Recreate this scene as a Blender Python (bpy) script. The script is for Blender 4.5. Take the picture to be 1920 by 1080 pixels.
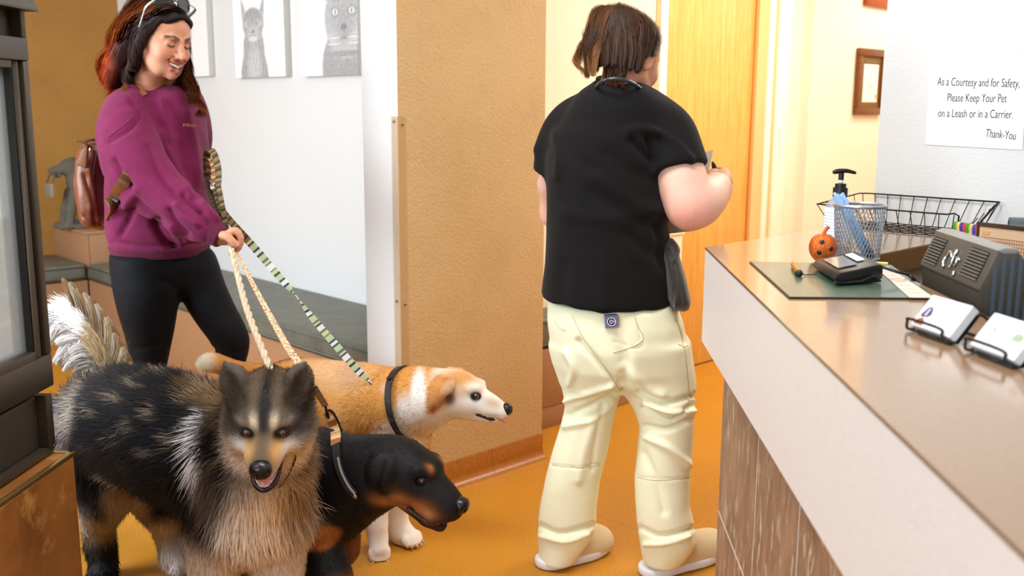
import bpy, bmesh, math, random
import numpy as np
from mathutils import Vector, Matrix
random.seed(7); RNG = np.random.default_rng(7)
SC = bpy.context.scene; COL = SC.collection
for _o in list(bpy.data.objects): bpy.data.objects.remove(_o)

# ------------------------------------------------------------------ camera, world, lights, exposure
F_PX = 1863.0; PITCH = math.radians(10.2); ROLL = math.radians(0.27); CAM_H = 1.4
_cp, _sp, _cr, _sr = math.cos(PITCH), math.sin(PITCH), math.cos(ROLL), math.sin(ROLL)
_fwd = np.array([0, _cp, -_sp]); _rt = np.array([1., 0, 0]); _up = np.array([0, _sp, _cp])
_rt2 = _cr*_rt+_sr*_up; _up2 = _cr*_up-_sr*_rt
cam = bpy.data.cameras.new('camera'); camo = bpy.data.objects.new('camera', cam); COL.objects.link(camo)
cam.sensor_fit = 'HORIZONTAL'; cam.sensor_width = 36; cam.lens = F_PX/1920*36; cam.clip_start = .02; cam.clip_end = 100
cam.dof.use_dof = True; cam.dof.focus_distance = 2.55; cam.dof.aperture_fstop = 4.0
camo.matrix_world = Matrix(((_rt2[0], _up2[0], -_fwd[0], 0), (_rt2[1], _up2[1], -_fwd[1], 0), (_rt2[2], _up2[2], -_fwd[2], CAM_H), (0, 0, 0, 1)))
SC.camera = camo
wd = bpy.data.worlds.new('world'); SC.world = wd; wd.use_nodes = True
wd.node_tree.nodes['Background'].inputs[0].default_value = (.86, .93, 1, 1)
wd.node_tree.nodes['Background'].inputs[1].default_value = .28
vs = SC.view_settings; vs.view_transform = 'Standard'; vs.look = 'None'; vs.gamma = 1; vs.use_curve_mapping = False; vs.exposure = 0.0

def area_light(name, loc, target, sx, sy, power, color, spread=180):
    l = bpy.data.lights.new(name, 'AREA'); l.shape = 'RECTANGLE'; l.size = sx; l.size_y = sy; l.energy = power; l.color = color
    l.spread = math.radians(spread)
    o = bpy.data.objects.new(name, l); COL.objects.link(o); o.location = loc
    o.rotation_euler = (Vector(target)-Vector(loc)).to_track_quat('-Z', 'Y').to_euler(); return o
def W_(a, b, z): return (-.388-.6884*a+.7254*b, 3.401+.7254*a+.6884*b, z)      # room axes
area_light('window_daylight_left', (-3.6, 1.55, 1.75), (-.7, 4.0, 1.1), 2.0, 1.9, 190, (.80, .91, 1))
area_light('window_daylight_behind', (-2.3, -1.9, 1.9), (.3, 2.2, .8), 2.6, 1.8, 128, (.82, .92, 1))
area_light('ceiling_lamp_hall', (1.9, 4.3, 2.62), (1.7, 4.3, 0), 1.3, .9, 52, (1, .96, .88))
area_light('corridor_fill_light', tuple(W_(-.45, 4.3, 2.6)), tuple(W_(.1, 4.2, 0)), .7, .7, 24, (1, .97, .92))  # added fill to brighten the cream hall wall, no lamp seen there
area_light('ceiling_lamp_lobby', (-.15, 2.0, 2.62), (-.1, 2.2, 0), 1.2, .6, 38, (.95, .98, 1))
area_light('ceiling_lamp_desk', (1.5, .4, 2.62), (1.2, 1.0, 0), 1.2, .6, 14, (1, .98, .95))

# ------------------------------------------------------------------ places
def at(px, py, Y):                      # the point at depth Y seen at a photograph position
    d = _fwd+_rt2*(px-960)/F_PX-_up2*(py-540)/F_PX
    return np.array([0, 0, CAM_H])+d*(Y/d[1])
def atz(px, py, z):
    d = _fwd+_rt2*(px-960)/F_PX-_up2*(py-540)/F_PX
    return np.array([0, 0, CAM_H])+d*((z-CAM_H)/d[2])
def atp(px, py, p0, n):
    d = _fwd+_rt2*(px-960)/F_PX-_up2*(py-540)/F_PX; n = np.asarray(n, float); o = np.array([0, 0, CAM_H])
    return o+d*(n@(np.asarray(p0)-o))/(n@d)
def rad(r, p):                          # metres for r photograph pixels at point p
    return r*float((np.asarray(p)-[0, 0, CAM_H])@_fwd)/F_PX
def unit(az): return np.array([math.sin(math.radians(az)), math.cos(math.radians(az)), 0])
uA, uB, uC = unit(-43.5), unit(46.5), unit(2.8); uD = np.array([uC[1], -uC[0], 0]); uZ = np.array([0, 0, 1.])
O0 = np.array([-.388, 3.401, 0])
def W(a, b, z=0): return O0+uA*a+uB*b+uZ*z      # room axes
K0 = np.array([.473, 2.415, 0])                 # outer corner of the counter
def Kc(c, d, z=0): return K0+uC*c+uD*d+uZ*z     # counter axes
def N(v): v = np.asarray(v, float); return v/np.linalg.norm(v)

# ------------------------------------------------------------------ materials
def lin(c):
    return tuple((x/12.92 if x <= .04045 else ((x+.055)/1.055)**2.4) for x in c)
def rgb(r, g, b): return lin((r/255, g/255, b/255))
def mat(name, col, rough=.6, metal=0, var=None, bump=None, attr=False, spec=.5, coat=0, sheen=0, trans=0, alpha=1, ior=1.45, stretch=None, emit=None, var2=None, sss=0):
    m = bpy.data.materials.new(name); m.use_nodes = True; nt = m.node_tree; b = nt.nodes['Principled BSDF']; L = nt.links.new
    b.inputs['Base Color'].default_value = (*col, 1); b.inputs['Roughness'].default_value = rough; b.inputs['Metallic'].default_value = metal
    b.inputs['Specular IOR Level'].default_value = spec; b.inputs['Coat Weight'].default_value = coat; b.inputs['Coat Roughness'].default_value = .08
    b.inputs['Sheen Weight'].default_value = sheen; b.inputs['Transmission Weight'].default_value = trans; b.inputs['Alpha'].default_value = alpha; b.inputs['IOR'].default_value = ior
    if sss: b.inputs['Subsurface Weight'].default_value = sss; b.inputs['Subsurface Radius'].default_value = (.02, .008, .004); b.inputs['Subsurface Scale'].default_value = .5
    src = None
    def coords(st):
        tc = nt.nodes.new('ShaderNodeTexCoord'); mp = nt.nodes.new('ShaderNodeMapping'); L(tc.outputs['Object'], mp.inputs[0])
        if st: mp.inputs['Scale'].default_value = st
        return mp.outputs[0]
    if attr:
        a = nt.nodes.new('ShaderNodeAttribute'); a.attribute_name = 'Col'; src = a.outputs['Color']
    for vv in (var, var2):
        if not vv: continue
        sc, c2, lo, hi = vv[:4]; st = vv[4] if len(vv) > 4 else stretch
        n = nt.nodes.new('ShaderNodeTexNoise'); n.inputs['Scale'].default_value = sc; n.inputs['Detail'].default_value = 6; n.inputs['Roughness'].default_value = .65; L(coords(st), n.inputs['Vector'])
        r = nt.nodes.new('ShaderNodeMapRange'); r.inputs[1].default_value = lo; r.inputs[2].default_value = hi; L(n.outputs['Fac'], r.inputs[0])
        mx = nt.nodes.new('ShaderNodeMix'); mx.data_type = 'RGBA'; L(r.outputs[0], mx.inputs[0])
        if src is None: mx.inputs[6].default_value = (*col, 1)
        else: L(src, mx.inputs[6])
        mx.inputs[7].default_value = (*c2, 1); src = mx.outputs[2]
    if src is not None: L(src, b.inputs['Base Color'])
    if bump:
        sc, stg, dist = bump[:3]; st = bump[3] if len(bump) > 3 else None
        n = nt.nodes.new('ShaderNodeTexNoise'); n.inputs['Scale'].default_value = sc; n.inputs['Detail'].default_value = 4; L(coords(st), n.inputs['Vector'])
        bp = nt.nodes.new('ShaderNodeBump'); bp.inputs['Strength'].default_value = stg; bp.inputs['Distance'].default_value = dist; L(n.outputs['Fac'], bp.inputs['Height']); L(bp.outputs[0], b.inputs['Normal'])
    if emit: b.inputs['Emission Color'].default_value = (*emit[0], 1); b.inputs['Emission Strength'].default_value = emit[1]
    return m

# ------------------------------------------------------------------ objects
def root_loc(parent):
    p = parent
    while p is not None and p.parent is not None: p = p.parent
    return np.array(p.location) if p is not None else np.zeros(3)
def tag(o, label=None, cat=None, group=None, kind=None):
    if label: o['label'] = label
    if cat: o['category'] = cat
    if group: o['group'] = group
    if kind: o['kind'] = kind
    return o
def thing(name, label, cat, loc, group=None):
    o = bpy.data.objects.new(name, None); COL.objects.link(o); o.location = tuple(float(x) for x in loc); o.empty_display_size = .05
    return tag(o, label, cat, group)
def link_mesh(name, me, parent=None):
    o = bpy.data.objects.new(name, me); COL.objects.link(o)
    if parent is not None: o.parent = parent
    return o
def mesh_obj(name, V, Fc, m, parent=None, smooth=False, loc=None, cols=None, bevel=0, segs=2, matidx=None, sharp=None):
    o0 = np.zeros(3) if parent is None and loc is None else (root_loc(parent) if parent is not None else np.asarray(loc, float))
    V = np.asarray(V, float)-o0
    me = bpy.data.meshes.new(name); me.from_pydata(V.tolist(), [], [list(map(int, f)) for f in Fc])
    for q in (m if isinstance(m, (list, tuple)) else [m]): me.materials.append(q)
    if matidx is not None: me.polygons.foreach_set('material_index', np.asarray(matidx, np.int32))
    if bevel:
        bm = bmesh.new(); bm.from_mesh(me); bmesh.ops.remove_doubles(bm, verts=bm.verts, dist=1e-5); bmesh.ops.recalc_face_normals(bm, faces=bm.faces)
        es = [e for e in bm.edges if len(e.link_faces) == 2 and e.calc_face_angle(0) > .35]
        bmesh.ops.bevel(bm, geom=es, offset=bevel, segments=segs, profile=.5, affect='EDGES', clamp_overlap=True); bm.to_mesh(me); bm.free(); smooth = True; sharp = sharp or 40
    if cols is not None:
        at_ = me.color_attributes.new('Col', 'FLOAT_COLOR', 'POINT'); c = np.ones((len(V), 4), np.float32); c[:, :3] = cols; at_.data.foreach_set('color', c.ravel())
    if smooth:
        me.polygons.foreach_set('use_smooth', np.ones(len(me.polygons), bool))
        if sharp: me.set_sharp_from_angle(angle=math.radians(sharp))
    me.update()
    o = link_mesh(name, me, parent)
    if parent is None and loc is not None: o.location = tuple(o0)
    return o

class MB:
    def __init__(s): s.v = []; s.f = []; s.mi = []; s.cur = 0
    def add(s, V, Fc):
        n = len(s.v); s.v.extend([tuple(map(float, p)) for p in V]); s.f.extend([[i+n for i in f] for f in Fc]); s.mi.extend([s.cur]*len(Fc)); return s
    def hexa(s, P):   # 8 points: bottom 4, top 4
        return s.add(P, [(0, 3, 2, 1), (4, 5, 6, 7), (0, 1, 5, 4), (1, 2, 6, 5), (2, 3, 7, 6), (3, 0, 4, 7)])
    def fbox(s, o, x, y, z):  # corner + 3 edge vectors
        o, x, y, z = map(np.asarray, (o, x, y, z)); return s.hexa([o, o+x, o+x+y, o+y, o+z, o+x+z, o+x+y+z, o+y+z])
    def abox(s, a0, a1, b0, b1, z0, z1): return s.fbox(W(a0, b0, z0), uA*(a1-a0), uB*(b1-b0), uZ*(z1-z0))
    def cbox(s, c0, c1, d0, d1, z0, z1): return s.fbox(Kc(c0, d0, z0), uC*(c1-c0), uD*(d1-d0), uZ*(z1-z0))
    def box(s, c, h, R=None):
        R = np.eye(3) if R is None else np.asarray(R); c = np.asarray(c); x, y, z = R[:, 0]*h[0], R[:, 1]*h[1], R[:, 2]*h[2]
        return s.fbox(c-x-y-z, 2*x, 2*y, 2*z)
    def prism(s, poly, vec):
        n = len(poly); P = [np.asarray(p, float) for p in poly]; Q = [p+np.asarray(vec) for p in P]
        return s.add(P+Q, [list(range(n))[::-1], list(range(n, 2*n))]+[(i, (i+1) % n, n+(i+1) % n, n+i) for i in range(n)])
    def tube(s, pts, r, n=8, caps=True, flat=None, up=None):
        P = np.asarray(pts, float); k = len(P); r = np.broadcast_to(np.asarray(r, float), (k,)); V = []; Fc = []
        T = np.gradient(P, axis=0); T /= np.linalg.norm(T, axis=1)[:, None]+1e-12
        u = np.asarray(up, float) if up is not None else (np.array([0, 0, 1.]) if abs(T[0, 2]) < .9 else np.array([1., 0, 0]))
        for i in range(k):
            u = u-T[i]*(u@T[i]); u /= np.linalg.norm(u)+1e-12; w = np.cross(T[i], u)
            for j in range(n):
                a = 2*math.pi*j/n; V.append(P[i]+r[i]*(math.cos(a)*u*(flat if flat else 1)+math.sin(a)*w))
        for i in range(k-1):
            for j in range(n): Fc.append((i*n+j, i*n+(j+1) % n, (i+1)*n+(j+1) % n, (i+1)*n+j))
        if caps: Fc.append(list(range(n))[::-1]); Fc.append(list(range((k-1)*n, k*n)))
        return s.add(V, Fc)
    def lathe(s, prof, c, ax=(0, 0, 1), n=24):  # prof: (r, h) along axis
        ax = N(ax); u = N(np.cross(ax, [1, 0, 0] if abs(ax[0]) < .9 else [0, 1, 0])); w = np.cross(ax, u); V = []; Fc = []; c = np.asarray(c, float)
        for r, h in prof:
            for j in range(n):
                t = 2*math.pi*j/n; V.append(c+ax*h+r*(math.cos(t)*u+math.sin(t)*w))
        for i in range(len(prof)-1):
            for j in range(n): Fc.append((i*n+j, i*n+(j+1) % n, (i+1)*n+(j+1) % n, (i+1)*n+j))
        if prof[0][0] > 1e-6: Fc.append(list(range(n))[::-1])
        if prof[-1][0] > 1e-6: Fc.append(list(range((len(prof)-1)*n, len(prof)*n)))
        return s.add(V, Fc)
    def ball(s, c, r, R=None, n=16):
        r = np.broadcast_to(np.asarray(r, float), (3,)); R = np.eye(3) if R is None else np.asarray(R); V = []; Fc = []; m = n//2
        for i in range(m+1):
            th = math.pi*i/m
            for j in range(n):
                ph = 2*math.pi*j/n; q = np.array([math.sin(th)*math.cos(ph), math.sin(th)*math.sin(ph), math.cos(th)])*r; V.append(np.asarray(c)+R@q)
        for i in range(m):
            for j in range(n): Fc.append((i*n+j, (i+1)*n+j, (i+1)*n+(j+1) % n, i*n+(j+1) % n))
        return s.add(V, Fc)
    def build(s, name, m, parent=None, smooth=False, bevel=0, segs=2, loc=None, sharp=None, cols=None):
        return mesh_obj(name, s.v, s.f, m, parent, smooth, loc, cols, bevel, segs, s.mi if isinstance(m, (list, tuple)) else None, sharp)
def struct(o): o['kind'] = 'structure'; return o
def frame(fwd, up=(0, 0, 1)):           # columns: left, forward, up -> matrix (x = right)
    f = N(fwd); r = N(np.cross(f, up)); u = np.cross(r, f); return np.stack([r, f, u], 1)
def spline(pts, n):                     # Catmull-Rom through rows
    P = np.asarray(pts, float); P = np.vstack([2*P[0]-P[1], P, 2*P[-1]-P[-2]]); k = len(P)-3; out = []
    for t in np.linspace(0, k, n):
        i = min(int(t), k-1); u = t-i; a, b, c, d = P[i:i+4]
        out.append(.5*((2*b)+(c-a)*u+(2*a-5*b+4*c-d)*u*u+(3*b-a-3*c+d)*u**3))
    return np.array(out)

# ------------------------------------------------------------------ smooth solid modelling on a grid
class Field:
    def __init__(s, lo, hi, h):
        s.h = h; s.lo = np.asarray(lo, float); s.n = np.ceil((np.asarray(hi)-s.lo)/h).astype(int)+1
        s.ax = [(s.lo[i]+h*np.arange(s.n[i])).astype(np.float32) for i in range(3)]
        s.f = np.full(s.n, .3, np.float32)
    def _sl(s, lo, hi, m):
        sl = []
        for i in range(3):
            a = int(max(0, math.floor((lo[i]-m-s.lo[i])/s.h))); b = int(min(s.n[i], math.ceil((hi[i]+m-s.lo[i])/s.h)+1))
            if b <= a: return None, None
            sl.append(slice(a, b))
        return tuple(sl), (s.ax[0][sl[0]][:, None, None], s.ax[1][sl[1]][None, :, None], s.ax[2][sl[2]][None, None, :])
    def put(s, d, sl, k, op):
        f = s.f[sl]
        if op == 'sub': d = -d
        if op == 'add':
            if k > 0: g = np.maximum(k-np.abs(f-d), 0)/k; f = np.minimum(f, d)-g*g*k*.25
            else: f = np.minimum(f, d)
        else:
            if k > 0: g = np.maximum(k-np.abs(f-d), 0)/k; f = np.maximum(f, d)+g*g*k*.25
            else: f = np.maximum(f, d)
        s.f[sl] = f
    def cone(s, a, b, r1, r2, k=.02, op='add'):
        a = np.asarray(a, float); b = np.asarray(b, float); R = max(r1, r2)
        sl, g = s._sl(np.minimum(a, b)-R, np.maximum(a, b)+R, k+3*s.h)
        if sl is None: return s
        ba = b-a; X, Y, Z = g[0]-a[0], g[1]-a[1], g[2]-a[2]
        t = np.clip((X*ba[0]+Y*ba[1]+Z*ba[2])/max(ba@ba, 1e-9), 0, 1)
        d = np.sqrt((X-t*ba[0])**2+(Y-t*ba[1])**2+(Z-t*ba[2])**2)-(r1+t*(r2-r1))
        s.put(d.astype(np.float32), sl, k, op); return s
    def chain(s, pts, rs, k=.02, op='add', n=0):
        pts = np.asarray(pts, float); rs = np.asarray(rs, float)
        if n: q = spline(np.column_stack([pts, rs]), n); pts, rs = q[:, :3], q[:, 3]
        for i in range(len(pts)-1): s.cone(pts[i], pts[i+1], rs[i], rs[i+1], k, op)
        return s
    def ball(s, c, r, k=.02, op='add'): return s.cone(c, c, r, r, k, op)
    def ell(s, c, r, R=None, k=.02, op='add'):
        c = np.asarray(c, float); r = np.asarray(r, float); R = np.eye(3) if R is None else np.asarray(R); m = np.abs(R)@r
        sl, g = s._sl(c-m, c+m, k+3*s.h)
        if sl is None: return s
        X, Y, Z = g[0]-c[0], g[1]-c[1], g[2]-c[2]
        q = [X*R[0, i]+Y*R[1, i]+Z*R[2, i] for i in range(3)]
        k0 = np.sqrt(sum((q[i]/r[i])**2 for i in range(3)))+1e-6; k1 = np.sqrt(sum((q[i]/r[i]**2)**2 for i in range(3)))+1e-6
        s.put((k0*(k0-1)/k1).astype(np.float32), sl, k, op); return s
    def loft(s, rows, yaw=0, k=.02, p=2.0, capk=.02, op='add'):   # rows: (z, cx, cy, rx, ry) ; stacked elliptical sections
        R = np.asarray(sorted(rows), float); zz = np.linspace(R[0, 0], R[-1, 0], 160); T = [np.interp(zz, R[:, 0], R[:, i]) for i in range(1, 5)]
        ker = np.exp(-np.linspace(-2, 2, 13)**2); ker /= ker.sum(); T = [np.convolve(np.pad(t, 6, 'edge'), ker, 'valid') for t in T]
        m = max(T[2].max(), T[3].max()); lo = [T[0].min()-m, T[1].min()-m, R[0, 0]]; hi = [T[0].max()+m, T[1].max()+m, R[-1, 0]]
        sl, g = s._sl(lo, hi, k+3*s.h)
        if sl is None: return s
        z = g[2][0, 0]; cx, cy, rx, ry = [np.interp(z, zz, t)[None, None, :] for t in T]; c, sn = math.cos(yaw), math.sin(yaw)
        X, Y = g[0]-cx, g[1]-cy; U = np.abs((X*c+Y*sn)/rx); Vv = np.abs((-X*sn+Y*c)/ry)
        k0 = (U**p+Vv**p)**(1/p)+1e-6
        d = (k0-1)*np.minimum(rx, ry)*(1+.0*k0)
        e = np.maximum(R[0, 0]-g[2], g[2]-R[-1, 0]); gg = np.maximum(capk-np.abs(d-e), 0)/capk; d = np.maximum(d, e)+gg*gg*capk*.25
        s.put(d.astype(np.float32), sl, k, op); return s
    def cut(s, p, n, k=.004):            # keep the side the normal points away from
        n = N(n); X, Y, Z = s.ax[0][:, None, None]-p[0], s.ax[1][None, :, None]-p[1], s.ax[2][None, None, :]-p[2]
        d = (X*n[0]+Y*n[1]+Z*n[2]).astype(np.float32); f = s.f; g = np.maximum(k-np.abs(f-d), 0)/k; s.f = np.maximum(f, d)+g*g*k*.25; return s
    def sample(s, P):
        q = (np.asarray(P)-s.lo)/s.h; q = np.clip(q, 0, np.asarray(s.n)-1.001); i = q.astype(int); t = q-i; o = 0
        for dx in (0, 1):
            for dy in (0, 1):
                for dz in (0, 1):
                    w = (t[:, 0] if dx else 1-t[:, 0])*(t[:, 1] if dy else 1-t[:, 1])*(t[:, 2] if dz else 1-t[:, 2]); o = o+w*s.f[i[:, 0]+dx, i[:, 1]+dy, i[:, 2]+dz]
        return o
    def grad(s, P):
        e = s.h; G = np.stack([s.sample(P+np.eye(3)[i]*e)-s.sample(P-np.eye(3)[i]*e) for i in range(3)], 1); return G/(np.linalg.norm(G, axis=1)[:, None]+1e-9)
    def mesh(s, keep=True):
        f = s.f; ins = f < 0
        c = np.zeros(np.array(f.shape)-1, np.int8); nx, ny, nz = c.shape
        for dx in (0, 1):
            for dy in (0, 1):
                for dz in (0, 1): c += ins[dx:nx+dx, dy:ny+dy, dz:nz+dz]
        act = (c > 0) & (c < 8); idx = np.full(c.shape, -1, np.int64); A = np.argwhere(act); idx[act] = np.arange(len(A))
        S = np.zeros((len(A), 3)); W_ = np.zeros(len(A))
        corners = [(i, j, k) for i in (0, 1) for j in (0, 1) for k in (0, 1)]
        for p in corners:
            for ax in range(3):
                if p[ax]: continue
                q = list(p); q[ax] = 1; fp = f[tuple((A+p).T)]; fq = f[tuple((A+q).T)]; cr = (fp < 0) != (fq < 0)
                t = np.where(cr, fp/np.where(cr, fp-fq, 1), 0); pt = np.tile(np.array(p, float), (len(A), 1)); pt[:, ax] += t
                S[cr] += pt[cr]; W_[cr] += 1
        V = s.lo+(A+S/W_[:, None])*s.h; Q = []
        for ax in range(3):
            o1, o2 = [(1, 2), (2, 0), (0, 1)][ax]
            sl0 = [slice(None)]*3; sl1 = [slice(None)]*3; sl0[ax] = slice(0, -1); sl1[ax] = slice(1, None)
            e = ins[tuple(sl0)] != ins[tuple(sl1)]; E_ = np.argwhere(e); sgn = ins[tuple(sl0)][e]
            ok = (E_[:, o1] > 0) & (E_[:, o2] > 0) & (E_[:, o1] < f.shape[o1]-1) & (E_[:, o2] < f.shape[o2]-1); E_ = E_[ok]; sgn = sgn[ok]
            def ci(a, b):
                q = E_.copy(); q[:, o1] -= a; q[:, o2] -= b; return idx[tuple(q.T)]
            q = np.stack([ci(1, 1), ci(0, 1), ci(0, 0), ci(1, 0)], 1); q[~sgn] = q[~sgn][:, ::-1]; Q.append(q)
        Fc = np.vstack(Q)
        for _ in range(2):                # pull onto the surface
            d = s.sample(V); G = s.grad(V); V = V-G*np.clip(d, -s.h*.5, s.h*.5)[:, None]
        return V, Fc
def smooth_mesh(V, Fc, it=2, lam=.5):
    e = np.vstack([Fc[:, [0, 1]], Fc[:, [1, 2]], Fc[:, [2, 3]], Fc[:, [3, 0]]]); n = len(V); deg = np.bincount(e.ravel(), minlength=n)[:, None]+1e-9
    for _ in range(it):
        S = np.zeros_like(V)
        for i in range(3): S[:, i] = np.bincount(e[:, 0], V[e[:, 1], i], n)+np.bincount(e[:, 1], V[e[:, 0], i], n)
        V = V+lam*(S/deg-V)
    return V
def fast_mesh(name, V, Fc, m, parent=None, cols=None, loc=None, normals=None):
    o0 = root_loc(parent) if parent is not None else (np.zeros(3) if loc is None else np.asarray(loc, float))
    V = (np.asarray(V)-o0).astype(np.float32); me = bpy.data.meshes.new(name); nf, w = Fc.shape
    me.vertices.add(len(V)); me.vertices.foreach_set('co', V.ravel()); me.loops.add(nf*w); me.loops.foreach_set('vertex_index', Fc.astype(np.int32).ravel())
    me.polygons.add(nf); me.polygons.foreach_set('loop_start', (np.arange(nf)*w).astype(np.int32))
    me.polygons.foreach_set('use_smooth', np.ones(nf, bool)); me.update(calc_edges=True)
    if cols is not None:
        a = me.color_attributes.new('Col', 'FLOAT_COLOR', 'POINT'); c = np.ones((len(V), 4), np.float32); c[:, :3] = cols; a.data.foreach_set('color', c.ravel())
    me.materials.append(m)
    if normals is not None: me.normals_split_custom_set_from_vertices(normals.astype(np.float32))
    o = link_mesh(name, me, parent)
    if parent is None and loc is not None: o.location = tuple(o0)
    return o
def seg_dist(V, a, b):
    a = np.asarray(a, float); b = np.asarray(b, float); ba = b-a; t = np.clip(((V-a)@ba)/max(ba@ba, 1e-9), 0, 1); return np.linalg.norm(V-a-t[:, None]*ba, axis=1)
def poly_dist(V, P): return np.min([seg_dist(V, P[i], P[i+1]) for i in range(len(P)-1)], axis=0)
def folds(V, G, lst, D):        # lst: (pixel polyline, width, amplitude, depth)
    dsp = np.zeros(len(V))
    for f in lst:
        pts = spline(f[0], 8) if len(f[0]) > 2 else np.asarray(f[0], float); dep = f[3] if len(f) > 3 else D
        # measure the distance sideways along the cloth: project both on the plane facing the room
        P = np.array([at(x, y, dep) for x, y in pts]); Q = V.copy()
        o = np.array([0, 0, CAM_H]); Q = o+(V-o)*(dep/np.maximum(V[:, 1:2], .1)); d = poly_dist(Q, P); front = np.clip((-G[:, 1]+.25)/.4, 0, 1)
        near = np.exp(-((V[:, 1]-dep)/.22)**4); dsp += f[2]*np.exp(-(d/f[1])**2)*front*near
    return V+G*dsp[:, None]
def paint(V, base, blobs):      # blobs: (centre, radius or (rx, ry, rz), colour, softness)
    C = np.tile(np.asarray(base, float), (len(V), 1))
    for c, r, col, s in blobs:
        q = np.linalg.norm((V-np.asarray(c))/np.asarray(r, float), axis=1); w = np.clip((1+s/2-q)/max(s, 1e-3), 0, 1); w = (w*w*(3-2*w))[:, None]; C = C*(1-w)+np.asarray(col)*w
    return C
def ribbons(name, P, wd, side, cols, m, parent, nrm=None):     # P [N,K,3] strand points, wd [N,K], side [N,3], cols [N,K,3]
    n, k = P.shape[:2]
    if nrm is not None:                  # keep the flat side and its shading normal on the same side
        fl_ = (np.cross(side, P[:, 1]-P[:, 0])*nrm).sum(1) < 0; side = np.where(fl_[:, None], -side, side)
    L_ = P-side[:, None, :]*wd[..., None]*.5; R_ = P+side[:, None, :]*wd[..., None]*.5
    V = np.stack([L_, R_], 2).reshape(-1, 3); b = (np.arange(n)*2*k)[:, None]+2*np.arange(k-1)[None, :]
    Fc = np.stack([b, b+1, b+3, b+2], -1).reshape(-1, 4); C = np.repeat(cols[:, :, None, :], 2, 2).reshape(-1, 3)
    nn = None if nrm is None else np.repeat(np.repeat(nrm[:, None, None, :], k, 1), 2, 2).reshape(-1, 3)
    return fast_mesh(name, V, Fc, m, parent, C, normals=nn)
def scatter(V, Fc, n, mask=None):
    T = np.vstack([Fc[:, [0, 1, 2]], Fc[:, [0, 2, 3]]]); a = np.linalg.norm(np.cross(V[T[:, 1]]-V[T[:, 0]], V[T[:, 2]]-V[T[:, 0]]), axis=1)
    if mask is not None: a = a*mask[T].mean(1)
    i = RNG.choice(len(T), n, p=a/a.sum()); u = RNG.random((n, 2)); fl = u.sum(1) > 1; u[fl] = 1-u[fl]
    w = np.column_stack([1-u.sum(1), u]); return T[i], w
def lerp3(A, T, w): return (A[T]*w[..., None]).sum(1)
def fur(name, V, Fc, G, C, n, length, width, comb, lift, m, parent, mask=None, curl=0., jit=.25, colj=.12, tip=1.0, clump=0, droop=.2):
    T, w = scatter(V, Fc, n, mask); r = lerp3(V, T, w); g = lerp3(G, T, w); g /= np.linalg.norm(g, axis=1)[:, None]+1e-9; c = lerp3(C, T, w)
    ln = lerp3(length[:, None], T, w)[:, 0]*RNG.uniform(.65, 1.2, n); cb = lerp3(comb, T, w); cb -= g*(cb*g).sum(1)[:, None]; cb /= np.linalg.norm(cb, axis=1)[:, None]+1e-6
    lf = lift if np.isscalar(lift) else lerp3(lift[:, None], T, w)[:, 0][:, None]
    if clump:                            # neighbours lean the same way
        j = np.sin(r*clump+[0, 1.3, 2.1])@np.array([[.3, 1, -.6], [-.8, .4, 1], [1, -.7, .5]])*.5
    else: j = 0
    d = cb*(1-lf)+g*lf+RNG.normal(0, jit, (n, 3))+j*jit*1.3; d /= np.linalg.norm(d, axis=1)[:, None]
    K = 4; t = np.linspace(0, 1, K); P = r[:, None]-g[:, None]*.002+d[:, None]*(ln[:, None]*t)[..., None]
    bend = cb*.5+np.array([0, 0, -droop]); P = P+bend[:, None]*(ln[:, None]*t**2*.35)[..., None]
    s = np.cross(d, g+RNG.normal(0, .18, (n, 3))); s /= np.linalg.norm(s, axis=1)[:, None]+1e-9
    wd = width*RNG.uniform(.7, 1.3, n)[:, None]*np.array([1, .95, .7, .12])
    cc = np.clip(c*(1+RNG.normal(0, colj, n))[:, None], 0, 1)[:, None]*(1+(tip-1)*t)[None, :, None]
    nn = g*.8+d*.35+RNG.normal(0, .12, (n, 3)); nn /= np.linalg.norm(nn, axis=1)[:, None]
    return ribbons(name, P, wd, s, cc, m, parent, nn)
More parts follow.
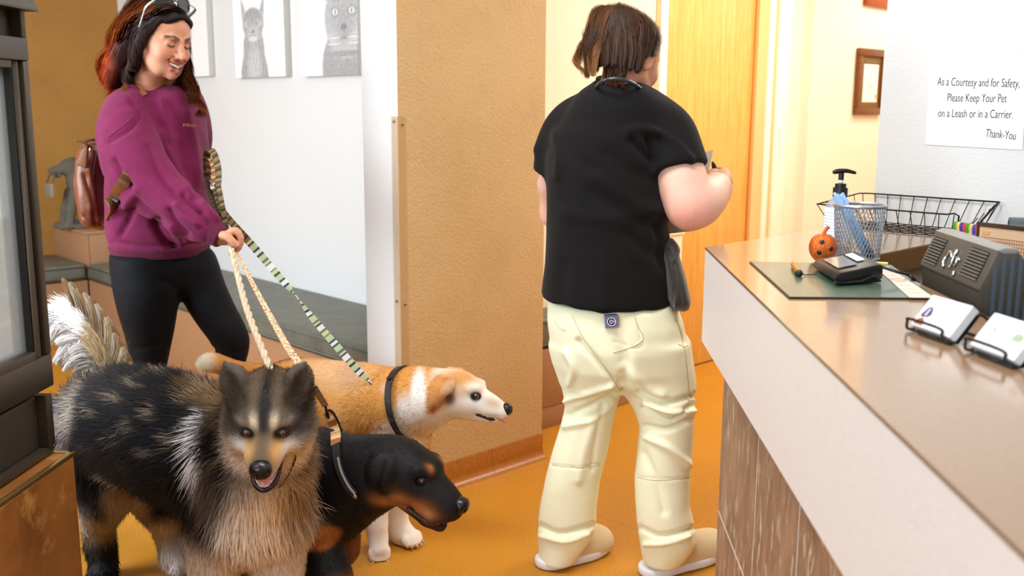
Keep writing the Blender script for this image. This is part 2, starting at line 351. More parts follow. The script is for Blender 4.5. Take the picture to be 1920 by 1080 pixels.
def locks(name, guides, m, parent, n_each, spread, width, wave=0., wn=3., K=12, colj=.15, centre=None):   # guides: (points, root colour, tip colour, spread scale)
    Ps, Ws, Ss, Cs, Ns = [], [], [], [], []
    for gd in guides:
        pts, c0, c1 = gd[:3]; sc = gd[3] if len(gd) > 3 else 1.; ne = int(n_each*(gd[4] if len(gd) > 4 else 1)); q = spline(pts, K); t = np.linspace(0, 1, K)
        T = np.gradient(q, axis=0); T /= np.linalg.norm(T, axis=1)[:, None]+1e-9
        off = RNG.normal(0, 1, (ne, 3)); off /= np.linalg.norm(off, axis=1)[:, None]; off *= RNG.random((ne, 1))**.4*spread*sc
        ph = RNG.uniform(0, .9)+RNG.uniform(0, .6, ne)*2; env = (.55+.45*np.sin(np.pi*np.clip(t*1.05, 0, 1)))*(1-.5*t**3)
        P = q[None]+off[:, None]*env[None, :, None]
        if wave:
            up = np.array([0, 0, 1.]); s1 = np.cross(T, up+.01); s1 /= np.linalg.norm(s1, axis=1)[:, None]+1e-9; s2 = np.cross(T, s1)
            a = 2*np.pi*wn*t[None]+ph[:, None]*2; P = P+wave*t[None, :, None]*(np.sin(a)[..., None]*s1[None]+np.cos(a)[..., None]*s2[None])
        e = RNG.uniform(.8, 1, ne); P = P[:, :1]+(P-P[:, :1])*1.0
        cc = (np.asarray(c0)[None]*(1-t[:, None]**1.2)+np.asarray(c1)[None]*t[:, None]**1.2)[None]*(1+RNG.normal(0, colj, ne))[:, None, None]
        nn = off/(np.linalg.norm(off, axis=1)[:, None]+1e-9)
        if centre is not None: z = q.mean(0)-centre; nn = nn*.6+N(z)*.8; nn /= np.linalg.norm(nn, axis=1)[:, None]
        s = np.cross(T.mean(0)[None], nn+RNG.normal(0, .12, (ne, 3))); s /= np.linalg.norm(s, axis=1)[:, None]+1e-9
        Ps.append(P); Ws.append(width*RNG.uniform(.7, 1.3, ne)[:, None]*np.interp(t, [0, .7, 1], [1, .9, .15])[None]); Ss.append(s); Cs.append(np.clip(cc, 0, 1)); Ns.append(nn)
    return ribbons(name, np.vstack(Ps), np.vstack(Ws), np.vstack(Ss), np.vstack(Cs), m, parent, np.vstack(Ns))

from mathutils.bvhtree import BVHTree
def bvh_of(o, root):
    tv = np.empty(len(o.data.vertices)*3, np.float32); o.data.vertices.foreach_get('co', tv); tv = tv.reshape(-1, 3)+root_loc(root)
    return BVHTree.FromPolygons([tuple(v) for v in tv.tolist()], [list(p.vertices) for p in o.data.polygons])
def cast(b, x, y, off=.001):            # point of a surface under a photograph position
    d = N(at(x, y, 2.)-[0, 0, CAM_H]); h = b.ray_cast(Vector((0, 0, CAM_H)), Vector(d)); return None if h[0] is None else np.array(h[0])-d*off
# ------------------------------------------------------------------ setting materials
M_WHITE = mat('white_wall_paint', rgb(220, 220, 219), .55, bump=(120, .25, .004))
M_TAN = mat('tan_wall_paint', rgb(200, 166, 118), .6, bump=(95, .55, .006), var=(3, rgb(192, 157, 108), .4, .7))
M_OCHRE = mat('ochre_wall_paint', rgb(166, 118, 52), .6, bump=(95, .5, .006), var=(3, rgb(156, 108, 46), .4, .7))
M_CREAM = mat('cream_wall_paint', rgb(240, 226, 204), .6, bump=(95, .3, .004))
M_FLOOR = mat('orange_sheet_vinyl', rgb(208, 146, 44), .38, var=(160, rgb(164, 106, 26), .38, .62), var2=(2.2, rgb(200, 136, 40), .35, .75), bump=(160, .12, .002), spec=.35)
M_COVE = mat('brown_cove_vinyl', rgb(176, 108, 38), .3, var=(120, rgb(146, 84, 24), .35, .65))
M_CEIL = mat('ceiling_paint', rgb(235, 232, 225), .8)
M_DOOR = mat('honey_maple_veneer', rgb(222, 172, 90), .5, var=(3.5, rgb(210, 150, 64), .35, .7, (14, 14, .5)), var2=(22, rgb(246, 200, 112), .5, .75, (6, 6, .25)))
M_TRIM = mat('cream_trim_paint', rgb(250, 240, 222), .4)
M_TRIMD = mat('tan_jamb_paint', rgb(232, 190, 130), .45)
M_LAM = mat('tan_bench_laminate', rgb(172, 128, 92), .55, var=(200, rgb(150, 108, 76), .35, .65))
M_VINYL = mat('grey_green_cushion_vinyl', rgb(106, 106, 94), .45, bump=(14, .35, .012, (1, 1, 1)), var=(7, rgb(90, 90, 80), .4, .7))

# ------------------------------------------------------------------ floor, ceiling
floor = struct(MB().box((0, 2.5, -.06), (6, 6, .05)).build('floor', M_FLOOR))
MB().abox(-6, 6, -6, .4275, -.012, 0).build('floor_sheet', M_FLOOR, floor)
MB().abox(-6, 6, .4285, 6, -.012, 0).build('floor_sheet', M_FLOOR, floor)
MB().abox(-6, 6, .4270, .4290, -.012, -.0006).build('seam', mat('dark_seam', rgb(80, 44, 12), .8), floor)
struct(MB().abox(-4.5, 4.1, -4.5, 5.5, 2.7, 2.76).build('ceiling', M_CEIL))

# ------------------------------------------------------------------ walls
def two(mb, m0, m1, name, fi):          # one box with one face of another paint
    mb.mi = [1 if i in fi else 0 for i in range(len(mb.f))]; return struct(mb.build(name, [m0, m1]))
struct(MB().abox(.15, 4.05, .70, .80, 0, 2.7).build('wall_back', M_WHITE))
struct(MB().abox(3.95, 4.05, -4.5, .70, 0, 2.7).build('wall_left', M_OCHRE))
two(MB().abox(0, .205, 0, .706, 0, 2.7), M_TAN, M_WHITE, 'wall_partition', [2, 3])
wh = struct(MB().abox(.442, .56, .70, 1.932, 0, 2.7).build('wall_hall', M_CREAM))
MB().abox(.442, .56, 1.932, 3.02, 2.06, 2.7).build('over_door', M_CREAM, wh)
MB().abox(.442, .56, 3.02, 3.334, 0, 2.7).build('beside_door', M_CREAM, wh)
MB().abox(.40, .56, 3.334, 5.2, 0, 2.7).build('stepped_part', M_CREAM, wh)
struct(MB().abox(-5.5, -1.308, .80, .92, 0, 2.7).build('wall_right', M_WHITE))
struct(MB().abox(-1.4, .56, 5.2, 5.3, 0, 2.7).build('wall_end', M_CREAM))
struct(MB().abox(-1.42, -1.308, .92, 5.2, 0, 2.7).build('wall_hall_right', M_CREAM))

def cove(name, p, q, nrm, h=.1, parent=None):
    p, q, nrm = map(np.asarray, (p, q, nrm)); pr = [(0, h), (.004, h), (.006, h-.003), (.006, .035), (.009, .022), (.016, .011), (.026, .004), (.034, .0015), (.034, 0), (0, 0)]
    return struct(MB().prism([p+nrm*x+uZ*z for x, z in pr], q-p).build(name, M_COVE, smooth=True, sharp=50))
cove('baseboard_partition', W(0, 0), W(0, .427), -uA); cove('baseboard_partition', W(0, .4285), W(0, .706), -uA)
cove('baseboard_partition_end', W(.205, 0), W(0, 0), -uB); cove('baseboard_hall', W(.442, 3.13), W(.442, 3.334), -uA)
cove('baseboard_hall', W(.40, 3.334), W(.40, 5.2), -uA)
# door with its jambs and casing
door = thing('door_1', None, None, W(.46, 2.4, 0)); door['kind'] = 'structure'
MB().abox(.452, .495, 1.999, 2.803, .008, 2.05).build('leaf', M_DOOR, door, bevel=.003)
MB().abox(.448, .46, 2.803, 2.812, 0, 2.06).build('edge_gap', mat('amber_shadow_gap', rgb(200, 120, 30), .7), door)
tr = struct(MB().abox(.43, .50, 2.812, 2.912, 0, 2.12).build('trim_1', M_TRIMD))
MB().abox(.418, .445, 2.912, 2.962, 0, 2.12).build('bead', M_TRIM, tr, bevel=.004)
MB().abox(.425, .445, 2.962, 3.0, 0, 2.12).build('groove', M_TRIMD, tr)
MB().abox(.412, .445, 3.0, 3.13, 0, 2.12).build('outer_bead', M_TRIM, tr, bevel=.006)
tl = struct(MB().abox(.42, .50, 1.94, 1.996, 0, 2.12).build('trim_2', M_TRIM, bevel=.004))
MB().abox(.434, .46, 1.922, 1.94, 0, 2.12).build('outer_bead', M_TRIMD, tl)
struct(MB().abox(.42, .50, 1.996, 2.812, 2.052, 2.12).build('trim_3', M_TRIM, bevel=.004))

# ------------------------------------------------------------------ seats
def bench(label, name, boxes, group=None):
    t = thing(name, label, 'bench', W(*boxes['at']))
    for nm, bx in boxes['parts']: MB().abox(*bx).build(nm, M_LAM, t, bevel=.004)
    return t
bench('tan laminate bench base under the long grey cushion against the white wall', 'bench', dict(at=(1.8, .44, 0), parts=[
    ('front_panel', (.207, 3.38, .18, .20, .0, .362)), ('seat_board', (.207, 3.376, .201, .70, .335, .362))]))
bench('tan laminate bench base along the ochre wall beside the metal cabinet', 'bench', dict(at=(3.66, -1, 0), parts=[
    ('front_panel', (3.384, 3.40, -2.6, .176, 0, .362)), ('seat_board', (3.401, 3.95, -2.6, .176, .335, .362))]))
bench('square tan laminate corner block that carries the stone dog', 'corner_block', dict(at=(3.66, .44, 0), parts=[
    ('side_panel', (3.385, 3.95, .185, .20, .363, .635)), ('front_panel', (3.385, 3.40, .201, .70, .363, .635)), ('top', (3.383, 3.95, .182, .70, .636, .655))]))
def cushion(label, a0, a1, b0, b1, z0, z1, seam_b=None):
    t = thing('bench_cushion', label, 'cushion', W((a0+a1)/2, (b0+b1)/2, z0))
    n = 26; F_ = []; V = []
    def hgt(u, v): return .012*(1-abs(2*u-1)**6)*(1-abs(2*v-1)**4)
    mb = MB(); mb.abox(a0, a1, b0, b1, z0, z1); o = mb.build('padding', M_VINYL, t, bevel=.022, segs=4)
    m2 = MB()
    for z in (z0+.016, z1-.016):
        m2.tube([W(a0-.002, b0-.003, z), W(a1+.002, b0-.003, z)], .0045, 6); m2.tube([W(a0-.003, b0, z), W(a0-.003, b1, z)], .0045, 6)
    m2.build('piping', M_VINYL, t, smooth=True); return t
cushion('long grey-green vinyl cushion on the bench below the cat canvases', .215, 3.372, .172, .695, .364, .462)
cushion('short grey-green vinyl cushion on the bench along the ochre wall', 3.376, 3.945, -2.55, .172, .364, .462)
bt = bench('low tan bench box behind the scrubs wearer at the tan partition', 'bench', dict(at=(.33, 1.2, 0), parts=[
    ('front_panel', (.235, .25, .712, 1.80, .10, .362)), ('seat_board', (.251, .44, .712, 1.80, .335, .362)), ('plinth', (.24, .25, .712, 1.80, 0, .10))]))
cushion('dark cushion on the low bench behind the scrubs wearer', .25, .44, .715, 1.78, .364, .50)
hw = struct(MB().abox(.22, .44, 1.80, 1.90, 0, .80).build('wall_low', M_CREAM)); MB().abox(.21, .44, 1.79, 1.91, .80, .82).build('cap', M_TRIM, hw, bevel=.003)

# clear corner guard on the partition
cg = thing('corner_guard', 'clear plastic corner guard screwed to the edge of the tan partition', 'corner guard', W(0, 0, .1))
zt = atp(756, 218, W(0, 0), uA)[2]
MG = mat('clear_guard_plastic', rgb(214, 178, 128), .15, alpha=.28, coat=.6)
m = MB(); m.abox(-.004, -.001, -.004, .032, .11, zt); m.abox(-.001, .034, -.004, -.001, .11, zt); m.build('angle', MG, cg)
MS = mat('screw_steel', rgb(150, 140, 120), .35, 1)
for px, py in ((753, 233), (758, 570)):
    p = atp(px, py, W(0, 0), uA); p = W(0, .017, p[2]); MB().lathe([(.0055, 0), (.005, .002), (.002, .0035), (0, .0035)], p-uA*.004, -uA, 10).build('screw', MS, cg, smooth=True)
    MB().lathe([(.0055, 0), (.005, .002), (.002, .0035), (0, .0035)], W(.018, 0, p[2]+.01)-uB*.004, -uB, 10).build('screw', MS, cg, smooth=True)

# ------------------------------------------------------------------ cat canvases
def cat_img(n, m, kind, du=0, s=(1.05, .74)):                # grey cat portrait as surface colour, u to the right, v up, canvas aspect .72
    u, v = np.meshgrid(np.linspace(0, 1, n), np.linspace(0, 1.4, m)); u = (u-.5-du)/s[0]+.5; v = v/s[1]; I = np.full(u.shape, .93)
    def el(cx, cy, rx, ry, val, soft=.25):
        nonlocal I
        q = np.sqrt(((u-cx)/rx)**2+((v-cy)/ry)**2); w = np.clip((1+soft/2-q)/soft, 0, 1); I = I*(1-w)+val*w
    def tri(a, b, c, val):
        nonlocal I
        def e(p, q): return (q[0]-p[0])*(v-p[1])-(q[1]-p[1])*(u-p[0])
        s = np.minimum(np.minimum(e(a, b), e(b, c)), e(c, a)); w = np.clip(s/.012, 0, 1); I = I*(1-w)+val*w
    nz = RNG.normal(0, 1, u.shape)
    st = np.sin(u*95+np.sin(v*16)*2)*.5
    if kind == 0:                        # slim tabby, tall ears
        el(.5, .0, .26, .46, .50, .12); el(.5, .38, .2, .34, .52, .15); el(.5, .12, .13, .3, .66, .6)
        tri((.28, .74), (.40, .86), (.26, 1.16), .50); tri((.60, .86), (.72, .74), (.74, 1.16), .45); tri((.31, .80), (.38, .86), (.285, 1.06), .68); tri((.62, .86), (.69, .80), (.715, 1.06), .68)
        el(.5, .72, .2, .215, .50, .12); el(.5, .58, .115, .11, .62, .5); el(.40, .72, .07, .05, .66, .5); el(.60, .72, .07, .05, .66, .5)
        for x in (.42, .58): el(x, .72, .034, .026, .36, .4); el(x, .72, .022, .014, .76, .3); el(x, .72, .007, .015, .15, .3)
        el(.5, .615, .026, .02, .28, .4); el(.5, .56, .05, .01, .4, .5); el(.5, .52, .08, .035, .78, .6)
        b = np.clip((.78-np.abs(v-.86)*3), 0, 1)*(np.abs(u-.5) < .17); I -= b*.10*(st > .1); I -= .08*(st > .2)*(v < .5)*(I < .7)
    else:                                # round grey head, pale eyes
        el(.5, .08, .44, .5, .46, .1); tri((.14, .84), (.40, 1.02), (.13, 1.22), .38); tri((.60, 1.02), (.86, .84), (.87, 1.22), .38)
        el(.5, .66, .37, .42, .56, .1); el(.5, .48, .31, .16, .63, .5); el(.5, .28, .28, .09, .62, .6); el(.5, .25, .38, .035, .44, .5)
        el(.5, .60, .20, .22, .50, .9)
        for x in (.34, .66): el(x, .73, .085, .062, .40, .5); el(x, .73, .052, .040, .84, .25); el(x, .73, .015, .030, .2, .3)
        el(.5, .55, .055, .042, .30, .4); el(.5, .43, .10, .014, .38, .6); el(.5, .49, .012, .06, .42, .4)
        for k in range(4): el(.30, .47-.035*k, .13, .006, .82, .6); el(.70, .47-.035*k, .13, .006, .82, .6)
        I -= .07*(np.sin((u-.5)*60) > .2)*(v > .84)*(v < 1.06)*(np.abs(u-.5) < .25)
    msk = I < .9; I = .93-(.93-I)*.66+nz*.03*msk; I = np.clip(I, .05, .95); return I
M_CANV = mat('white_canvas_edge', rgb(240, 240, 238), .7); M_PRINT = mat('grey_canvas_print', rgb(240, 240, 238), .7, attr=True)
M_SIDE = mat('grey_canvas_side', rgb(200, 196, 190), .7)
def canvas(a0, w, z0, kind, label, du=0, sc=(1.05, .74)):
    t = thing('cat_canvas', label, 'canvas print', W(a0+w/2, .68, z0), 'cat canvases on the white wall'); hh = w*1.4
    MB().abox(a0, a0+w, .662, .699, z0, z0+hh).build('stretched_canvas', M_SIDE, t, bevel=.003)
    n, m_ = 90, 126; I = cat_img(n, m_, kind, du, sc); g = I.ravel()
    V = np.array([W(a0+w*(1-i/(n-1)), .6612, z0+hh*j/(m_-1)) for j in range(m_) for i in range(n)])
    Fc = np.array([(j*n+i, j*n+i+1, (j+1)*n+i+1, (j+1)*n+i) for j in range(m_-1) for i in range(n-1)])
    c = np.clip(np.stack([g**2.2]*3, 1), 0, 1); fast_mesh('print', V, Fc, M_PRINT, t, cols=c)
canvas(2.64, .52, 1.578, 0, 'cat canvas partly hidden behind the smiling woman, leftmost of three', -.12)
canvas(1.815, .52, 1.56, 0, 'canvas print of a slim tall-eared tabby cat, middle of three', -.10)
canvas(1.17, .50, 1.555, 1, 'canvas print of a round-headed grey cat with pale eyes, nearest the partition', .27, (.86, .80))

# ------------------------------------------------------------------ frames and sign on the right
def pic(b0, b1, z0, z1, label, mf, fw=.045, cat=''):
    t = thing('picture_frame', label, 'picture frame', W(.395, (b0+b1)/2, z0)); a1 = .399
    for nm, (x0, x1, y0, y1) in (('rail', (b0, b1, z1-fw, z1)), ('rail', (b0, b1, z0, z0+fw)), ('stile', (b0, b0+fw, z0+fw, z1-fw)), ('stile', (b1-fw, b1, z0+fw, z1-fw))):
        MB().abox(a1-.03, a1, x0, x1, y0, y1).build(nm, mf, t, bevel=.005)
    MB().abox(a1-.014, a1-.004, b0+fw, b1-fw, z0+fw, z1-fw).build('mat_board', mat('dark_gold_mat', rgb(120, 82, 30), .6), t)
    return t, a1
MF = mat('walnut_frame_wood', rgb(120, 66, 16), .35, var=(20, rgb(84, 44, 10), .4, .7, (1, 1, 8)))
t, a1 = pic(3.855, 4.205, 1.375, 1.785, 'walnut framed certificate hanging on the cream hall wall', MF)
MB().abox(a1-.017, a1-.0145, 3.94, 4.128, 1.455, 1.69).build('certificate', mat('ivory_paper', rgb(250, 240, 222), .7), t)
m = MB()
for x0, x1, y0, y1 in ((4.028, 4.036, 1.59, 1.64), (4.022, 4.044, 1.575, 1.58), (4.003, 4.058, 1.553, 1.559), (4.006, 4.055, 1.541, 1.547), (4.096, 4.120, 1.475, 1.505)): m.abox(a1-.0176, a1-.017, x0, x1, y0, y1)
m.build('printed_lines', mat('faded_ink', rgb(190, 160, 120), .8), t)['kind'] = 'stuff'
m = MB(); m.abox(a1-.017, a1-.0145, 3.96, 4.105, 1.70, 1.712); m.build('plate', mat('pewter', rgb(120, 110, 90), .4, .6), t)
t, a1 = pic(3.90, 4.27, 2.045, 2.42, 'red-brown picture frame above the certificate, cut off by the photo edge', mat('red_brown_frame', rgb(150, 62, 12), .35))
MB().abox(a1-.017, a1-.0145, 3.965, 4.205, 2.11, 2.36).build('picture_sheet', mat('ivory_sheet', rgb(244, 232, 210), .7), t)

sg = thing('courtesy_sign', 'white paper sign asking for pets on a leash, taped on the white wall', 'sign', W(-1.58, .798, 1.3))
zb = [atp(x, y, W(0, .797), uB) for x, y in ((1735, 271), (1917, 281), (1926, 126), (1745, 125))]
MB().prism(zb, uB*.0015).build('paper', mat('sign_paper', rgb(252, 254, 252), .5), sg)
M_INK = mat('dark_grey_ink', rgb(60, 68, 64), .7)
def text(name, s, p, xdir, zdir, size, m, parent, sx=1., align='LEFT', ext=.0004):
    c = bpy.data.curves.new(name, 'FONT'); c.body = s; c.size = size; c.align_x = align; c.extrude = ext; c.offset = -.0002; c.materials.append(m)
    o = bpy.data.objects.new(name, c); COL.objects.link(o); o.parent = parent
    x = N(xdir); y = N(np.asarray(zdir)-x*(np.asarray(zdir)@x)); z = np.cross(x, y); q = np.asarray(p)-root_loc(parent)
    o.matrix_local = Matrix(((x[0]*sx, y[0], z[0], q[0]), (x[1]*sx, y[1], z[1], q[1]), (x[2]*sx, y[2], z[2], q[2]), (0, 0, 0, 1))); return o
for s, x0, x1, y0, y1 in (('As a Courtesy and for Safety,', 1757, 1911, 160, 164), ('Please Keep Your Pet', 1775, 1886, 190, 192), ('on a Leash or in a Carrier.', 1758, 1898, 219, 222), ('Thank-You', 1847, 1903, 257, 262)):
    p = atp(x0, y0, W(0, .7962), uB); q = atp(x1, y1, W(0, .7962), uB); o = text('lettering', s, p, q-p, (0, 0, 1), .033, M_INK, sg)
    bpy.context.view_layer.update(); w0 = o.dimensions.x; f = np.linalg.norm(q-p)/max(w0, 1e-6); ml = o.matrix_local.copy()
    for i in range(3): ml[i][0] *= f
    me = bpy.data.meshes.new_from_object(o); bpy.data.objects.remove(o); o = link_mesh('lettering', me, sg); o.matrix_local = ml
# ------------------------------------------------------------------ reception counter
M_LAMG = mat('speckled_grey_laminate', rgb(246, 240, 236), .5, var=(420, rgb(224, 214, 208), .4, .62), var2=(30, rgb(238, 230, 226), .4, .7))
M_TOP = mat('tan_polished_laminate', rgb(164, 132, 100), .17, var=(420, rgb(152, 120, 90), .4, .62), spec=.6, coat=.35)
M_EDGE = mat('dark_edge_strip', rgb(110, 84, 62), .5)
M_TILE = mat('brown_slate_tile', rgb(172, 136, 110), .5, var=(7, rgb(132, 100, 78), .38, .66, (2.2, 2.2, .8)), var2=(15, rgb(214, 196, 170), .55, .66, (2, 2, .7)), bump=(40, .25, .004))
M_GROUT = mat('pale_grout', rgb(222, 216, 206), .8)
M_RISER = mat('brown_riser_board', rgb(132, 92, 42), .5, var=(250, rgb(112, 76, 32), .4, .6))
M_DESK = mat('dark_olive_desk_top', rgb(52, 42, 22), .3)
ct = thing('reception_counter', 'long reception counter with tan top, speckled fascia and brown tiled base', 'counter', Kc(-1, .2, 0))
WD = .345; ZT, ZF = 1.07, .834; CN = -2.9
tB = (.80-(K0-O0)@uB)-.002                         # far leg reaches the right wall
nB = -uA; in_ = None
def inset(i):                                      # outer corner moved in by i from both outer sides
    # intersection of line d = i (along C) with the far edge moved by i toward the desk
    p = K0+uD*i; q = K0+nB*i; A_ = np.array([uC[:2], -uB[:2]]).T; s = np.linalg.solve(A_, (q-p)[:2]); return p+uC*s[0]
c0, c1 = inset(0), inset(WD)
def zz(p, z): return p+uZ*z
e1o, e1i = K0+uC*CN, c1+uC*(CN-((c1-K0)@uC)); e2o, e2i = K0+uB*tB, c1+uB*(.80-.002-(c1-O0)@uB)
poly = [c0, e1o, e1i, c1, e2i, e2o]
mb = MB(); mb.prism([zz(p, ZT-.004) for p in poly], uZ*.004); mb.build('worktop', M_TOP, ct)
def lam(name, i, z0, z1, m_, th=.02):
    a = inset(i); b = inset(i+th); P = [a, a+uC*(CN), b+uC*(CN), b, b+uB*(tB-.15), a+uB*(tB-.15)]; return MB().prism([zz(p, z0) for p in P], uZ*(z1-z0)).build(name, m_, ct)
lam('fascia', .0005, ZF, ZT-.0045, M_LAMG, .024); lam('edge_strip', -.0004, ZT-.0050, ZT-.0032, M_EDGE, .002)
lam('soffit', .025, ZF+.001, ZF+.012, M_LAMG, .25)
base = lam('base_core', .0558, 0, ZF, M_GROUT, .2)
rz = 1.015
mb = MB(); mb.fbox(zz(c1, rz-.03)-uD*.02, uC*CN, uD*.02, uZ*(ZT-.0045-rz+.03)); mb.fbox(zz(c1, rz-.03)+uA*.02, uB*np.linalg.norm(e2i-c1)*.998, -uA*.02, uZ*(ZT-.0045-rz+.03)); mb.build('riser', M_RISER, ct)
w1 = e2i; desk = [c1+uC*(-2.2), c1, e2i, W(-4.2, .79)]
MB().prism([zz(p, rz-.025) for p in desk], uZ*.025).build('inner_shelf', M_DESK, ct)
# tiles on the base, one piece each
tz = [(.0, .394), (.401, ZF-.001)]; tc = [(inset(.0554)-K0)@uC-.0004, -.468, -.826, -1.184, -1.542, -1.9, -2.258, -2.616]
ti = inset(.054)-K0; tie = (ti@uC)
tile_me = {}
for z0, z1 in tz:
    for i in range(len(tc)-1):
        ca, cb = tc[i]-(.0035 if i else 0), tc[i+1]+.0035
        MB().cbox(cb, ca, .0554, .0570, z0+.001, z1-.001).build('tile', M_TILE, ct, bevel=.0003, segs=1)
for z0, z1 in tz:
    for k in range(2):
        o = inset(.0554)+uB*(.0+.30*k); MB().fbox(zz(o, z0+.002), uB*.293, -uA*.0016, uZ*(z1-z0-.004)).build('tile', M_TILE, ct, bevel=.0003, segs=1)

# ------------------------------------------------------------------ dark metal cabinet on the stone plinth, left
M_DKM = mat('dark_bronze_metal', rgb(54, 46, 36), .42, .25, bump=(300, .05, .001))
M_DKM2 = mat('black_seal', rgb(22, 20, 18), .5); M_DKP = mat('dark_panel', rgb(52, 46, 40), .5)
M_MARB = mat('brown_marble_tile', rgb(150, 96, 46), .35, var=(4, rgb(108, 64, 26), .38, .66, (1.6, 1, 1)), var2=(11, rgb(186, 136, 76), .56, .72))
M_BRASS = mat('brass_edge', rgb(196, 160, 92), .3, .9)
G0 = atz(140, 845, .616); G0 = np.array([G0[0], G0[1], 0]); gF = -uC; gN = uD     # far corner; runs towards the camera; faces right
def gp(s, t, z): return G0+gF*s+gN*t+uZ*z
pl = thing('tiled_plinth', 'brown marble tiled plinth with brass edge carrying the dark cabinet', 'plinth', gp(.8, -.3, 0))
MB().fbox(gp(.012, -.80, 0), gF*2.0, gN*.789, uZ*.604).build('core', M_GROUT, pl)
for i in range(4):
    MB().fbox(gp(.006+.5*i, -.011, .003), gF*.496, gN*.011, uZ*.602).build('tile', M_MARB, pl, bevel=.002, segs=1)
for k in range(2): MB().fbox(gp(0, -.006-.4*(k+1)+.003, .003), gF*.011, gN*.394, uZ*.602).build('tile', M_MARB, pl, bevel=.002, segs=1)
for k in range(4): MB().fbox(gp(.006+.5*k, -.80, .6045), gF*.496, gN*.785, uZ*.008).build('top_slab', M_MARB, pl, bevel=.002, segs=1)
m = MB(); m.fbox(gp(0, -.013, .606), gF*2.0, gN*.014, uZ*.010); m.fbox(gp(0, -.80, .606), gF*.012, gN*.80, uZ*.010); m.build('brass_edge', M_BRASS, pl, bevel=.002)
cb = thing('glass_front_cabinet', 'tall dark metal cabinet with glass front, slatted top and lower panel', 'cabinet', gp(.8, -.3, .616))
S0 = .01; T0 = -.030                                 # far end and front plane of the cabinet
def gb(mb, s0, s1, t0, t1, z0, z1): return mb.fbox(gp(s0, t0, z0), gF*(s1-s0), gN*(t1-t0), uZ*(z1-z0))
m = MB(); gb(m, S0, S0+1.5, -.62, T0-.012, .617, .635); m.build('base_rail', M_DKM, cb, bevel=.003)
m = MB(); gb(m, S0+.03, S0+1.45, -.60, T0-.03, .636, .757); m.build('lower_panel', M_DKP, cb, bevel=.003)
m = MB(); gb(m, S0, S0+.028, -.62, T0-.008, .636, .757); m.build('panel_edge', M_DKM, cb, bevel=.002)
m = MB(); gb(m, S0+.002, S0+1.48, -.60, T0-.05, .757, .776); m.build('shadow_gap', M_DKM2, cb)
m = MB(); gb(m, S0, S0+1.5, -.62, T0, .776, .852); m.build('bottom_rail', M_DKM, cb, bevel=.004)
m = MB(); gb(m, S0, S0+.024, -.62, T0, .852, 1.497); m.build('corner_post', M_DKM, cb, bevel=.004)
m = MB(); gb(m, S0+.024, S0+.036, -.60, T0-.022, .852, 1.497); m.build('seal', M_DKM2, cb)
m = MB(); gb(m, S0+.036, S0+.062, T0-.05, T0-.004, .852, 1.497); gb(m, S0+.062, S0+1.45, T0-.05, T0-.004, .852, .87); gb(m, S0+.062, S0+1.45, T0-.05, T0-.004, 1.48, 1.497); dr = m.build('door_frame', M_DKM, cb, bevel=.003)
m = MB(); gb(m, S0+.061, S0+.066, T0-.03, T0-.006, .868, 1.482); m.build('gasket', M_DKM2, dr)
M_GLASS = mat('cabinet_glass', (.9, .95, .96), .04, trans=.75, spec=.9, alpha=.55)
m = MB(); gb(m, S0+.062, S0+1.45, T0-.028, T0-.022, .87, 1.48); m.build('glass_pane', M_GLASS, dr)
M_INT = mat('pale_cabinet_lining', rgb(196, 206, 206), .5)
m = MB(); gb(m, S0+.05, S0+1.45, -.36, -.34, .86, 1.497); gb(m, S0+.05, S0+.062, -.34, T0-.055, .86, 1.497); gb(m, S0+.05, S0+1.45, -.34, T0-.055, .853, .862); m.build('lining', M_INT, cb)
m = MB(); gb(m, S0+.063, S0+1.45, -.335, T0-.07, 1.16, 1.168); m.build('shelf', M_INT, cb)
m = MB(); gb(m, S0, S0+1.5, -.62, T0+.002, 1.497, 1.545); m.build('header', M_DKM, cb, bevel=.004)
m = MB(); gb(m, S0+.02, S0+1.48, -.60, T0-.022, 1.545, 1.765); m.build('louvre_back', M_DKM2, cb)
m = MB(); gb(m, S0, S0+.020, -.62, T0, 1.545, 1.765); m.build('louvre_post', M_DKM, cb, bevel=.002)
for z in (1.600, 1.690):
    P = [gp(S0-.004, T0-.02, z+.052), gp(S0-.004, T0-.02, z), gp(S0-.004, T0+.028, z), gp(S0-.004, T0+.028, z+.006), gp(S0-.004, T0+.004, z+.052)]
    MB().prism(P, gF*1.5).build('slat', M_DKM, cb, bevel=.0015)
m = MB(); gb(m, S0, S0+1.5, -.62, T0, 1.765, 1.95); m.build('top_box', M_DKM, cb, bevel=.004)

l = bpy.data.lights.new('cabinet_fill_light', 'AREA'); l.shape = 'RECTANGLE'; l.size = .9; l.size_y = .08; l.energy = 7; l.color = (.93, .98, 1); lo = bpy.data.objects.new('cabinet_fill_light', l); COL.objects.link(lo); lo.location = tuple(gp(S0+.6, -.18, 1.48))  # unseen area light added to brighten the interior behind the glass

# ------------------------------------------------------------------ things on the counter
M_BLK = mat('black_plastic', rgb(30, 28, 28), .35); M_BLKM = mat('black_wire', rgb(24, 22, 20), .4, .3)
M_PAPER = mat('white_paper', rgb(248, 248, 246), .6); M_DGREY = mat('dark_grey_plastic', rgb(84, 78, 70), .45, bump=(500, .08, .001))
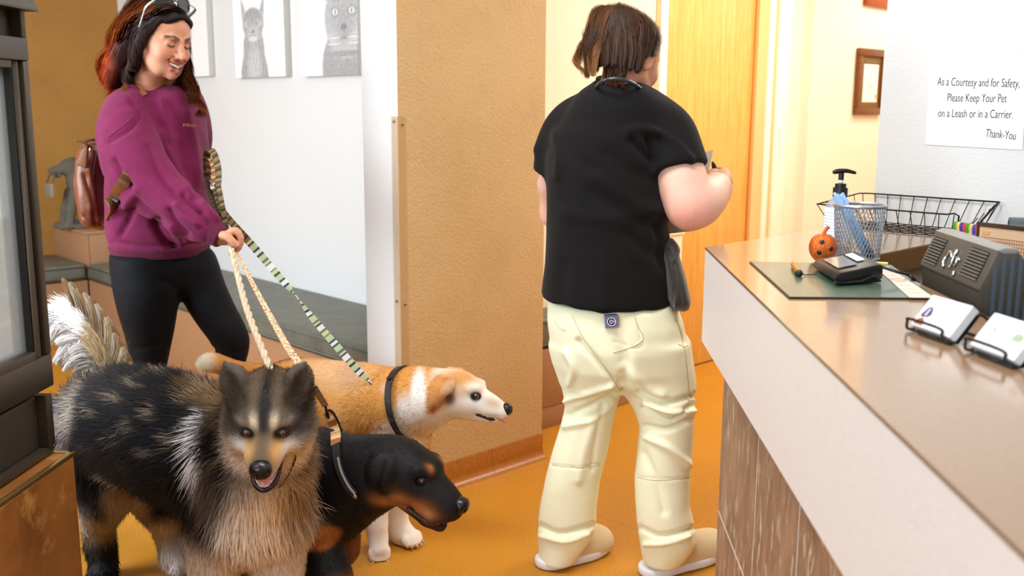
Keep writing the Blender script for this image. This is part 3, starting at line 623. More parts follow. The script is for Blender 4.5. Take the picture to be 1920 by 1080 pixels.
# desk mat
dm = thing('desk_mat', 'dark green desk mat with black rim lying under the signature pad', 'desk mat', (.64, 1.95, ZT))
q = [atz(x, y, ZT+.003) for x, y in ((1405, 490), (1480, 557.5), (1757, 559.5), (1672, 497))]
ctr = sum(q)/4; MB().prism([p-uZ*.0025 for p in q], uZ*.0025).build('rim', M_BLK, dm)
MB().prism([ctr+(p-ctr)*.985+uZ*.0001 for p in q], uZ*.0006).build('surface', mat('green_mat_surface', rgb(62, 88, 68), .28, var=(60, rgb(84, 104, 84), .4, .7, (1, .15, 1)), coat=.3), dm)
rc = thing('receipt_paper', 'beige printed form lying on the right end of the green desk mat', 'paper', (.74, 1.85, ZT+.004))
rq = [atz(x, y, ZT+.0045) for x, y in ((1705, 558), (1752, 558.5), (1664, 500), (1640, 500))]
MB().prism(rq, uZ*.0006).build('sheet', mat('beige_form_paper', rgb(236, 214, 196), .7), rc)
m = MB()
for k in range(7):
    f = .12+.11*k; a = rq[0]*(1-f)+rq[3]*f; b = rq[1]*(1-f)+rq[2]*f; m.prism([a*.85+b*.15+uZ*.0006, a*.3+b*.7+uZ*.0006, a*.3+b*.7+uZ*.0006+N(rq[3]-rq[0])*.004, a*.85+b*.15+uZ*.0006+N(rq[3]-rq[0])*.004], uZ*.0002)
m.build('printed_lines', mat('form_ink', rgb(190, 160, 140), .8), rc)['kind'] = 'stuff'
yn = thing('sticky_note', 'small yellow sticky note beside the mesh pen cup', 'note', atz(1652, 494, ZT)); MB().box(atz(1652, 494, ZT+.003), (.014, .012, .002), frame((.4, 1, 0))).build('pad', mat('yellow_note', rgb(226, 208, 110), .7), yn)
# signature pad
sp_ = thing('signature_pad', 'black electronic signature pad with small grey screen on the desk mat', 'signature pad', (.65, 2.0, ZT+.004))
A_ = atz(1563, 533, ZT+.006); B_ = atz(1655, 528, ZT+.006); xv = N((B_-A_)*[1, 1, 0]); wx = np.linalg.norm(B_-A_); yv = atz(1521, 505, ZT+.006)-A_; dp = np.linalg.norm(yv); yv = yv/dp
def sq(u, v, z): return A_+xv*u+yv*v+uZ*(z*.85)
prof = [(0, .012), (.012, .026), (wx*.45, .031), (wx-.012, .040), (wx, .038), (wx, .006), (wx-.03, 0), (.012, 0)]
m = MB(); m.prism([sq(u, 0, z) for u, z in prof], yv*dp); m.build('case', M_BLK, sp_, bevel=.004)
nz = N(np.cross(sq(wx*.9, 0, .046)-sq(.02, 0, .027), -yv)*-1); 
def top_(u, v, e=0): return A_+xv*u*wx+yv*v*dp+uZ*(.85*(.0262+(u*wx-.012)*(.0138/(wx-.024)))+.0016+e)
m = MB(); m.prism([top_(.16, .18), top_(.56, .18), top_(.56, .80), top_(.16, .80)], uZ*.0012); m.build('screen', mat('grey_lcd', rgb(150, 150, 142), .15, coat=.5), sp_)
m = MB(); m.prism([top_(.64, .34), top_(.80, .34), top_(.80, .84), top_(.64, .84)], uZ*.0012); m.build('white_label', M_PAPER, sp_)
m = MB(); m.prism([sq(.0, -.012, .0), sq(.0, -.012, .008), sq(.02, -.014, .006), sq(wx*.5, -.016, .008), sq(wx*.78, -.012, .018), sq(wx-.004, -.004, .004), sq(wx-.004, -.004, 0)], yv*.011); m.build('pen_rest', mat('glossy_black_plastic', rgb(20, 20, 22), .12, coat=.5), sp_, bevel=.003)
sy = thing('stylus', 'short black and brass stylus tethered to the signature pad on the mat', 'stylus', (.59, 2.05, ZT+.004))
pa, pb = atz(1487, 494, ZT+.010), atz(1498, 512, ZT+.010); d_ = N(pb-pa)
MB().tube([pa, pa+d_*.012, pb-d_*.01, pb], [.002, .006, .0065, .004], 12).build('barrel', mat('brass_barrel', rgb(196, 140, 60), .3, .6), sy, smooth=True)
MB().ball(pb+d_*.004, .0075).build('tip', M_BLK, sy, smooth=True)
MB().tube(spline([pb+d_*.006, atz(1512, 515, ZT+.006), atz(1530, 514, ZT+.008)], 12), .0012, 6).build('tether', M_BLK, sy, smooth=True)
cd = thing('signature_pad_cable', 'thin black cable from the signature pad over the mat edge', 'cable', (.74, 1.95, ZT))
MB().tube(spline([sq(wx, .05, .03), atz(1682, 510, ZT+.022), atz(1702, 515, ZT+.012), atz(1712, 523, ZT+.004), atz(1722, 530, ZT-.02)], 20), .003, 8).build('cord', M_BLK, cd, smooth=True)
# pen cup of wire mesh
cup_c = atz(1606, 486, ZT); cup_h = .122; cup_r = (.047, .055)
cu = thing('mesh_pen_cup', 'silver wire mesh pen cup holding pale blue sticks', 'pen cup', cup_c)
M_SILV = mat('silver_wire', rgb(176, 182, 190), .35, .7)
m = MB(); nh = 40; nv = 22
def cpt(th, z): r = cup_r[0]+(cup_r[1]-cup_r[0])*z/cup_h; return cup_c+np.array([r*math.cos(th), r*math.sin(th), z])
for k in range(nh):
    for sg_ in (1, -1):
        m.tube([cpt(2*math.pi*k/nh+sg_*u*.9, .004+u*(cup_h-.006)) for u in np.linspace(0, 1, 9)], .00085, 4, caps=False)
o = m.build('mesh_wall', M_SILV, cu, smooth=True); o['kind'] = 'stuff'
def ring(c, r, z, t, m_, nm, par): return MB().tube([np.asarray(c)+np.array([r*math.cos(a), r*math.sin(a), z]) for a in np.linspace(0, 2*math.pi, 41)], t, 8, caps=False).build(nm, m_, par, smooth=True)
ring(cup_c, cup_r[1], cup_h, .004, M_SILV, 'rim', cu); ring(cup_c, cup_r[0], .004, .003, M_SILV, 'base_ring', cu)
MB().lathe([(.0, .002), (.046, .002), (.046, .004), (0, .004)], cup_c).build('bottom', M_SILV, cu)
M_BLUE = mat('pale_blue_plastic', rgb(150, 190, 236), .35, trans=.2)
for k in range(11):
    a = -2.4+.12*k; p0 = cup_c+np.array([.026+.010*math.cos(k*2.1), .016*math.sin(k*1.7), .006]); p1 = cup_c+np.array([-.058+.0042*(k % 6)+.002*math.sin(k*5), -.004+.012*math.cos(k*1.9), .140+.010*math.sin(k*2.3)])
    t = tag(MB().tube([p0, p0*.5+p1*.5, p1], [.0036, .0044, .0036], 8).build('blue_stick', M_BLUE, smooth=True, loc=p0), 'pale blue plastic stick standing in the silver mesh pen cup', 'stick', 'blue sticks in the mesh cup')
pk = thing('black_clip', 'small black clip standing in front of the mesh pen cup', 'clip', atz(1630, 494, ZT))
c_ = atz(1631, 490, ZT); m = MB(); m.prism([c_+uC*.0+uD*-.012, c_+uD*.012, c_+uZ*.028+uD*.004, c_+uZ*.03-uD*.002], uC*.012); m.build('body', M_BLK, pk, bevel=.003)
# pumpkin
pc = atz(1541, 492, ZT); pn = thing('glitter_pumpkin', 'small glittery orange pumpkin with dark spots behind the desk mat', 'pumpkin', pc)
M_GLIT = mat('orange_glitter', rgb(216, 100, 30), .3, .55, var=(520, rgb(255, 190, 110), .56, .64), bump=(600, .9, .002))
r_ = .030; V = []; Fc = []; n, k_ = 40, 16
for i in range(k_+1):
    th = math.pi*i/k_
    for j in range(n):
        ph = 2*math.pi*j/n; g = 1-.07*abs(math.cos(ph*4))**6*math.sin(th); V.append(pc+np.array([r_*g*math.sin(th)*math.cos(ph), r_*g*math.sin(th)*math.sin(ph), r_*1.12*(1+math.cos(th)*(1-.12*math.exp(-(th/.5)**2)))]))
for i in range(k_):
    for j in range(n): Fc.append((i*n+j, (i+1)*n+j, (i+1)*n+(j+1) % n, i*n+(j+1) % n))
mesh_obj('body', V, Fc, M_GLIT, pn, True)
MB().tube(spline([pc+uZ*.060, pc+uZ*.070+uD*.003, pc+uZ*.080+uD*.010], 8), [.006, .005, .0045, .004, .004, .004, .0045, .005], 8).build('stem', M_GLIT, pn, smooth=True)
M_SPOT = mat('dark_glitter', rgb(44, 40, 50), .35, .4)
for ax, az in ((-.42, .55), (.36, .0), (-.62, -.32), (.1, -.8)):
    d_ = N([ax, -1, az]); MB().ball(pc+uZ*.0336+d_*np.array([.0295, .0295, .033]), (.0055, .002, .0055), frame(d_)).build('spot', M_SPOT, pn, smooth=True)
# pump bottle
bc = atz(1569, 462, ZT); pb_ = thing('pump_bottle', 'clear hand sanitizer bottle with black pump behind the pen cup', 'bottle', bc)
S_ = .0465/.0465
M_CLR = mat('clear_bottle_plastic', (.97, .97, .97), .08, trans=.85, alpha=.6)
MB().lathe([(0, 0), (.030, 0), (.0335, .004), (.0335, 0.0870), (.032, 0.1000), (.026, 0.1120), (.017, 0.1190), (.015, 0.1220), (.015, 0.1320), (0, 0.1320)], bc, n=32).build('bottle_body', M_CLR, pb_, smooth=True, sharp=50)
MB().lathe([(.0341, .015), (.0341, .098), (.0337, .098), (.0337, .015)], bc, n=32).build('label', mat('pale_label', rgb(232, 240, 248), .5), pb_, smooth=True, sharp=50)
m = MB()
for k in range(9): m.lathe([(.03435, .024+.0075*k), (.03435, .0255+.0075*k)], bc, n=32)
m.build('label_lines', mat('blue_label_print', rgb(170, 190, 224), .6), pb_)
MB().lathe([(.0175, 0.1220), (.0178, 0.1380), (.0178, 0.1450), (.0135, 0.1460), (.0135, 0.1550), (.006, 0.1560), (0, 0.1560)], bc, n=24).build('collar', M_BLK, pb_, smooth=True, sharp=40)
MB().lathe([(.0055, 0.1560), (.0055, 0.1640), (0, 0.1640)], bc, n=16).build('stem_white', mat('white_stem', rgb(240, 240, 240), .4), pb_, smooth=True)
MB().lathe([(.0065, 0.1640), (.0065, 0.1810), (0, 0.1820)], bc, n=16).build('pump_shaft', M_BLK, pb_, smooth=True, sharp=40)
hd = N(uD+uC*.1); m = MB(); m.tube(spline([bc+uZ*0.1820-hd*.021, bc+uZ*0.1850-hd*.008, bc+uZ*0.1860+hd*.012, bc+uZ*0.1825+hd*.028, bc+uZ*0.1805+hd*.036], 14), [.004, .0055, .006, .0062, .0062, .006, .0056, .0052, .0048, .0045, .0042, .004, .0036, .003], 10); m.build('pump_head', M_BLK, pb_, smooth=True)
# wire basket along the white wall
wb = thing('wire_basket', 'black wire letter basket on the counter along the white wall', 'basket', W(-1.6, .72, ZT))
def bp(a, b, z): return W(a, b, ZT+z)
a0_, a1_, b0_, b1_ = -1.295, -1.640, .575, .775           # bottom; rails splay outward
ra0, ra1, rb0, rb1 = -1.275, -1.675, .525, .79; hz = .085
m = MB(); fl = lambda pts, r=.0016: m.tube(pts, r, 6)
rail = [bp(ra0, rb0, hz-.018), bp(ra0, rb1-.02, hz), bp(ra0-.02, rb1, hz), bp(ra1, rb1, hz)]
fl(rail, .0022); fl([bp(ra0, rb0+.01, hz-.018), bp(ra0-.02, rb0, hz-.018), bp(ra1+.03, rb0, hz-.018), bp(ra1+.01, rb0, hz-.014), bp(ra1, rb0+.005, hz-.020), bp(ra1+.012, rb0+.03, 0)], .0022); fl([bp(ra1, rb1, hz), bp(ra1+.006, rb1-.02, hz-.012), bp(a1_, b0_+.12, 0)], .003)
m.build('top_rail', M_BLKM, wb, smooth=True)
for k in range(11):
    f = k/10; a = a0_+(a1_-a0_)*f; ra = ra0+(ra1-ra0)*f; rf = ra0+(ra1+.01-ra0)*f
    m = MB(); m.tube([bp(rf, rb0, hz-.018), bp(a, b0_, .004), bp(a, b1_, .004), bp(ra, rb1, hz)], .0013, 6); m.build('wire', M_BLKM, wb, smooth=True)
for k in range(6):
    f = k/5; b = b0_+(b1_-b0_)*f; rb = rb0+(rb1-rb0)*f; m = MB(); m.tube([bp(ra0, rb, hz-.018+.018*f), bp(a0_, b, .003), bp(a1_, b, .003), bp(a1_-.03, b+.01, .03+.05*f)], .0013, 6); m.build('wire', M_BLKM, wb, smooth=True)
# dark register box with vents
bx = thing('receipt_printer', 'dark grey receipt printer with sloped vented face on the inner shelf', 'printer', (.95, 2.0, rz))
F0 = atp(1724, 495, Kc(0, .375), uD); F1 = atp(1834, 545, Kc(0, .375), uD); Fz = (F0[2]+F1[2])/2
c0_, c1_ = (F0-K0)@uC, (F1-K0)@uC; dF = .375
def xp(c, d, z): return Kc(c, d, z)
zt_ = 1.163; dt = .402; prof = [(dF+.012, rz), (dF+.004, Fz-.004), (dF, Fz), (dt, zt_), (dt+.012, zt_+.004), (dt+.034, zt_+.001), (dt+.075, zt_-.05), (dt+.09, rz)]
MB().prism([xp(c1_, d, z) for d, z in prof], uC*(c0_-c1_)).build('case', M_DGREY, bx, bevel=.003)
MB().prism([xp(c1_-.001, d, z) for d, z in ((dt-.001, zt_), (dt+.012, zt_+.0055), (dt+.034, zt_+.0035), (dt+.034, zt_-.006), (dt+.01, zt_-.006))], uC*(c0_-c1_+.002)).build('grey_lid', mat('light_grey_plastic', rgb(150, 150, 146), .4), bx, bevel=.002)
fu = N(np.array(xp(0, dt, zt_))-np.array(xp(0, dF, Fz))); fn = N(np.cross(fu, uC)); fn = fn if fn@uD < 0 else -fn; Lf = math.hypot(dt-dF, zt_-Fz); Lc = c0_-c1_
def fp(u, v, e=0): return np.array(xp(c0_-u*Lc, dF, Fz))+fu*v*Lf+fn*e       # u: far to near, v: up the slope
M_VENT = mat('vent_shadow', rgb(34, 30, 26), .6); M_RIB = mat('vent_rib', rgb(112, 108, 100), .4)
for u0, u1, v0, v1 in ((.04, .27, .12, .86), (.66, .93, .16, .90)):
    m = MB(); m.prism([fp(u0, v0, .0002), fp(u1, v0, .0002), fp(u1, v1, .0002), fp(u0, v1, .0002)], fn*.0006); m.build('vent_recess', M_VENT, bx)
    for k in range(9):
        v = v0+(v1-v0)*(k+.15)/9; m = MB(); m.prism([fp(u0+.004, v, .0009), fp(u1-.004, v, .0009), fp(u1-.004, v+.036, .0009), fp(u0+.004, v+.036, .0009)], fn*.0022); m.build('vent_rib', M_RIB, bx)
M_CHR = mat('chrome', rgb(230, 230, 230), .12, 1)
m = MB(); m.tube([fp(.42+.045*math.cos(a), .40+.2*math.sin(a), .003) for a in np.linspace(.4, 4.6, 14)], .0035, 8); m.tube([fp(.50, .72, .003), fp(.49, .5, .003), fp(.51, .22, .003)], .003, 8); m.tube([fp(.56, .3, .003), fp(.565, .55, .003)], .0026, 8); m.tube([fp(.53, .52, .003), fp(.60, .50, .003)], .0024, 8); m.tube([fp(.60, .2, .003), fp(.605, .06, .003)], .003, 8)
m.build('chrome_emblem', M_CHR, bx, smooth=True)
m = MB(); yb = rz+.012
for k in range(5):
    d = dF+.022+.014*k; zt2 = min(zt_-.012, Fz-.004+(d-dF)*(zt_-Fz)/(dt-dF)-.012); m.hexa([xp(c1_-.0025, d, yb), xp(c1_-.0025, d+.007, yb), xp(c1_-.0003, d+.007, yb), xp(c1_-.0003, d, yb), xp(c1_-.0025, d, zt2), xp(c1_-.0025, d+.007, zt2), xp(c1_-.0003, d+.007, zt2), xp(c1_-.0003, d, zt2)])
m.build('side_vents', mat('blue_grey_rib', rgb(84, 96, 108), .35), bx)
# coloured tabs and framed chart behind the printer
for k, c in enumerate([(60, 170, 50), (238, 206, 120), (66, 50, 170), (220, 60, 40), (50, 160, 50), (240, 206, 120), (60, 60, 180), (236, 50, 24)]):
    p = atp(1793+6*k, 425+1.0*k, Kc(0, .66), uD); cn = ('green', 'cream', 'violet', 'red', 'green', 'cream', 'blue', 'scarlet')[k]
    pos = ('first from the left', 'second from the left', 'third from the left', 'fourth from the left', 'fifth from the left', 'sixth from the left', 'seventh from the left', 'last beside the framed chart')[k]
    t = thing('plastic_tab', '%s plastic tab standing in the row behind the printer, %s' % (cn, pos), 'tab', p-uZ*.075, 'coloured tabs behind the printer')
    m = MB(); m.box(p-uZ*.034, (.0042, .012, .036), frame(uC)); m.build('stem', mat('tab_%d' % k, rgb(*c), .35), t, bevel=.003); MB().lathe([(.0, -.005), (.012, -.005), (.012, .004), (0, .005)], p+uZ*.002, uD, 14).build('top_disc', mat('tab_top_%d' % k, rgb(*c), .35), t, bevel=.002)
    m = MB(); m.box(p-uZ*.06-uC*.013, (.0046, .0012, .02), frame(uC)); m.build('white_sticker', M_PAPER, t)
fc = thing('framed_chart', 'beige printed chart in a thin dark frame standing behind the printer', 'chart', Kc(-.65, .63, rz))
q = [atp(x, y, Kc(0, .64), uD) for x, y in ((1834, 418), (1921, 427))]; dz = .12
xq = N(q[1]-q[0]); q[1] = q[0]+xq*.30
m = MB(); m.prism([q[0], q[1], q[1]-uZ*dz, q[0]-uZ*dz], uD*.008); m.build('chart_sheet', mat('beige_chart_paper', rgb(226, 192, 160), .7), fc)
m = MB(); m.prism([q[0]+uZ*.002-uD*.003, q[1]+uZ*.002-uD*.003, q[1]-uZ*.007-uD*.003, q[0]-uZ*.007-uD*.003], uD*.012); m.prism([q[0]+uZ*.002-uD*.003, q[0]+xq*.012+uZ*.002-uD*.003, q[0]+xq*.012-uZ*dz-uD*.003, q[0]-uZ*dz-uD*.003], uD*.012); m.build('dark_frame', mat('dark_brown_frame', rgb(48, 32, 22), .4), fc, bevel=.001)
m = MB()
for k in range(10):
    z = .030+.0075*k; m.prism([q[0]+xq*.026-uZ*z-uD*.0008, q[1]-xq*.01-uZ*z-uD*.0008, q[1]-xq*.01-uZ*(z+.0012)-uD*.0008, q[0]+xq*.026-uZ*(z+.0012)-uD*.0008], uD*.0006)
for k in range(22):
    u = .03+.012*k; m.prism([q[0]+xq*u-uZ*.030-uD*.0008, q[0]+xq*(u+.0012)-uZ*.030-uD*.0008, q[0]+xq*(u+.0012)-uZ*dz-uD*.0008, q[0]+xq*u-uZ*dz-uD*.0008], uD*.0006)
m.build('printed_grid', mat('chart_ink', rgb(176, 130, 96), .8), fc)
m = MB(); a = q[0]+xq*.03-uZ*.017-uD*.0012; m.prism([a, a+xq*.04, a+xq*.04-uZ*.008, a-uZ*.008], uD*.0006); m.build('gold_heading', mat('gold_ink', rgb(222, 180, 90), .7), fc)
gs = thing('grey_tray_edge', 'blue-grey plastic tray standing behind the framed chart', 'tray', Kc(-.5, .72, rz)); p = atp(1890, 418, Kc(0, .70), uD); m = MB(); m.prism([p, p+xq*.25, p+xq*.25+uZ*.014, p+uZ*.014], uD*.05); m.prism([p-uZ*.12, p+xq*.25-uZ*.12, p+xq*.25, p], uD*.004); m.build('body', mat('blue_grey_plastic', rgb(100, 116, 124), .45), gs, bevel=.002)
# business cards in wire stands
def card_stand(L, R, tl, lab1, lab2, pic_kind):
    Lp, Rp = atz(*L, ZT+.004), atz(*R, ZT+.004); x = N((Rp-Lp)*[1, 1, 0]); w = np.linalg.norm(Rp-Lp); y = np.array([-x[1], x[0], 0]); y = y if y@uD > 0 else -y
    t = thing('card_stand', lab1, 'card stand', (Lp+Rp)/2*[1, 1, 0]+uZ*ZT); up = N(y*.62+uZ*.78); cn = N(np.cross(x, up)); cn = cn if cn[2] > 0 else -cn
    m = MB(); lip = .016
    a, b = Lp-x*.002, Rp+x*.002
    m.tube(spline([a+y*.010+uZ*0, a-y*.003+uZ*.001, a-y*.004+uZ*.012, a+x*.006-y*.004+uZ*.017, b-x*.020-y*.004+uZ*.017, b-x*.014-y*.004+uZ*.008, b-x*.004-y*.003+uZ*.001, b+y*.010], 36), .0022, 8)
    m.tube([a-y*.003+uZ*.001, b-y*.003+uZ*.001], .0022, 8); m.build('front_lip', M_BLKM, t, smooth=True)
    m = MB(); m.fbox(a+y*.012-uZ*.002, x*(w+.004), up*.052, -cn*.0015); m.build('back_plate', M_BLKM, t)
    m = MB(); m.tube(spline([b+y*.012+up*.052, b+y*.06+uZ*.03, b+y*.075+uZ*-.002], 8), .0024, 8); m.tube(spline([a+y*.012+up*.052, a+y*.06+uZ*.03, a+y*.075-uZ*.002], 8), .0024, 8); m.tube([a+y*.075-uZ*.002, b+y*.075-uZ*.002], .0024, 8); m.build('rear_leg', M_BLKM, t, smooth=True)
    s = thing('card_stack', lab2, 'business cards', (Lp+Rp)/2); h = .056
    m = MB(); m.fbox(a+x*.003+y*.010, x*(w-.002), up*h, cn*.012); m.build('stack', mat('card_edges', rgb(226, 230, 234), .6, var=(900, rgb(200, 206, 212), .4, .6, (1, 1, 1))), s)
    o = a+x*.003+y*.010+cn*.0122; e1, e2 = x*(w-.002), up*h
    def cp(u, v): return o+e1*u+e2*v
    m = MB(); m.prism([cp(0, 0), cp(1, 0), cp(1, 1), cp(0, 1)], cn*.0006); m.build('top_card', mat('white_card', rgb(252, 252, 255), .35), s)
    def patch(nm, pts, c, e=.0007): m = MB(); m.prism([cp(u, v)+cn*e for u, v in pts], cn*.0002); m.build(nm, mat(nm+'_ink', rgb(*c), .6), s)
    if pic_kind:
        patch('blue_jacket', [(.06, .36), (.10, .30), (.24, .33), (.30, .42), (.25, .60), (.19, .66), (.12, .62)], (58, 56, 130)); patch('pale_front', [(.145, .36), (.20, .36), (.205, .60), (.165, .60)], (226, 198, 180), .0009)
        patch('face', [(.16, .66), (.21, .66), (.215, .78), (.165, .78)], (232, 200, 176)); patch('rust_base', [(.02, .06), (.26, .06), (.24, .20), (.16, .30), (.06, .22)], (176, 90, 50)); patch('small_mark', [(.20, .88), (.24, .87), (.23, .92)], (70, 80, 110))
        for k in range(3): patch('text_line', [(.42, .80-.10*k), (.86-.08*k, .80-.10*k), (.86-.08*k, .81-.10*k), (.42, .81-.10*k)], (206, 210, 226))
    else:
        patch('small_mark', [(.22, .56), (.27, .54), (.26, .62), (.235, .63)], (90, 96, 130)); patch('green_picture', [(.66, .52), (.72, .44), (.86, .46), (.90, .58), (.82, .68), (.70, .66)], (170, 186, 160)); patch('text_line', [(.30, .40), (.55, .40), (.55, .41), (.30, .41)], (206, 210, 226))
card_stand((1706, 617), (1780, 643), None, 'black wire card stand nearer the printer, holding cards with a blue figure', 'stack of white business cards printed with a figure in blue', 1)
card_stand((1816, 656), (1900, 688), None, 'black wire card stand at the right photo edge, holding plain cards', 'stack of white business cards with a small green picture', 0)
# ------------------------------------------------------------------ people
M_SKIN = mat('skin', rgb(204, 146, 116), .5, attr=True, sss=.12, var=(60, rgb(196, 130, 102), .5, 2.2), spec=.4)
M_TEETH = mat('teeth', rgb(246, 240, 230), .25); M_EYE = mat('eye_white', rgb(236, 230, 224), .15, attr=True); M_LASH = mat('dark_lashes', rgb(30, 20, 16), .6)
M_HAIR = mat('hair', rgb(60, 36, 22), .5, attr=True, spec=.25); M_HAIRB = mat('hair_mass', rgb(60, 36, 22), .6, attr=True, spec=.2, bump=(60, .8, .01, (1, 1, .25)))
SK, SKD, LIP = np.array(rgb(204, 146, 116)), np.array(rgb(172, 106, 82)), np.array(rgb(166, 76, 72))
def row(y, xl, xr, D, ry=None, k=1.):   # section of a body seen between two pixel columns
    a, b = at(xl, y, D), at(xr, y, D); c = (a+b)/2; r = np.linalg.norm(b-a)/2; return (c[2], c[0], c[1], r, (ry if ry else r*k))
def px(x, y, D, r):                     # joint with radius in photograph pixels
    p = at(x, y, D); return (*p, rad(r, p))
def chain(F, rows, k=.02, n=0, op='add'): R = np.array(rows); return F.chain(R[:, :3], R[:, 3], k, op, n)

def head_field(smile=True, hh=.003):
    F = Field((-.10, -.13, -.20), (.10, .135, .135), hh)
    F.ell((0, -.02, .032), (.073, .094, .083), k=0); F.ell((0, .022, .03), (.062, .060, .062), k=.03); F.ell((0, .028, -.028), (.060, .056, .068), k=.03)
    F.ell((0, .033, -.07), (.046, .048, .038), k=.03); F.ball((0, .070, -.097), .016, k=.022)
    for s in (-1, 1):
        F.ball((s*.037, .058, -.036), .022, k=.024); F.cone((s*.055, -.005, -.055), (s*.035, .045, -.092), .012, .012, k=.025)
        F.ell((s*.031, .099, .001), (.021, .018, .0125), k=.014, op='sub')
        F.chain([(s*.012, .083, .017), (s*.029, .081, .021), (s*.047, .064, .015)], [.006, .0062, .005], k=.012)
        F.ell((s*.031, .071, .001), (.0165, .0125, .0115), k=.004); F.chain([(s*.018, .080, -.0035), (s*.031, .0835, -.0065), (s*.045, .073, -.003)], [.0022, .0026, .0022], k=.003)
        F.ell((s*.073, -.014, -.012), (.008, .019, .031), frame((s*.35, 1, 0), (0, -.2, 1)), k=.008); F.ell((s*.081, -.011, -.010), (.004, .010, .018), frame((s*.35, 1, 0), (0, -.2, 1)), k=.004, op='sub')
    F.chain([(0, .082, .008), (0, .0915, -.012), (0, .105, -.034)], [.0075, .008, .0108], k=.012)
    for s in (-1, 1): F.ball((s*.0115, .092, -.037), .0078, k=.008); F.ball((s*.006, .102, -.0475), .0032, k=.002, op='sub')
    if smile:
        up = [(-.033, .066, -.051), (-.018, .086, -.0585), (0, .0915, -.060), (.018, .086, -.0585), (.033, .066, -.051)]; lo = [(-.033, .066, -.052), (-.018, .083, -.076), (0, .087, -.0835), (.018, .083, -.076), (.033, .066, -.052)]
        mid = [(-.027, .080, -.0585), (-.014, .0915, -.067), (0, .0955, -.0705), (.014, .0915, -.067), (.027, .080, -.0585)]
        F.chain(up, [.003, .0042, .0046, .0042, .003], k=.005); F.chain(lo, [.003, .0052, .0058, .0052, .003], k=.006); F.chain(mid, [.003, .0075, .0088, .0075, .003], k=.002, op='sub')
        for s in (-1, 1): F.chain([(s*.017, .088, -.038), (s*.031, .078, -.050), (s*.036, .066, -.064)], [.0015, .002, .0012], k=.006, op='sub')
    else:
        up = [(-.024, .076, -.066), (0, .090, -.064), (.024, .076, -.066)]; lo = [(-.024, .076, -.067), (0, .088, -.074), (.024, .076, -.067)]
        F.chain(up, [.003, .0046, .003], k=.006); F.chain(lo, [.003, .005, .003], k=.006)
    F.cone((0, -.030, -.055), (0, -.034, -.16), .050, .050, k=.03)
    V, Fc = F.mesh(); G = F.grad(V); C = np.tile(SK, (len(V), 1))
    def mixc(d, w, col, a=1.):
        nonlocal C
        m = (np.clip(1-(d-w)/(w*.6), 0, 1)*a)[:, None]; C = C*(1-m)+np.asarray(col)*m
    mixc(np.minimum(poly_dist(V, up), poly_dist(V, lo)), .0052, LIP)
    for s in (-1, 1):
        mixc(poly_dist(V, np.array([(s*.014, .090, .0175), (s*.030, .087, .0235), (s*.048, .070, .0185)])), .0038, rgb(62, 36, 26), .85)
        mixc(np.linalg.norm(V-[s*.04, .075, -.036], axis=1), .018, rgb(196, 112, 92), .45); mixc(np.linalg.norm(V-[s*.031, .09, .002], axis=1), .013, rgb(168, 108, 84), .5)
    if smile: mixc(poly_dist(V, np.array(mid[1:4]))-.004, .0032, rgb(70, 26, 24))
    mixc(np.linalg.norm(V-[0, .108, -.037], axis=1), .010, rgb(204, 124, 102), .4)
    return V, Fc, C
def place(V, R, o): return V@R.T+o
def hand(F, wrist, fingers, thumb, palm, k=.008):
    F.chain(np.array(wrist)[:, :3], np.array(wrist)[:, 3], k=.015); F.chain(np.array(palm)[:, :3], np.array(palm)[:, 3], k=.012)
    for f in fingers: f = np.array(f); F.chain(f[:, :3], f[:, 3], k=.005, n=9)
    t = np.array(thumb); F.chain(t[:, :3], t[:, 3], k=.006, n=9)
def join(parts):
    Vs, Fs, Cs, n = [], [], [], 0
    for V, Fc, C in parts: Vs.append(V); Fs.append(Fc+n); Cs.append(C); n += len(V)
    return np.vstack(Vs), np.vstack(Fs), np.vstack(Cs)
def cloth(name, F, m, parent, fl=(), D=3., ns=(), sm=1, cols=None):
    V, Fc = F.mesh(); V = smooth_mesh(V, Fc, sm); G = F.grad(V)
    if fl: V = folds(V, G, fl, D)
    for fr, am, st in ns:               # soft irregularity
        q = V*np.array(st)*fr; V = V+G*(am*(np.sin(q[:, 0]+1.7*np.sin(q[:, 2]*.8))*np.sin(q[:, 1]*1.1+q[:, 2]+1.3*np.sin(q[:, 0]*.6))))[:, None]
    return fast_mesh(name, V, Fc, m, parent, cols(V) if cols else None)

# ---- smiling woman with the leashes
DA = 3.32
WA = thing('person', 'smiling woman in magenta sweatshirt and black leggings holding three dog leashes', 'person', (at(300, 960, DA)[0], DA, 0))
fA = N((.82, -.50, -.26)); RA = frame(fA, (.05, .02, 1)); oA = at(335, 84, 3.20)-RA@np.array([0, .078, 0])
hv, hf, hc = head_field(True); hv = place(hv, RA, oA)
# slim body inside the clothes
F = Field((-1.75, 2.8, .0), (-.75, 3.75, 1.62), .011)
chain(F, [px(318, 150, 3.32, 26), px(310, 200, 3.34, 44), px(300, 300, 3.34, 52), px(300, 420, 3.34, 50), px(302, 480, 3.34, 48)], .03)
chain(F, [px(285, 485, 3.29, 40), px(279, 600, 3.26, 26), px(280, 690, 3.26, 16), px(278, 790, 3.28, 16), px(278, 930, 3.26, 9)], .01); chain(F, [px(345, 485, 3.37, 40), px(404, 590, 3.34, 24), px(434, 660, 3.34, 15), px(440, 780, 3.38, 10), px(447, 930, 3.36, 7)], .01)
chain(F, [px(250, 205, 3.2, 30), px(275, 325, 3.06, 26), px(345, 400, 3.01, 20), px(405, 436, 2.97, 15)], .02); chain(F, [px(350, 205, 3.46, 20), px(352, 300, 3.52, 18), px(376, 318, 3.44, 14)], .02)
bv, bf = F.mesh(); bc_ = np.tile(SK, (len(bv), 1))
DH = 2.96
FH = Field(at(395, 490, DH)-[.02, .08, .02], at(462, 415, DH)+[.02, .12, .02], .0026)
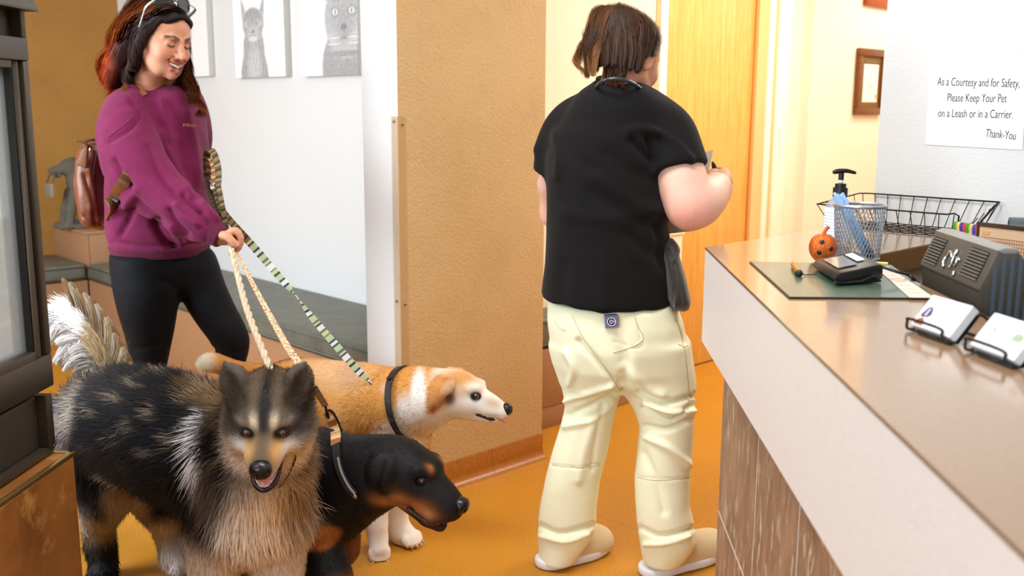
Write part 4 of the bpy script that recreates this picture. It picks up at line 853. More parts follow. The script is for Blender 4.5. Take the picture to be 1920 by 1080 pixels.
fing = []
for i in range(4):
    d = DH-.012+.019*i; l = (1, 1.08, 1.02, .86)[i]; sh = 1.5*i
    fing.append([px(429-sh, 437+sh*.8, d, 7), px(429+13*l-sh, 433+sh*.7, d, 6.4), px(431+20*l-sh, 446+sh, d, 5.8), px(434+14*l-sh, 462+sh, d, 5.4), px(430+9*l-sh, 471+sh, d, 4.8)])
hand(FH, [px(400, 443, DH+.01, 13), px(410, 446, DH+.01, 12.5)], fing, [px(414, 441, DH-.012, 8), px(425, 443, DH-.026, 7), px(435, 452, DH-.030, 6), px(443, 460, DH-.028, 4.8)], [px(411, 446, DH+.005, 12), px(424, 446, DH+.012, 12), px(428, 448, DH+.040, 10)])
mv, mf = FH.mesh(); mc = paint(mv, SK, [(at(443, 459, DH-.030), .006, rgb(240, 200, 186), .8), (at(440, 470, DH), .03, rgb(206, 138, 112), 1.4)])
V, Fc, C = join([(hv, hf, hc), (bv, bf, bc_), (mv, mf, mc)]); fast_mesh('body', V, Fc, M_SKIN, WA, C)
def loc_tube(pts, r, m_, nm, par, R, o, n=8): return MB().tube([R@np.asarray(p)+o for p in spline(pts, 12)], r, n).build(nm, m_, par, smooth=True)
for s in (-1, 1): loc_tube([(s*.016, .081, -.0015), (s*.024, .0852, -.0052), (s*.033, .0848, -.0062), (s*.041, .0795, -.0045), (s*.048, .071, .0005)], [.0006, .001, .0013, .0014, .0014, .0014, .0014, .0013, .0013, .0012, .001, .0006], M_LASH, 'eyelashes', WA, RA, oA, 6)
Vt = []; m = MB()
for i in range(-6, 7):
    x = i*.0038; m.box(RA@np.array([x, .0895-abs(x)**1.7*5.4, -.0668+abs(i)*.0011])+oA, (.00182, .0018, .0050-.0003*abs(i)), RA)
m.build('teeth', M_TEETH, WA, bevel=.0008)['kind'] = 'stuff'
# sweatshirt
M_SWEAT = mat('magenta_fleece', rgb(116, 14, 70), .9, sheen=.08, bump=(420, .3, .0015), var=(40, rgb(102, 11, 58), .4, .7)); M_RIB_ = mat('magenta_rib_knit', rgb(92, 12, 50), .9, sheen=.06, bump=(240, .6, .002, (1, 1, .1)))
F = Field((-1.95, 2.75, .78), (-.70, 3.85, 1.62), .0075)
F.loft([row(160, 288, 348, 3.32, .055), row(168, 268, 360, 3.32, .085), row(184, 246, 369, 3.32, .115), row(212, 226, 378, 3.32, .145), row(250, 210, 384, 3.32, .165), row(300, 206, 386, 3.32, .17), row(350, 206, 388, 3.32, .17), row(400, 206, 391, 3.32, .17), row(435, 207, 393, 3.32, .168), row(452, 211, 391, 3.32, .160), row(474, 216, 386, 3.32, .150)], k=0, p=2.3, capk=.012)
chain(F, [px(266, 196, 3.27, 36), px(240, 216, 3.20, 42), px(238, 262, 3.13, 50), px(262, 325, 3.07, 55), px(306, 370, 3.03, 45), px(350, 401, 3.0, 37), px(376, 419, 2.985, 30), px(391, 431, 2.975, 22)], .022, 26)
chain(F, [px(346, 192, 3.42, 34), px(350, 250, 3.50, 40), px(348, 310, 3.54, 38), px(364, 326, 3.46, 26)], .03, 14)
fA_ = [(((246, 190), (262, 215), (240, 245), (205, 265)), .006, -.006, 3.1), (((300, 250), (322, 300), (352, 352)), .014, .010, 3.0), (((278, 280), (300, 330), (345, 380)), .012, -.008, 3.0), (((345, 365), (362, 385), (376, 395)), .009, -.012, 2.97), (((330, 385), (345, 405), (370, 420)), .009, .010, 2.97), (((318, 395), (330, 420), (350, 440)), .010, -.010, 2.98), (((378, 380), (392, 400), (408, 412)), .007, .009, 2.95), (((362, 372), (380, 400), (392, 420)), .008, -.009, 2.95),
       (((232, 340), (262, 385), (300, 415)), .014, -.012, 3.08), (((210, 400), (235, 385), (252, 360)), .012, .012, 3.15), (((225, 440), (240, 415), (250, 390)), .010, -.010, 3.15), (((290, 420), (310, 450), (330, 465)), .012, -.012, 3.12), (((340, 455), (330, 440), (322, 425)), .010, .010, 3.12), (((320, 200), (335, 250), (345, 320)), .016, -.006, 3.15), (((350, 210), (365, 270), (370, 340)), .014, .006, 3.15), (((300, 190), (312, 225), (318, 260)), .012, .006, 3.15), (((215, 300), (230, 330), (240, 345)), .01, -.012, 3.12), (((210, 455), (290, 462), (390, 455)), .006, -.007, 3.17)]
swt = cloth('sweatshirt', F, M_SWEAT, WA, [(a, b, c*1.5, d) for a, b, c, d in fA_], 3.1, [(38, .0016, (1, 1, .8))])
F = Field((-1.8, 2.9, .86), (-.8, 3.75, 1.05), .006)
F.loft([row(456, 210, 391, 3.32, .162), row(476, 217, 386, 3.32, .150)], k=0, p=2.3, capk=.006); cloth('hem_band', F, M_RIB_, WA)
F = Field(at(370, 470, 2.9)-[.02, .05, 0], at(440, 390, 2.9)+[.05, .15, .02], .004); chain(F, [px(388, 428, 2.978, 26), px(399, 435, 2.971, 24), px(413, 444, 2.964, 21.5)], .004); F.cut(at(416, 447, 2.962), N(at(413, 444, 2.964)-at(390, 430, 2.975))); F.cut(at(385, 427, 2.98), -N(at(413, 444, 2.964)-at(390, 430, 2.975))); cloth('cuff', F, M_RIB_, WA)
m = MB(); cN = oA+RA@np.array([0, -.046, -.158]); ax = N(RA@np.array([0, .35, 1])); u_ = N(np.cross(ax, [1, 0, 0])); w_ = np.cross(ax, u_)
m.tube([cN+(u_*math.cos(a)*.074+w_*math.sin(a)*.072) for a in np.linspace(0, 2*math.pi, 33)], .0105, 10, caps=False); m.build('collar_rib', M_RIB_, WA, smooth=True)
m = MB(); 
for k in range(6): p = at(345+4.2*k, 234+.4*k, 3.142+.004*k); m.box(p, (.0022, .001, .0034 if k % 2 else .0045), RA)
m.build('chest_lettering', mat('muted_gold_print', rgb(150, 96, 74), .8), WA)['kind'] = 'stuff'
# leggings, shoes
M_LEG = mat('black_leggings', rgb(9, 10, 17), .75, spec=.25, sheen=.02, bump=(300, .15, .001))
F = Field((-1.8, 2.9, .05), (-.65, 3.75, 1.05), .008)
F.loft([row(462, 214, 390, 3.32, .13), row(500, 212, 400, 3.32, .135), row(530, 216, 396, 3.32, .12)], k=0)
F.loft([row(475, 210, 325, 3.26, .11), row(500, 210, 333, 3.25, .105), row(540, 214, 337, 3.24, .10), row(580, 223, 331, 3.24, .095), row(620, 235, 325, 3.24, .082), row(660, 244, 317, 3.24, .066), row(690, 249, 311, 3.25, .056), row(730, 250, 307, 3.27, .056), row(790, 248, 306, 3.28, .054), row(860, 256, 301, 3.27, .042), row(935, 264, 293, 3.25, .030)], k=.03)
F.loft([row(475, 300, 398, 3.36, .10), row(500, 318, 408, 3.35, .10), row(540, 337, 422, 3.34, .095), row(580, 355, 441, 3.33, .088), row(612, 376, 459, 3.32, .078), row(636, 394, 468, 3.32, .066), row(660, 405, 466, 3.33, .058), row(690, 411, 457, 3.35, .05), row(740, 418, 457, 3.37, .046), row(800, 424, 460, 3.37, .044), row(880, 434, 460, 3.36, .034), row(930, 437, 458, 3.35, .03)], k=.03)
cloth('leggings', F, M_LEG, WA, [(((255, 655), (285, 650), (312, 640)), .01, -.004, 3.2), (((400, 655), (430, 662), (462, 655)), .01, -.005, 3.27), (((335, 545), (318, 530), (300, 524)), .012, -.006, 3.2), (((238, 570), (262, 580), (286, 596)), .003, .0015, 3.15)], 3.2)
M_SHOE = mat('black_sneaker', rgb(30, 30, 34), .6); M_SOLE = mat('white_sole', rgb(236, 236, 240), .5)
def sneaker(parent, heel, toe, mu, ms, w=.047, h=.075):
    heel, toe = np.asarray(heel, float), np.asarray(toe, float); d = N((toe-heel)*[1, 1, 0]); L_ = np.linalg.norm(toe-heel); s = np.array([-d[1], d[0], 0]); lo = np.minimum(heel, toe)-.08; hi = np.maximum(heel, toe)+[.08, .08, .17]
    F = Field(lo, hi, .005); P = lambda t, z, o=0: heel+d*L_*t+uZ*z+s*o
    F.chain([P(.14, .050), P(.35, .050), P(.6, .042), P(.82, .034), P(.92, .030)], [w*.74, w*.78, w*.84, w*.84, w*.62], k=.03, n=16); F.chain([P(.17, .055), P(.16, .12)], [w*.72, w*.78], k=.02); F.chain([P(.3, .075), P(.55, .060)], [w*.6, w*.55], k=.03)
    F.cut(heel+uZ*.020, -uZ); F.cut(heel+uZ*.125, uZ); V, Fc = F.mesh(); fast_mesh('shoe', V, Fc, mu, parent)
    F = Field(lo, hi, .005); F.chain([P(.10, .018), P(.35, .018), P(.65, .018), P(.93, .024)], [w*.90, w*.86, w*1.02, w*.66], k=.02, n=16); F.cut(heel+uZ*.030, uZ); F.cut(heel+uZ*.003, -uZ); V, Fc = F.mesh(); fast_mesh('sole', V, Fc, ms, parent)
sneaker(WA, (-1.215, 3.31, 0), (-.99, 3.20, 0), M_SHOE, M_SHOE); sneaker(WA, (-.985, 3.44, 0), (-.86, 3.22, 0), M_SHOE, M_SHOE)
# hair
DK, MD, RD, OR = rgb(26, 15, 12), rgb(54, 24, 14), rgb(166, 60, 20), rgb(232, 108, 38)
def HL(*pts): return [RA@np.array(p)+oA for p in pts]
F = Field(oA-[.22, .22, .26], oA+[.22, .22, .17], .006)
F.ell(HL((0, -.026, .038))[0], (.079, .095, .084), RA, k=0)
F.chain(HL((.055, -.05, .02), (.075, -.07, -.05), (.085, -.085, -.12), (.075, -.09, -.165)), [.036, .034, .030, .018], k=.03); F.chain(HL((0, -.09, .03), (.02, -.11, -.06), (.03, -.11, -.15)), [.04, .036, .024], k=.03); F.chain(HL((-.05, -.05, .02), (-.07, -.05, -.08), (-.065, -.01, -.16)), [.03, .022, .012], k=.03)
n_ = RA@N((0, 1, -.50)); F.cut(RA@np.array([0, .052, .062])+oA, n_, .02); F.ell(HL((0, .075, -.040))[0], (.064, .09, .090), RA, k=.015, op='sub')
V, Fc = F.mesh(); q = (V-oA)@RA; gr = np.clip((-q[:, 1]-.045)/.07, 0, 1)*np.clip((.06-q[:, 2])/.09, 0, 1); C = np.asarray(DK)*(1-gr[:, None])+np.asarray(RD)*gr[:, None]
hm = fast_mesh('hair', V, Fc, M_HAIRB, WA, C); G = F.grad(V)
cmb = np.column_stack([.25*np.sign(q[:, 0]), -.5*(q[:, 2] > 0), -1*np.ones(len(q))])@RA.T
fur('hair_base', V, Fc, G, np.maximum(C, np.asarray(MD)*.6), 9000, np.full(len(V), .05), .0015, cmb, .02, M_HAIR, WA, mask=((q[:, 1] < .02) & (q[:, 2] < .10)).astype(float), jit=.05, colj=.3, tip=1.6, clump=30)['kind'] = 'stuff'
gd = []
for i in range(15):                     # near side: from the parting over the ear and down the back, dark roots to copper tips
    f = i/14; x0 = -.004+.012*RNG.random(); y0 = .062-.12*f
    gd.append((HL((x0, y0, .098+.016*math.sin(f*3)), (.048, y0-.018, .098-.01*f), (.083, y0*.35-.052, .035), (.092, -.075-.022*f, -.045), (.088+.012*f, -.105-.03*f, -.12), (.078, -.085-.045*f, -.165-.025*RNG.random())), DK, OR if f > .14 else RD, 1.0))
for s_ in (1, -1):                      # curtain from the centre parting over the temples
    for i in range(7): f = i/6; gd.append((HL((s_*.002, .076-.010*f, .083+.008*f), (s_*.031, .072-.012*f, .078+.008*f), (s_*.055, .050-.012*f, .058+.006*f), (s_*(.077 if s_ > 0 else .069), .018-.01*f, .018), (s_*(.081 if s_ > 0 else .072), -.012, -.05), (s_*.076, -.02, -.11)), DK, MD, .5 if s_ > 0 else .22))
for i in range(10):
    f = i/9; gd.append((HL((.03-.03*f, -.05-.04*f, .118-.03*f), (.045-.04*f, -.115, .07), (.06-.05*f, -.145, -.03), (.075-.05*f, -.155, -.10), (.07-.05*f, -.14, -.165-.02*RNG.random())), DK, OR, 1.1))
for i in range(7):                      # the dark lock in front of the ear
    f = i/6; gd.append((HL((.02, .048-.01*f, .098), (.066, .034-.01*f, .055), (.079, .006-.02*f, .0), (.080, -.010-.02*f, -.06), (.074, -.025-.02*f, -.115), (.070, -.035-.02*f, -.15)), DK, MD, .75))
for i in range(7):
    f = i/6; gd.append(([at(349, 92, 3.27), at(356-4*f, 128, 3.24), at(362-8*f, 160, 3.19), at(370-9*f, 188, 3.155), at(377-10*f+4*RNG.random(), 208+14*RNG.random(), 3.13)], DK, rgb(124, 60, 26), .5, .45))
for i in range(8):                      # far side, long wave over the chest
    f = i/7; gd.append((HL((-.01, .055-.03*f, .100), (-.055, .035-.03*f, .065), (-.080, .02-.04*f, -.01), (-.082, .035-.03*f, -.08), (-.062, .058-.03*f, -.145), (-.055+.02*f, .075, -.205), (-.075+.03*f, .095, -.250-.02*RNG.random())), DK, rgb(112, 52, 22), .85))
locks('hair_strands', gd, M_HAIR, WA, 170, .022, .0016, wave=.018, wn=2.6, K=20, centre=oA)['kind'] = 'stuff'
# sunglasses pushed up
sgl = thing('sunglasses', 'sunglasses with pale green arms pushed up on dark wavy hair', 'sunglasses', oA+RA@np.array([0, .03, .12]))
M_SG = mat('tortoise_frame', rgb(36, 26, 22), .2, coat=.5); M_LENS = mat('dark_lens', rgb(26, 22, 22), .06, coat=.8); M_ARM = mat('pale_green_arm', rgb(190, 214, 206), .3)
gu = N((0, -.30, 1)); gn = N((0, 1, .30))
def gl(x, v, e=0): p = np.array([.010, .046, .121])+np.array([x*1.08, 0, 0])+gu*v*1.1+gn*(e-abs(x)**2*4); return RA@p+oA
for s in (-1, 1):
    rim = [gl(s*(.036+.027*math.cos(a)), .021*math.sin(a)) for a in np.linspace(0, 2*math.pi, 25)]; MB().tube(rim, .0028, 8, caps=False).build('rim', M_SG, sgl, smooth=True)
    MB().prism(rim[:-1][::s], RA@gn*.0015).build('lens', M_LENS, sgl)
    MB().tube(spline([gl(.060, .004), at(274, 12, 3.075), at(267, 31, 3.10), at(261, 50, 3.14)] if s > 0 else [gl(-.063, .006), RA@np.array([-.077, .040, .112])+oA, RA@np.array([-.088, .0, .078])+oA, RA@np.array([-.091, -.025, .040])+oA], 10), .0042, 8, flat=.5).build('arm', M_ARM, sgl, smooth=True)
MB().tube([gl(-.009, .004), gl(0, .007, .002), gl(.009, .004)], .0025, 8).build('bridge', M_SG, sgl, smooth=True)
# backpack
bpk = thing('backpack', 'brown leather backpack worn by the smiling woman', 'backpack', at(185, 345, 3.42))
M_LTH = mat('cognac_leather', rgb(124, 68, 44), .38, bump=(26, .5, .01, (1, 1, .4)), var=(9, rgb(88, 42, 24), .42, .7), coat=.15); M_STRAP = mat('tan_strap', rgb(122, 72, 36), .5, var=(30, rgb(96, 54, 24), .4, .7))
F = Field(at(140, 445, 3.45)-[.05, .2, .02], at(240, 245, 3.45)+[.05, .2, .02], .006)
F.loft([row(262, 172, 204, 3.42, .075), row(275, 163, 206, 3.42, .105), row(300, 157, 208, 3.42, .12), row(340, 154, 210, 3.42, .125), row(385, 160, 214, 3.42, .125), row(412, 165, 216, 3.42, .12), row(430, 178, 214, 3.42, .10)], k=0, p=2.6, capk=.04)
cloth('body', F, M_LTH, bpk, [(((175, 285), (168, 330), (176, 390)), .012, .010, 3.36), (((190, 275), (183, 330), (190, 400)), .010, -.012, 3.36), (((160, 330), (172, 370), (180, 420)), .008, -.010, 3.36), (((200, 300), (195, 350), (204, 400)), .010, .010, 3.36), (((158, 405), (185, 418), (212, 424)), .006, -.006, 3.36)], 3.36, [(60, .002, (1, 1, .5))])
m = MB(); a, b = at(141, 263, 3.27), at(164, 271, 3.28); m.tube(spline([a, (a+b)/2+uZ*.002, b, at(172, 276, 3.30)], 10), .010, 8, flat=.45); m.build('flap_strap', M_STRAP, bpk, smooth=True)
m = MB(); m.prism([at(x, y, 3.27) for x, y in ((153, 280), (164, 272), (161, 317), (141, 309))], np.array([.0, .02, 0])); m.build('flap', M_STRAP, bpk, bevel=.004)
m = MB(); m.tube(spline([at(163, 275, 3.31), at(156, 268, 3.33), at(168, 262, 3.35), at(186, 262, 3.38)], 10), .008, 8, flat=.5); m.build('top_loop', M_STRAP, bpk, smooth=True)
MB().ball(at(170, 281, 3.312), (.009, .005, .009)).build('snap', mat('brass_snap', rgb(210, 190, 130), .25, 1), bpk, smooth=True)
BS = bvh_of(swt, WA)
MB().tube([p for p in (cast(BS, x, y, .0005) for x, y in spline([(266, 176), (265, 196), (254, 214), (236, 232), (216, 248), (203, 258)], 26)) if p is not None], .0018, 6).build('shoulder_seam', M_SWEAT, WA, smooth=True)
def hug(pix, wdt, nm, m_, th=.004, off=.003):   # a strap lying on the cloth
    q = [cast(BS, x, y, off) for x, y in spline(pix, 16)]; q = np.array([p for p in q if p is not None]); q = spline(q, 20); T = np.gradient(q, axis=0); d = q-np.array([0, 0, CAM_H]); w = np.cross(T, d); w /= np.linalg.norm(w, axis=1)[:, None]; n = np.cross(w, T); n /= np.linalg.norm(n, axis=1)[:, None]; V = []; Fc = []
    for p, w_, n_ in zip(q, w, n): V += [p-w_*wdt/2-n_*th, p+w_*wdt/2-n_*th, p+w_*wdt/2+n_*th, p-w_*wdt/2+n_*th]
    for i in range(len(q)-1): Fc += [(4*i+j, 4*i+(j+1) % 4, 4*i+4+(j+1) % 4, 4*i+4+j) for j in range(4)]
    Fc += [(3, 2, 1, 0), tuple(4*len(q)-4+j for j in range(4))]; return mesh_obj(nm, V, Fc, m_, bpk, bevel=.001)
hug([(231, 170), (238, 163), (250, 160), (262, 166), (271, 180)], .022, 'shoulder_strap', M_STRAP)
hug([(212, 374), (222, 358), (232, 342), (240, 328)], .036, 'lower_strap', M_STRAP, .004, .004)
hug([(207, 366), (214, 372), (223, 378)], .014, 'buckle', mat('dark_buckle', rgb(30, 28, 26), .3, .6), .004, .010)
m = MB(); m.tube(spline([at(203, 374, 3.16), at(212, 388, 3.14), at(204, 408, 3.20)], 10), .016, 8, flat=.4); m.build('strap_end', M_STRAP, bpk, smooth=True)
# ---- person in black scrubs, seen from behind
DB = 2.88
WB = thing('person', 'person in black scrub top and cream trousers walking away with paper sheets', 'person', (at(1170, 1050, DB)[0], DB, 0))
az = math.radians(42); fB = N((math.sin(az), math.cos(az), -.30)); RB = frame(fB, (.03, 0, 1)); oB = at(1182, 108, 2.86)
hv, hf, hc = head_field(False); hv = place(hv*.98, RB, oB)
F = Field((.0, 2.5, 0), (.85, 3.25, 1.62), .011)
chain(F, [px(1165, 150, 2.88, 30), px(1160, 220, 2.88, 60), px(1150, 350, 2.9, 70), px(1150, 500, 2.9, 72), px(1155, 600, 2.9, 64)], .03)
chain(F, [px(1110, 640, 2.9, 44), px(1095, 800, 2.9, 28), px(1068, 930, 2.9, 22), px(1050, 1030, 2.9, 14)], .01); chain(F, [px(1215, 640, 2.87, 44), px(1245, 800, 2.86, 30), px(1244, 930, 2.85, 22), px(1245, 1035, 2.85, 14)], .01)
chain(F, [px(1060, 235, 2.92, 30), px(1040, 300, 2.98, 24), px(1034, 345, 3.02, 24), px(1040, 400, 3.08, 26), px(1110, 400, 3.22, 20)], .02)
bv, bf = F.mesh()
# bare right arm and hand
FA = Field(at(1200, 450, 2.72)-[.03, .12, .02], at(1400, 240, 2.9)+[.03, .30, .02], .0045)
chain(FA, [px(1266, 285, 2.81, 34), px(1268, 302, 2.805, 38), px(1273, 322, 2.795, 43), px(1283, 352, 2.775, 44), px(1291, 384, 2.755, 40)], .012, 16); FA.ball(px(1286, 398, 2.755, 26)[:3], rad(26, at(1286, 398, 2.755)), .02)
chain(FA, [px(1294, 388, 2.755, 38), px(1316, 378, 2.79, 33), px(1334, 362, 2.85, 26), px(1346, 349, 2.90, 20.5)], .03, 12)
av, af = FA.mesh(); ac = paint(av, rgb(236, 186, 166), [(at(1290, 395, 2.70), .06, rgb(238, 172, 154), 1.4), (at(1345, 350, 2.9), .06, rgb(216, 158, 122), 1.5), (at(1290, 330, 2.70), .03, rgb(234, 176, 158), 1.5)])
FH = Field(at(1320, 385, 2.86)-[.02, .02, .02], at(1385, 305, 2.95)+[.02, .12, .02], .0028); fing = []
for i in range(4):                      # fingers close round the pen and paper edge, away from the viewer
    d = 2.915+.006*i; y = 322+10.5*i
    fing.append([px(1362-1.5*i, y+4, d, 7), px(1354, y-3, d+.035, 6.6), px(1339, y-1, d+.05, 6), px(1330, y+5, d+.035, 5.4)])
hand(FH, [px(1343, 352, 2.89, 21), px(1352, 344, 2.905, 20)], fing, [px(1338, 342, 2.90, 9), px(1331, 334, 2.90, 8), px(1333, 326, 2.912, 7), px(1341, 322, 2.92, 6)], [px(1351, 345, 2.905, 19), px(1355, 338, 2.915, 17), px(1357, 330, 2.92, 13)])
mv, mf = FH.mesh(); mc = np.tile(rgb(212, 154, 118), (len(mv), 1))
SKB = np.array(rgb(236, 186, 166))
V, Fc, C = join([(hv, hf, hc*np.array([1.0, .98, .96])), (bv, bf, np.tile(SKB, (len(bv), 1))), (av, af, ac), (mv, mf, mc)]); fast_mesh('body', V, Fc, M_SKIN, WB, C)
# scrub top
M_SCRUB = mat('black_scrub_cloth', rgb(19, 17, 17), .9, spec=.2, sheen=.04, bump=(500, .25, .001, (1, 1, .5)))
F = Field((-.05, 2.45, .80), (.95, 3.3, 1.50), .0075)
F.loft([row(156, 1118, 1196, 2.89, .06), row(166, 1098, 1214, 2.89, .10), row(182, 1084, 1228, 2.90, .135), row(208, 1056, 1250, 2.90, .165), row(250, 1033, 1258, 2.90, .185), row(300, 1023, 1256, 2.90, .19), row(350, 1024, 1250, 2.90, .19), row(400, 1025, 1251, 2.90, .19), row(450, 1024, 1254, 2.90, .19), row(500, 1021, 1257, 2.90, .195), row(545, 1016, 1256, 2.90, .20), row(590, 1010, 1255, 2.90, .20)], k=0, p=2.25, capk=.012)
F.ell(at(1160, 196, 2.82), (.12, .085, .065), None, .05)
def sleeve(rows, cutp, k):
    S = Field((-.05, 2.45, .80), (.95, 3.3, 1.50), .0075); chain(S, rows, .02, 16); R_ = np.array(rows)[:, :3]; S.cut(cutp, N(R_[-1]-R_[-2]), .005)
    g = np.maximum(k-np.abs(F.f-S.f), 0)/k; F.f = np.minimum(F.f, S.f)-g*g*k*.25
sleeve([px(1210, 210, 2.88, 36), px(1240, 236, 2.85, 43), px(1257, 266, 2.82, 48), px(1272, 340, 2.79, 58)], at(1272, 317, 2.79), .03)
sleeve([px(1084, 218, 2.91, 36), px(1058, 246, 2.93, 35), px(1041, 284, 2.97, 32), px(1034, 345, 2.99, 31)], at(1022, 322, 2.98), .03); F.cone(at(1045, 245, 2.93), at(1010, 280, 2.96), .035, .012, .02)
F2 = [(((1185, 265), (1205, 285), (1222, 300)), .010, -.012, 2.72), (((1215, 258), (1222, 285), (1225, 315)), .008, -.016, 2.72), (((1222, 245), (1260, 262), (1296, 300)), .010, .010, 2.72), (((1180, 245), (1205, 240), (1230, 250)), .012, .008, 2.72), (((1140, 290), (1180, 320), (1230, 335)), .02, -.006, 2.72), (((1120, 330), (1190, 380), (1245, 400)), .02, .007, 2.72), (((1110, 360), (1180, 410), (1250, 425)), .02, -.006, 2.72), (((1060, 400), (1140, 410), (1240, 395)), .022, .006, 2.72), (((1180, 440), (1215, 470), (1250, 480)), .02, -.008, 2.72), (((1060, 500), (1055, 540), (1060, 585)), .02, -.007, 2.72), (((1130, 480), (1135, 530), (1130, 585)), .026, .006, 2.72), (((1195, 500), (1205, 545), (1208, 588)), .022, -.006, 2.72), (((1040, 250), (1048, 290), (1046, 330)), .012, .008, 2.75), (((1060, 270), (1080, 300), (1120, 320)), .02, -.005, 2.72), (((1230, 420), (1238, 460), (1240, 500)), .012, -.009, 2.75)]
# square off hem and sleeve openings
pR = at(1272, 316, 2.79); pL = at(1022, 325, 2.98)
X, Y, Z = F.ax[0][:, None, None], F.ax[1][None, :, None], F.ax[2][None, None, :]
tors = np.maximum((X-(at(1236, 320, 2.8)[0]))*-1, 0)
F.cut(at(1130, 583, 2.72), N((-.04, 0, -1)), .008)
cloth('scrub_top', F, M_SCRUB, WB, F2, 2.72, [(30, .0008, (1, 1, .6))])
F = Field(at(1225, 600, 2.72)-[.02, .05, .03], at(1300, 440, 2.8)+[.02, .25, .02], .005)
F.loft([row(446, 1236, 1262, 2.86, .07), row(480, 1240, 1272, 2.84, .09), row(520, 1243, 1284, 2.83, .095), row(560, 1250, 1293, 2.82, .085), row(582, 1264, 1290, 2.82, .05)], k=0, p=2.3, capk=.02)
cloth('front_panel', F, mat('black_pocket_cloth', rgb(44, 38, 32), .6, sheen=.3, bump=(40, .5, .006, (1, 1, .3))), WB, [(((1252, 470), (1266, 520), (1276, 570)), .006, -.010, 2.75), (((1262, 500), (1270, 540), (1268, 580)), .005, .008, 2.75), (((1258, 450), (1270, 470), (1262, 490)), .005, .008, 2.75)], 2.75)
# neckband under the hair, stethoscope
MB().tube([at(1161, 160, 2.90)+np.array([.062*math.cos(a), .052*math.sin(a)+.004, .010+.014*math.sin(a)-.006*math.cos(a)]) for a in np.linspace(0, 2*math.pi, 33)], .006, 8, caps=False).build('neckband', M_SCRUB, WB, smooth=True)
# trousers
M_CREAM_T = mat('cream_cotton_twill', rgb(252, 252, 220), .8, sheen=.1, bump=(420, .2, .001), var=(5, rgb(246, 244, 208), .4, .7))
F = Field((-.05, 2.45, .015), (.95, 3.25, 1.02), .0055)
F.loft([row(560, 1026, 1262, 2.90, .185), row(600, 1026, 1280, 2.90, .19), row(640, 1032, 1287, 2.90, .19), row(680, 1042, 1290, 2.90, .175), row(712, 1060, 1290, 2.90, .14)], k=0, p=2.2)
F.loft([row(650, 1034, 1168, 2.91, .14), row(700, 1046, 1166, 2.91, .12), row(735, 1055, 1162, 2.91, .105), row(762, 1060, 1156, 2.91, .095), row(800, 1052, 1147, 2.91, .09), row(850, 1036, 1138, 2.91, .085), row(900, 1022, 1125, 2.91, .085), row(950, 1013, 1118, 2.91, .085), row(985, 1009, 1117, 2.91, .085), row(1015, 1009, 1102, 2.91, .082), row(1048, 1010, 1078, 2.91, .075)], k=.035, capk=.008)
F.loft([row(640, 1140, 1290, 2.88, .14), row(700, 1158, 1300, 2.87, .125), row(735, 1168, 1303, 2.86, .115), row(770, 1188, 1302, 2.85, .10), row(800, 1199, 1300, 2.85, .095), row(850, 1194, 1297, 2.85, .09), row(900, 1190, 1294, 2.85, .088), row(945, 1191, 1292, 2.85, .088), row(985, 1194, 1303, 2.85, .09), row(1010, 1198, 1308, 2.85, .09), row(1035, 1202, 1292, 2.85, .08), row(1052, 1206, 1274, 2.85, .07)], k=.035, capk=.008)
fT = [(((1166, 730), (1130, 690), (1085, 640)), .010, -.012, 2.76), (((1150, 740), (1110, 760), (1065, 778)), .010, -.010, 2.78), (((1152, 722), (1105, 735), (1062, 752)), .009, .010, 2.78), (((1148, 755), (1115, 785), (1060, 800)), .010, .008, 2.78), (((1170, 690), (1215, 730), (1240, 740)), .018, .008, 2.74), (((1200, 735), (1250, 755), (1300, 742)), .009, -.013, 2.74), (((1205, 765), (1255, 790), (1298, 758)), .008, -.012, 2.74), (((1210, 755), (1255, 772), (1300, 770)), .007, .012, 2.74), (((1208, 800), (1250, 805), (1296, 785)), .009, -.010, 2.74), (((1212, 820), (1255, 840), (1290, 870)), .012, .009, 2.74), (((1206, 850), (1230, 900), (1245, 960)), .015, -.007, 2.74), (((1012, 985), (1050, 1000), (1110, 985)), .009, -.012, 2.8), (((1015, 1005), (1060, 1015), (1100, 1000)), .008, .010, 2.8), (((1200, 990), (1240, 1005), (1300, 990)), .009, -.010, 2.74), (((1210, 1020), (1250, 1018), (1290, 1005)), .008, .010, 2.74), (((1035, 872), (1080, 876), (1125, 870)), .0035, -.004, 2.8), (((1110, 800), (1095, 850), (1085, 900)), .015, .007, 2.8), (((1130, 760), (1118, 820), (1110, 880)), .008, -.006, 2.8), (((1195, 895), (1240, 900), (1292, 896)), .003, -.003, 2.74),
      (((1195, 608), (1200, 632), (1206, 648), (1185, 652), (1150, 640)), .0022, -.003, 2.71), (((1270, 600), (1282, 640), (1290, 700), (1296, 760)), .003, -.004, 2.78), (((1150, 595), (1172, 660), (1170, 720)), .02, -.010, 2.74), (((1060, 660), (1075, 690), (1068, 720)), .012, .008, 2.8)]
tro = cloth('trousers', F, M_CREAM_T, WB, [(a, b*.85, c*1.25, d) for a, b, c, d in fT], 2.74, [(26, .0018, (1, 1, .5))])
M_SEAM = mat('cream_seam', rgb(214, 208, 170), .8)
BT = bvh_of(tro, WB)
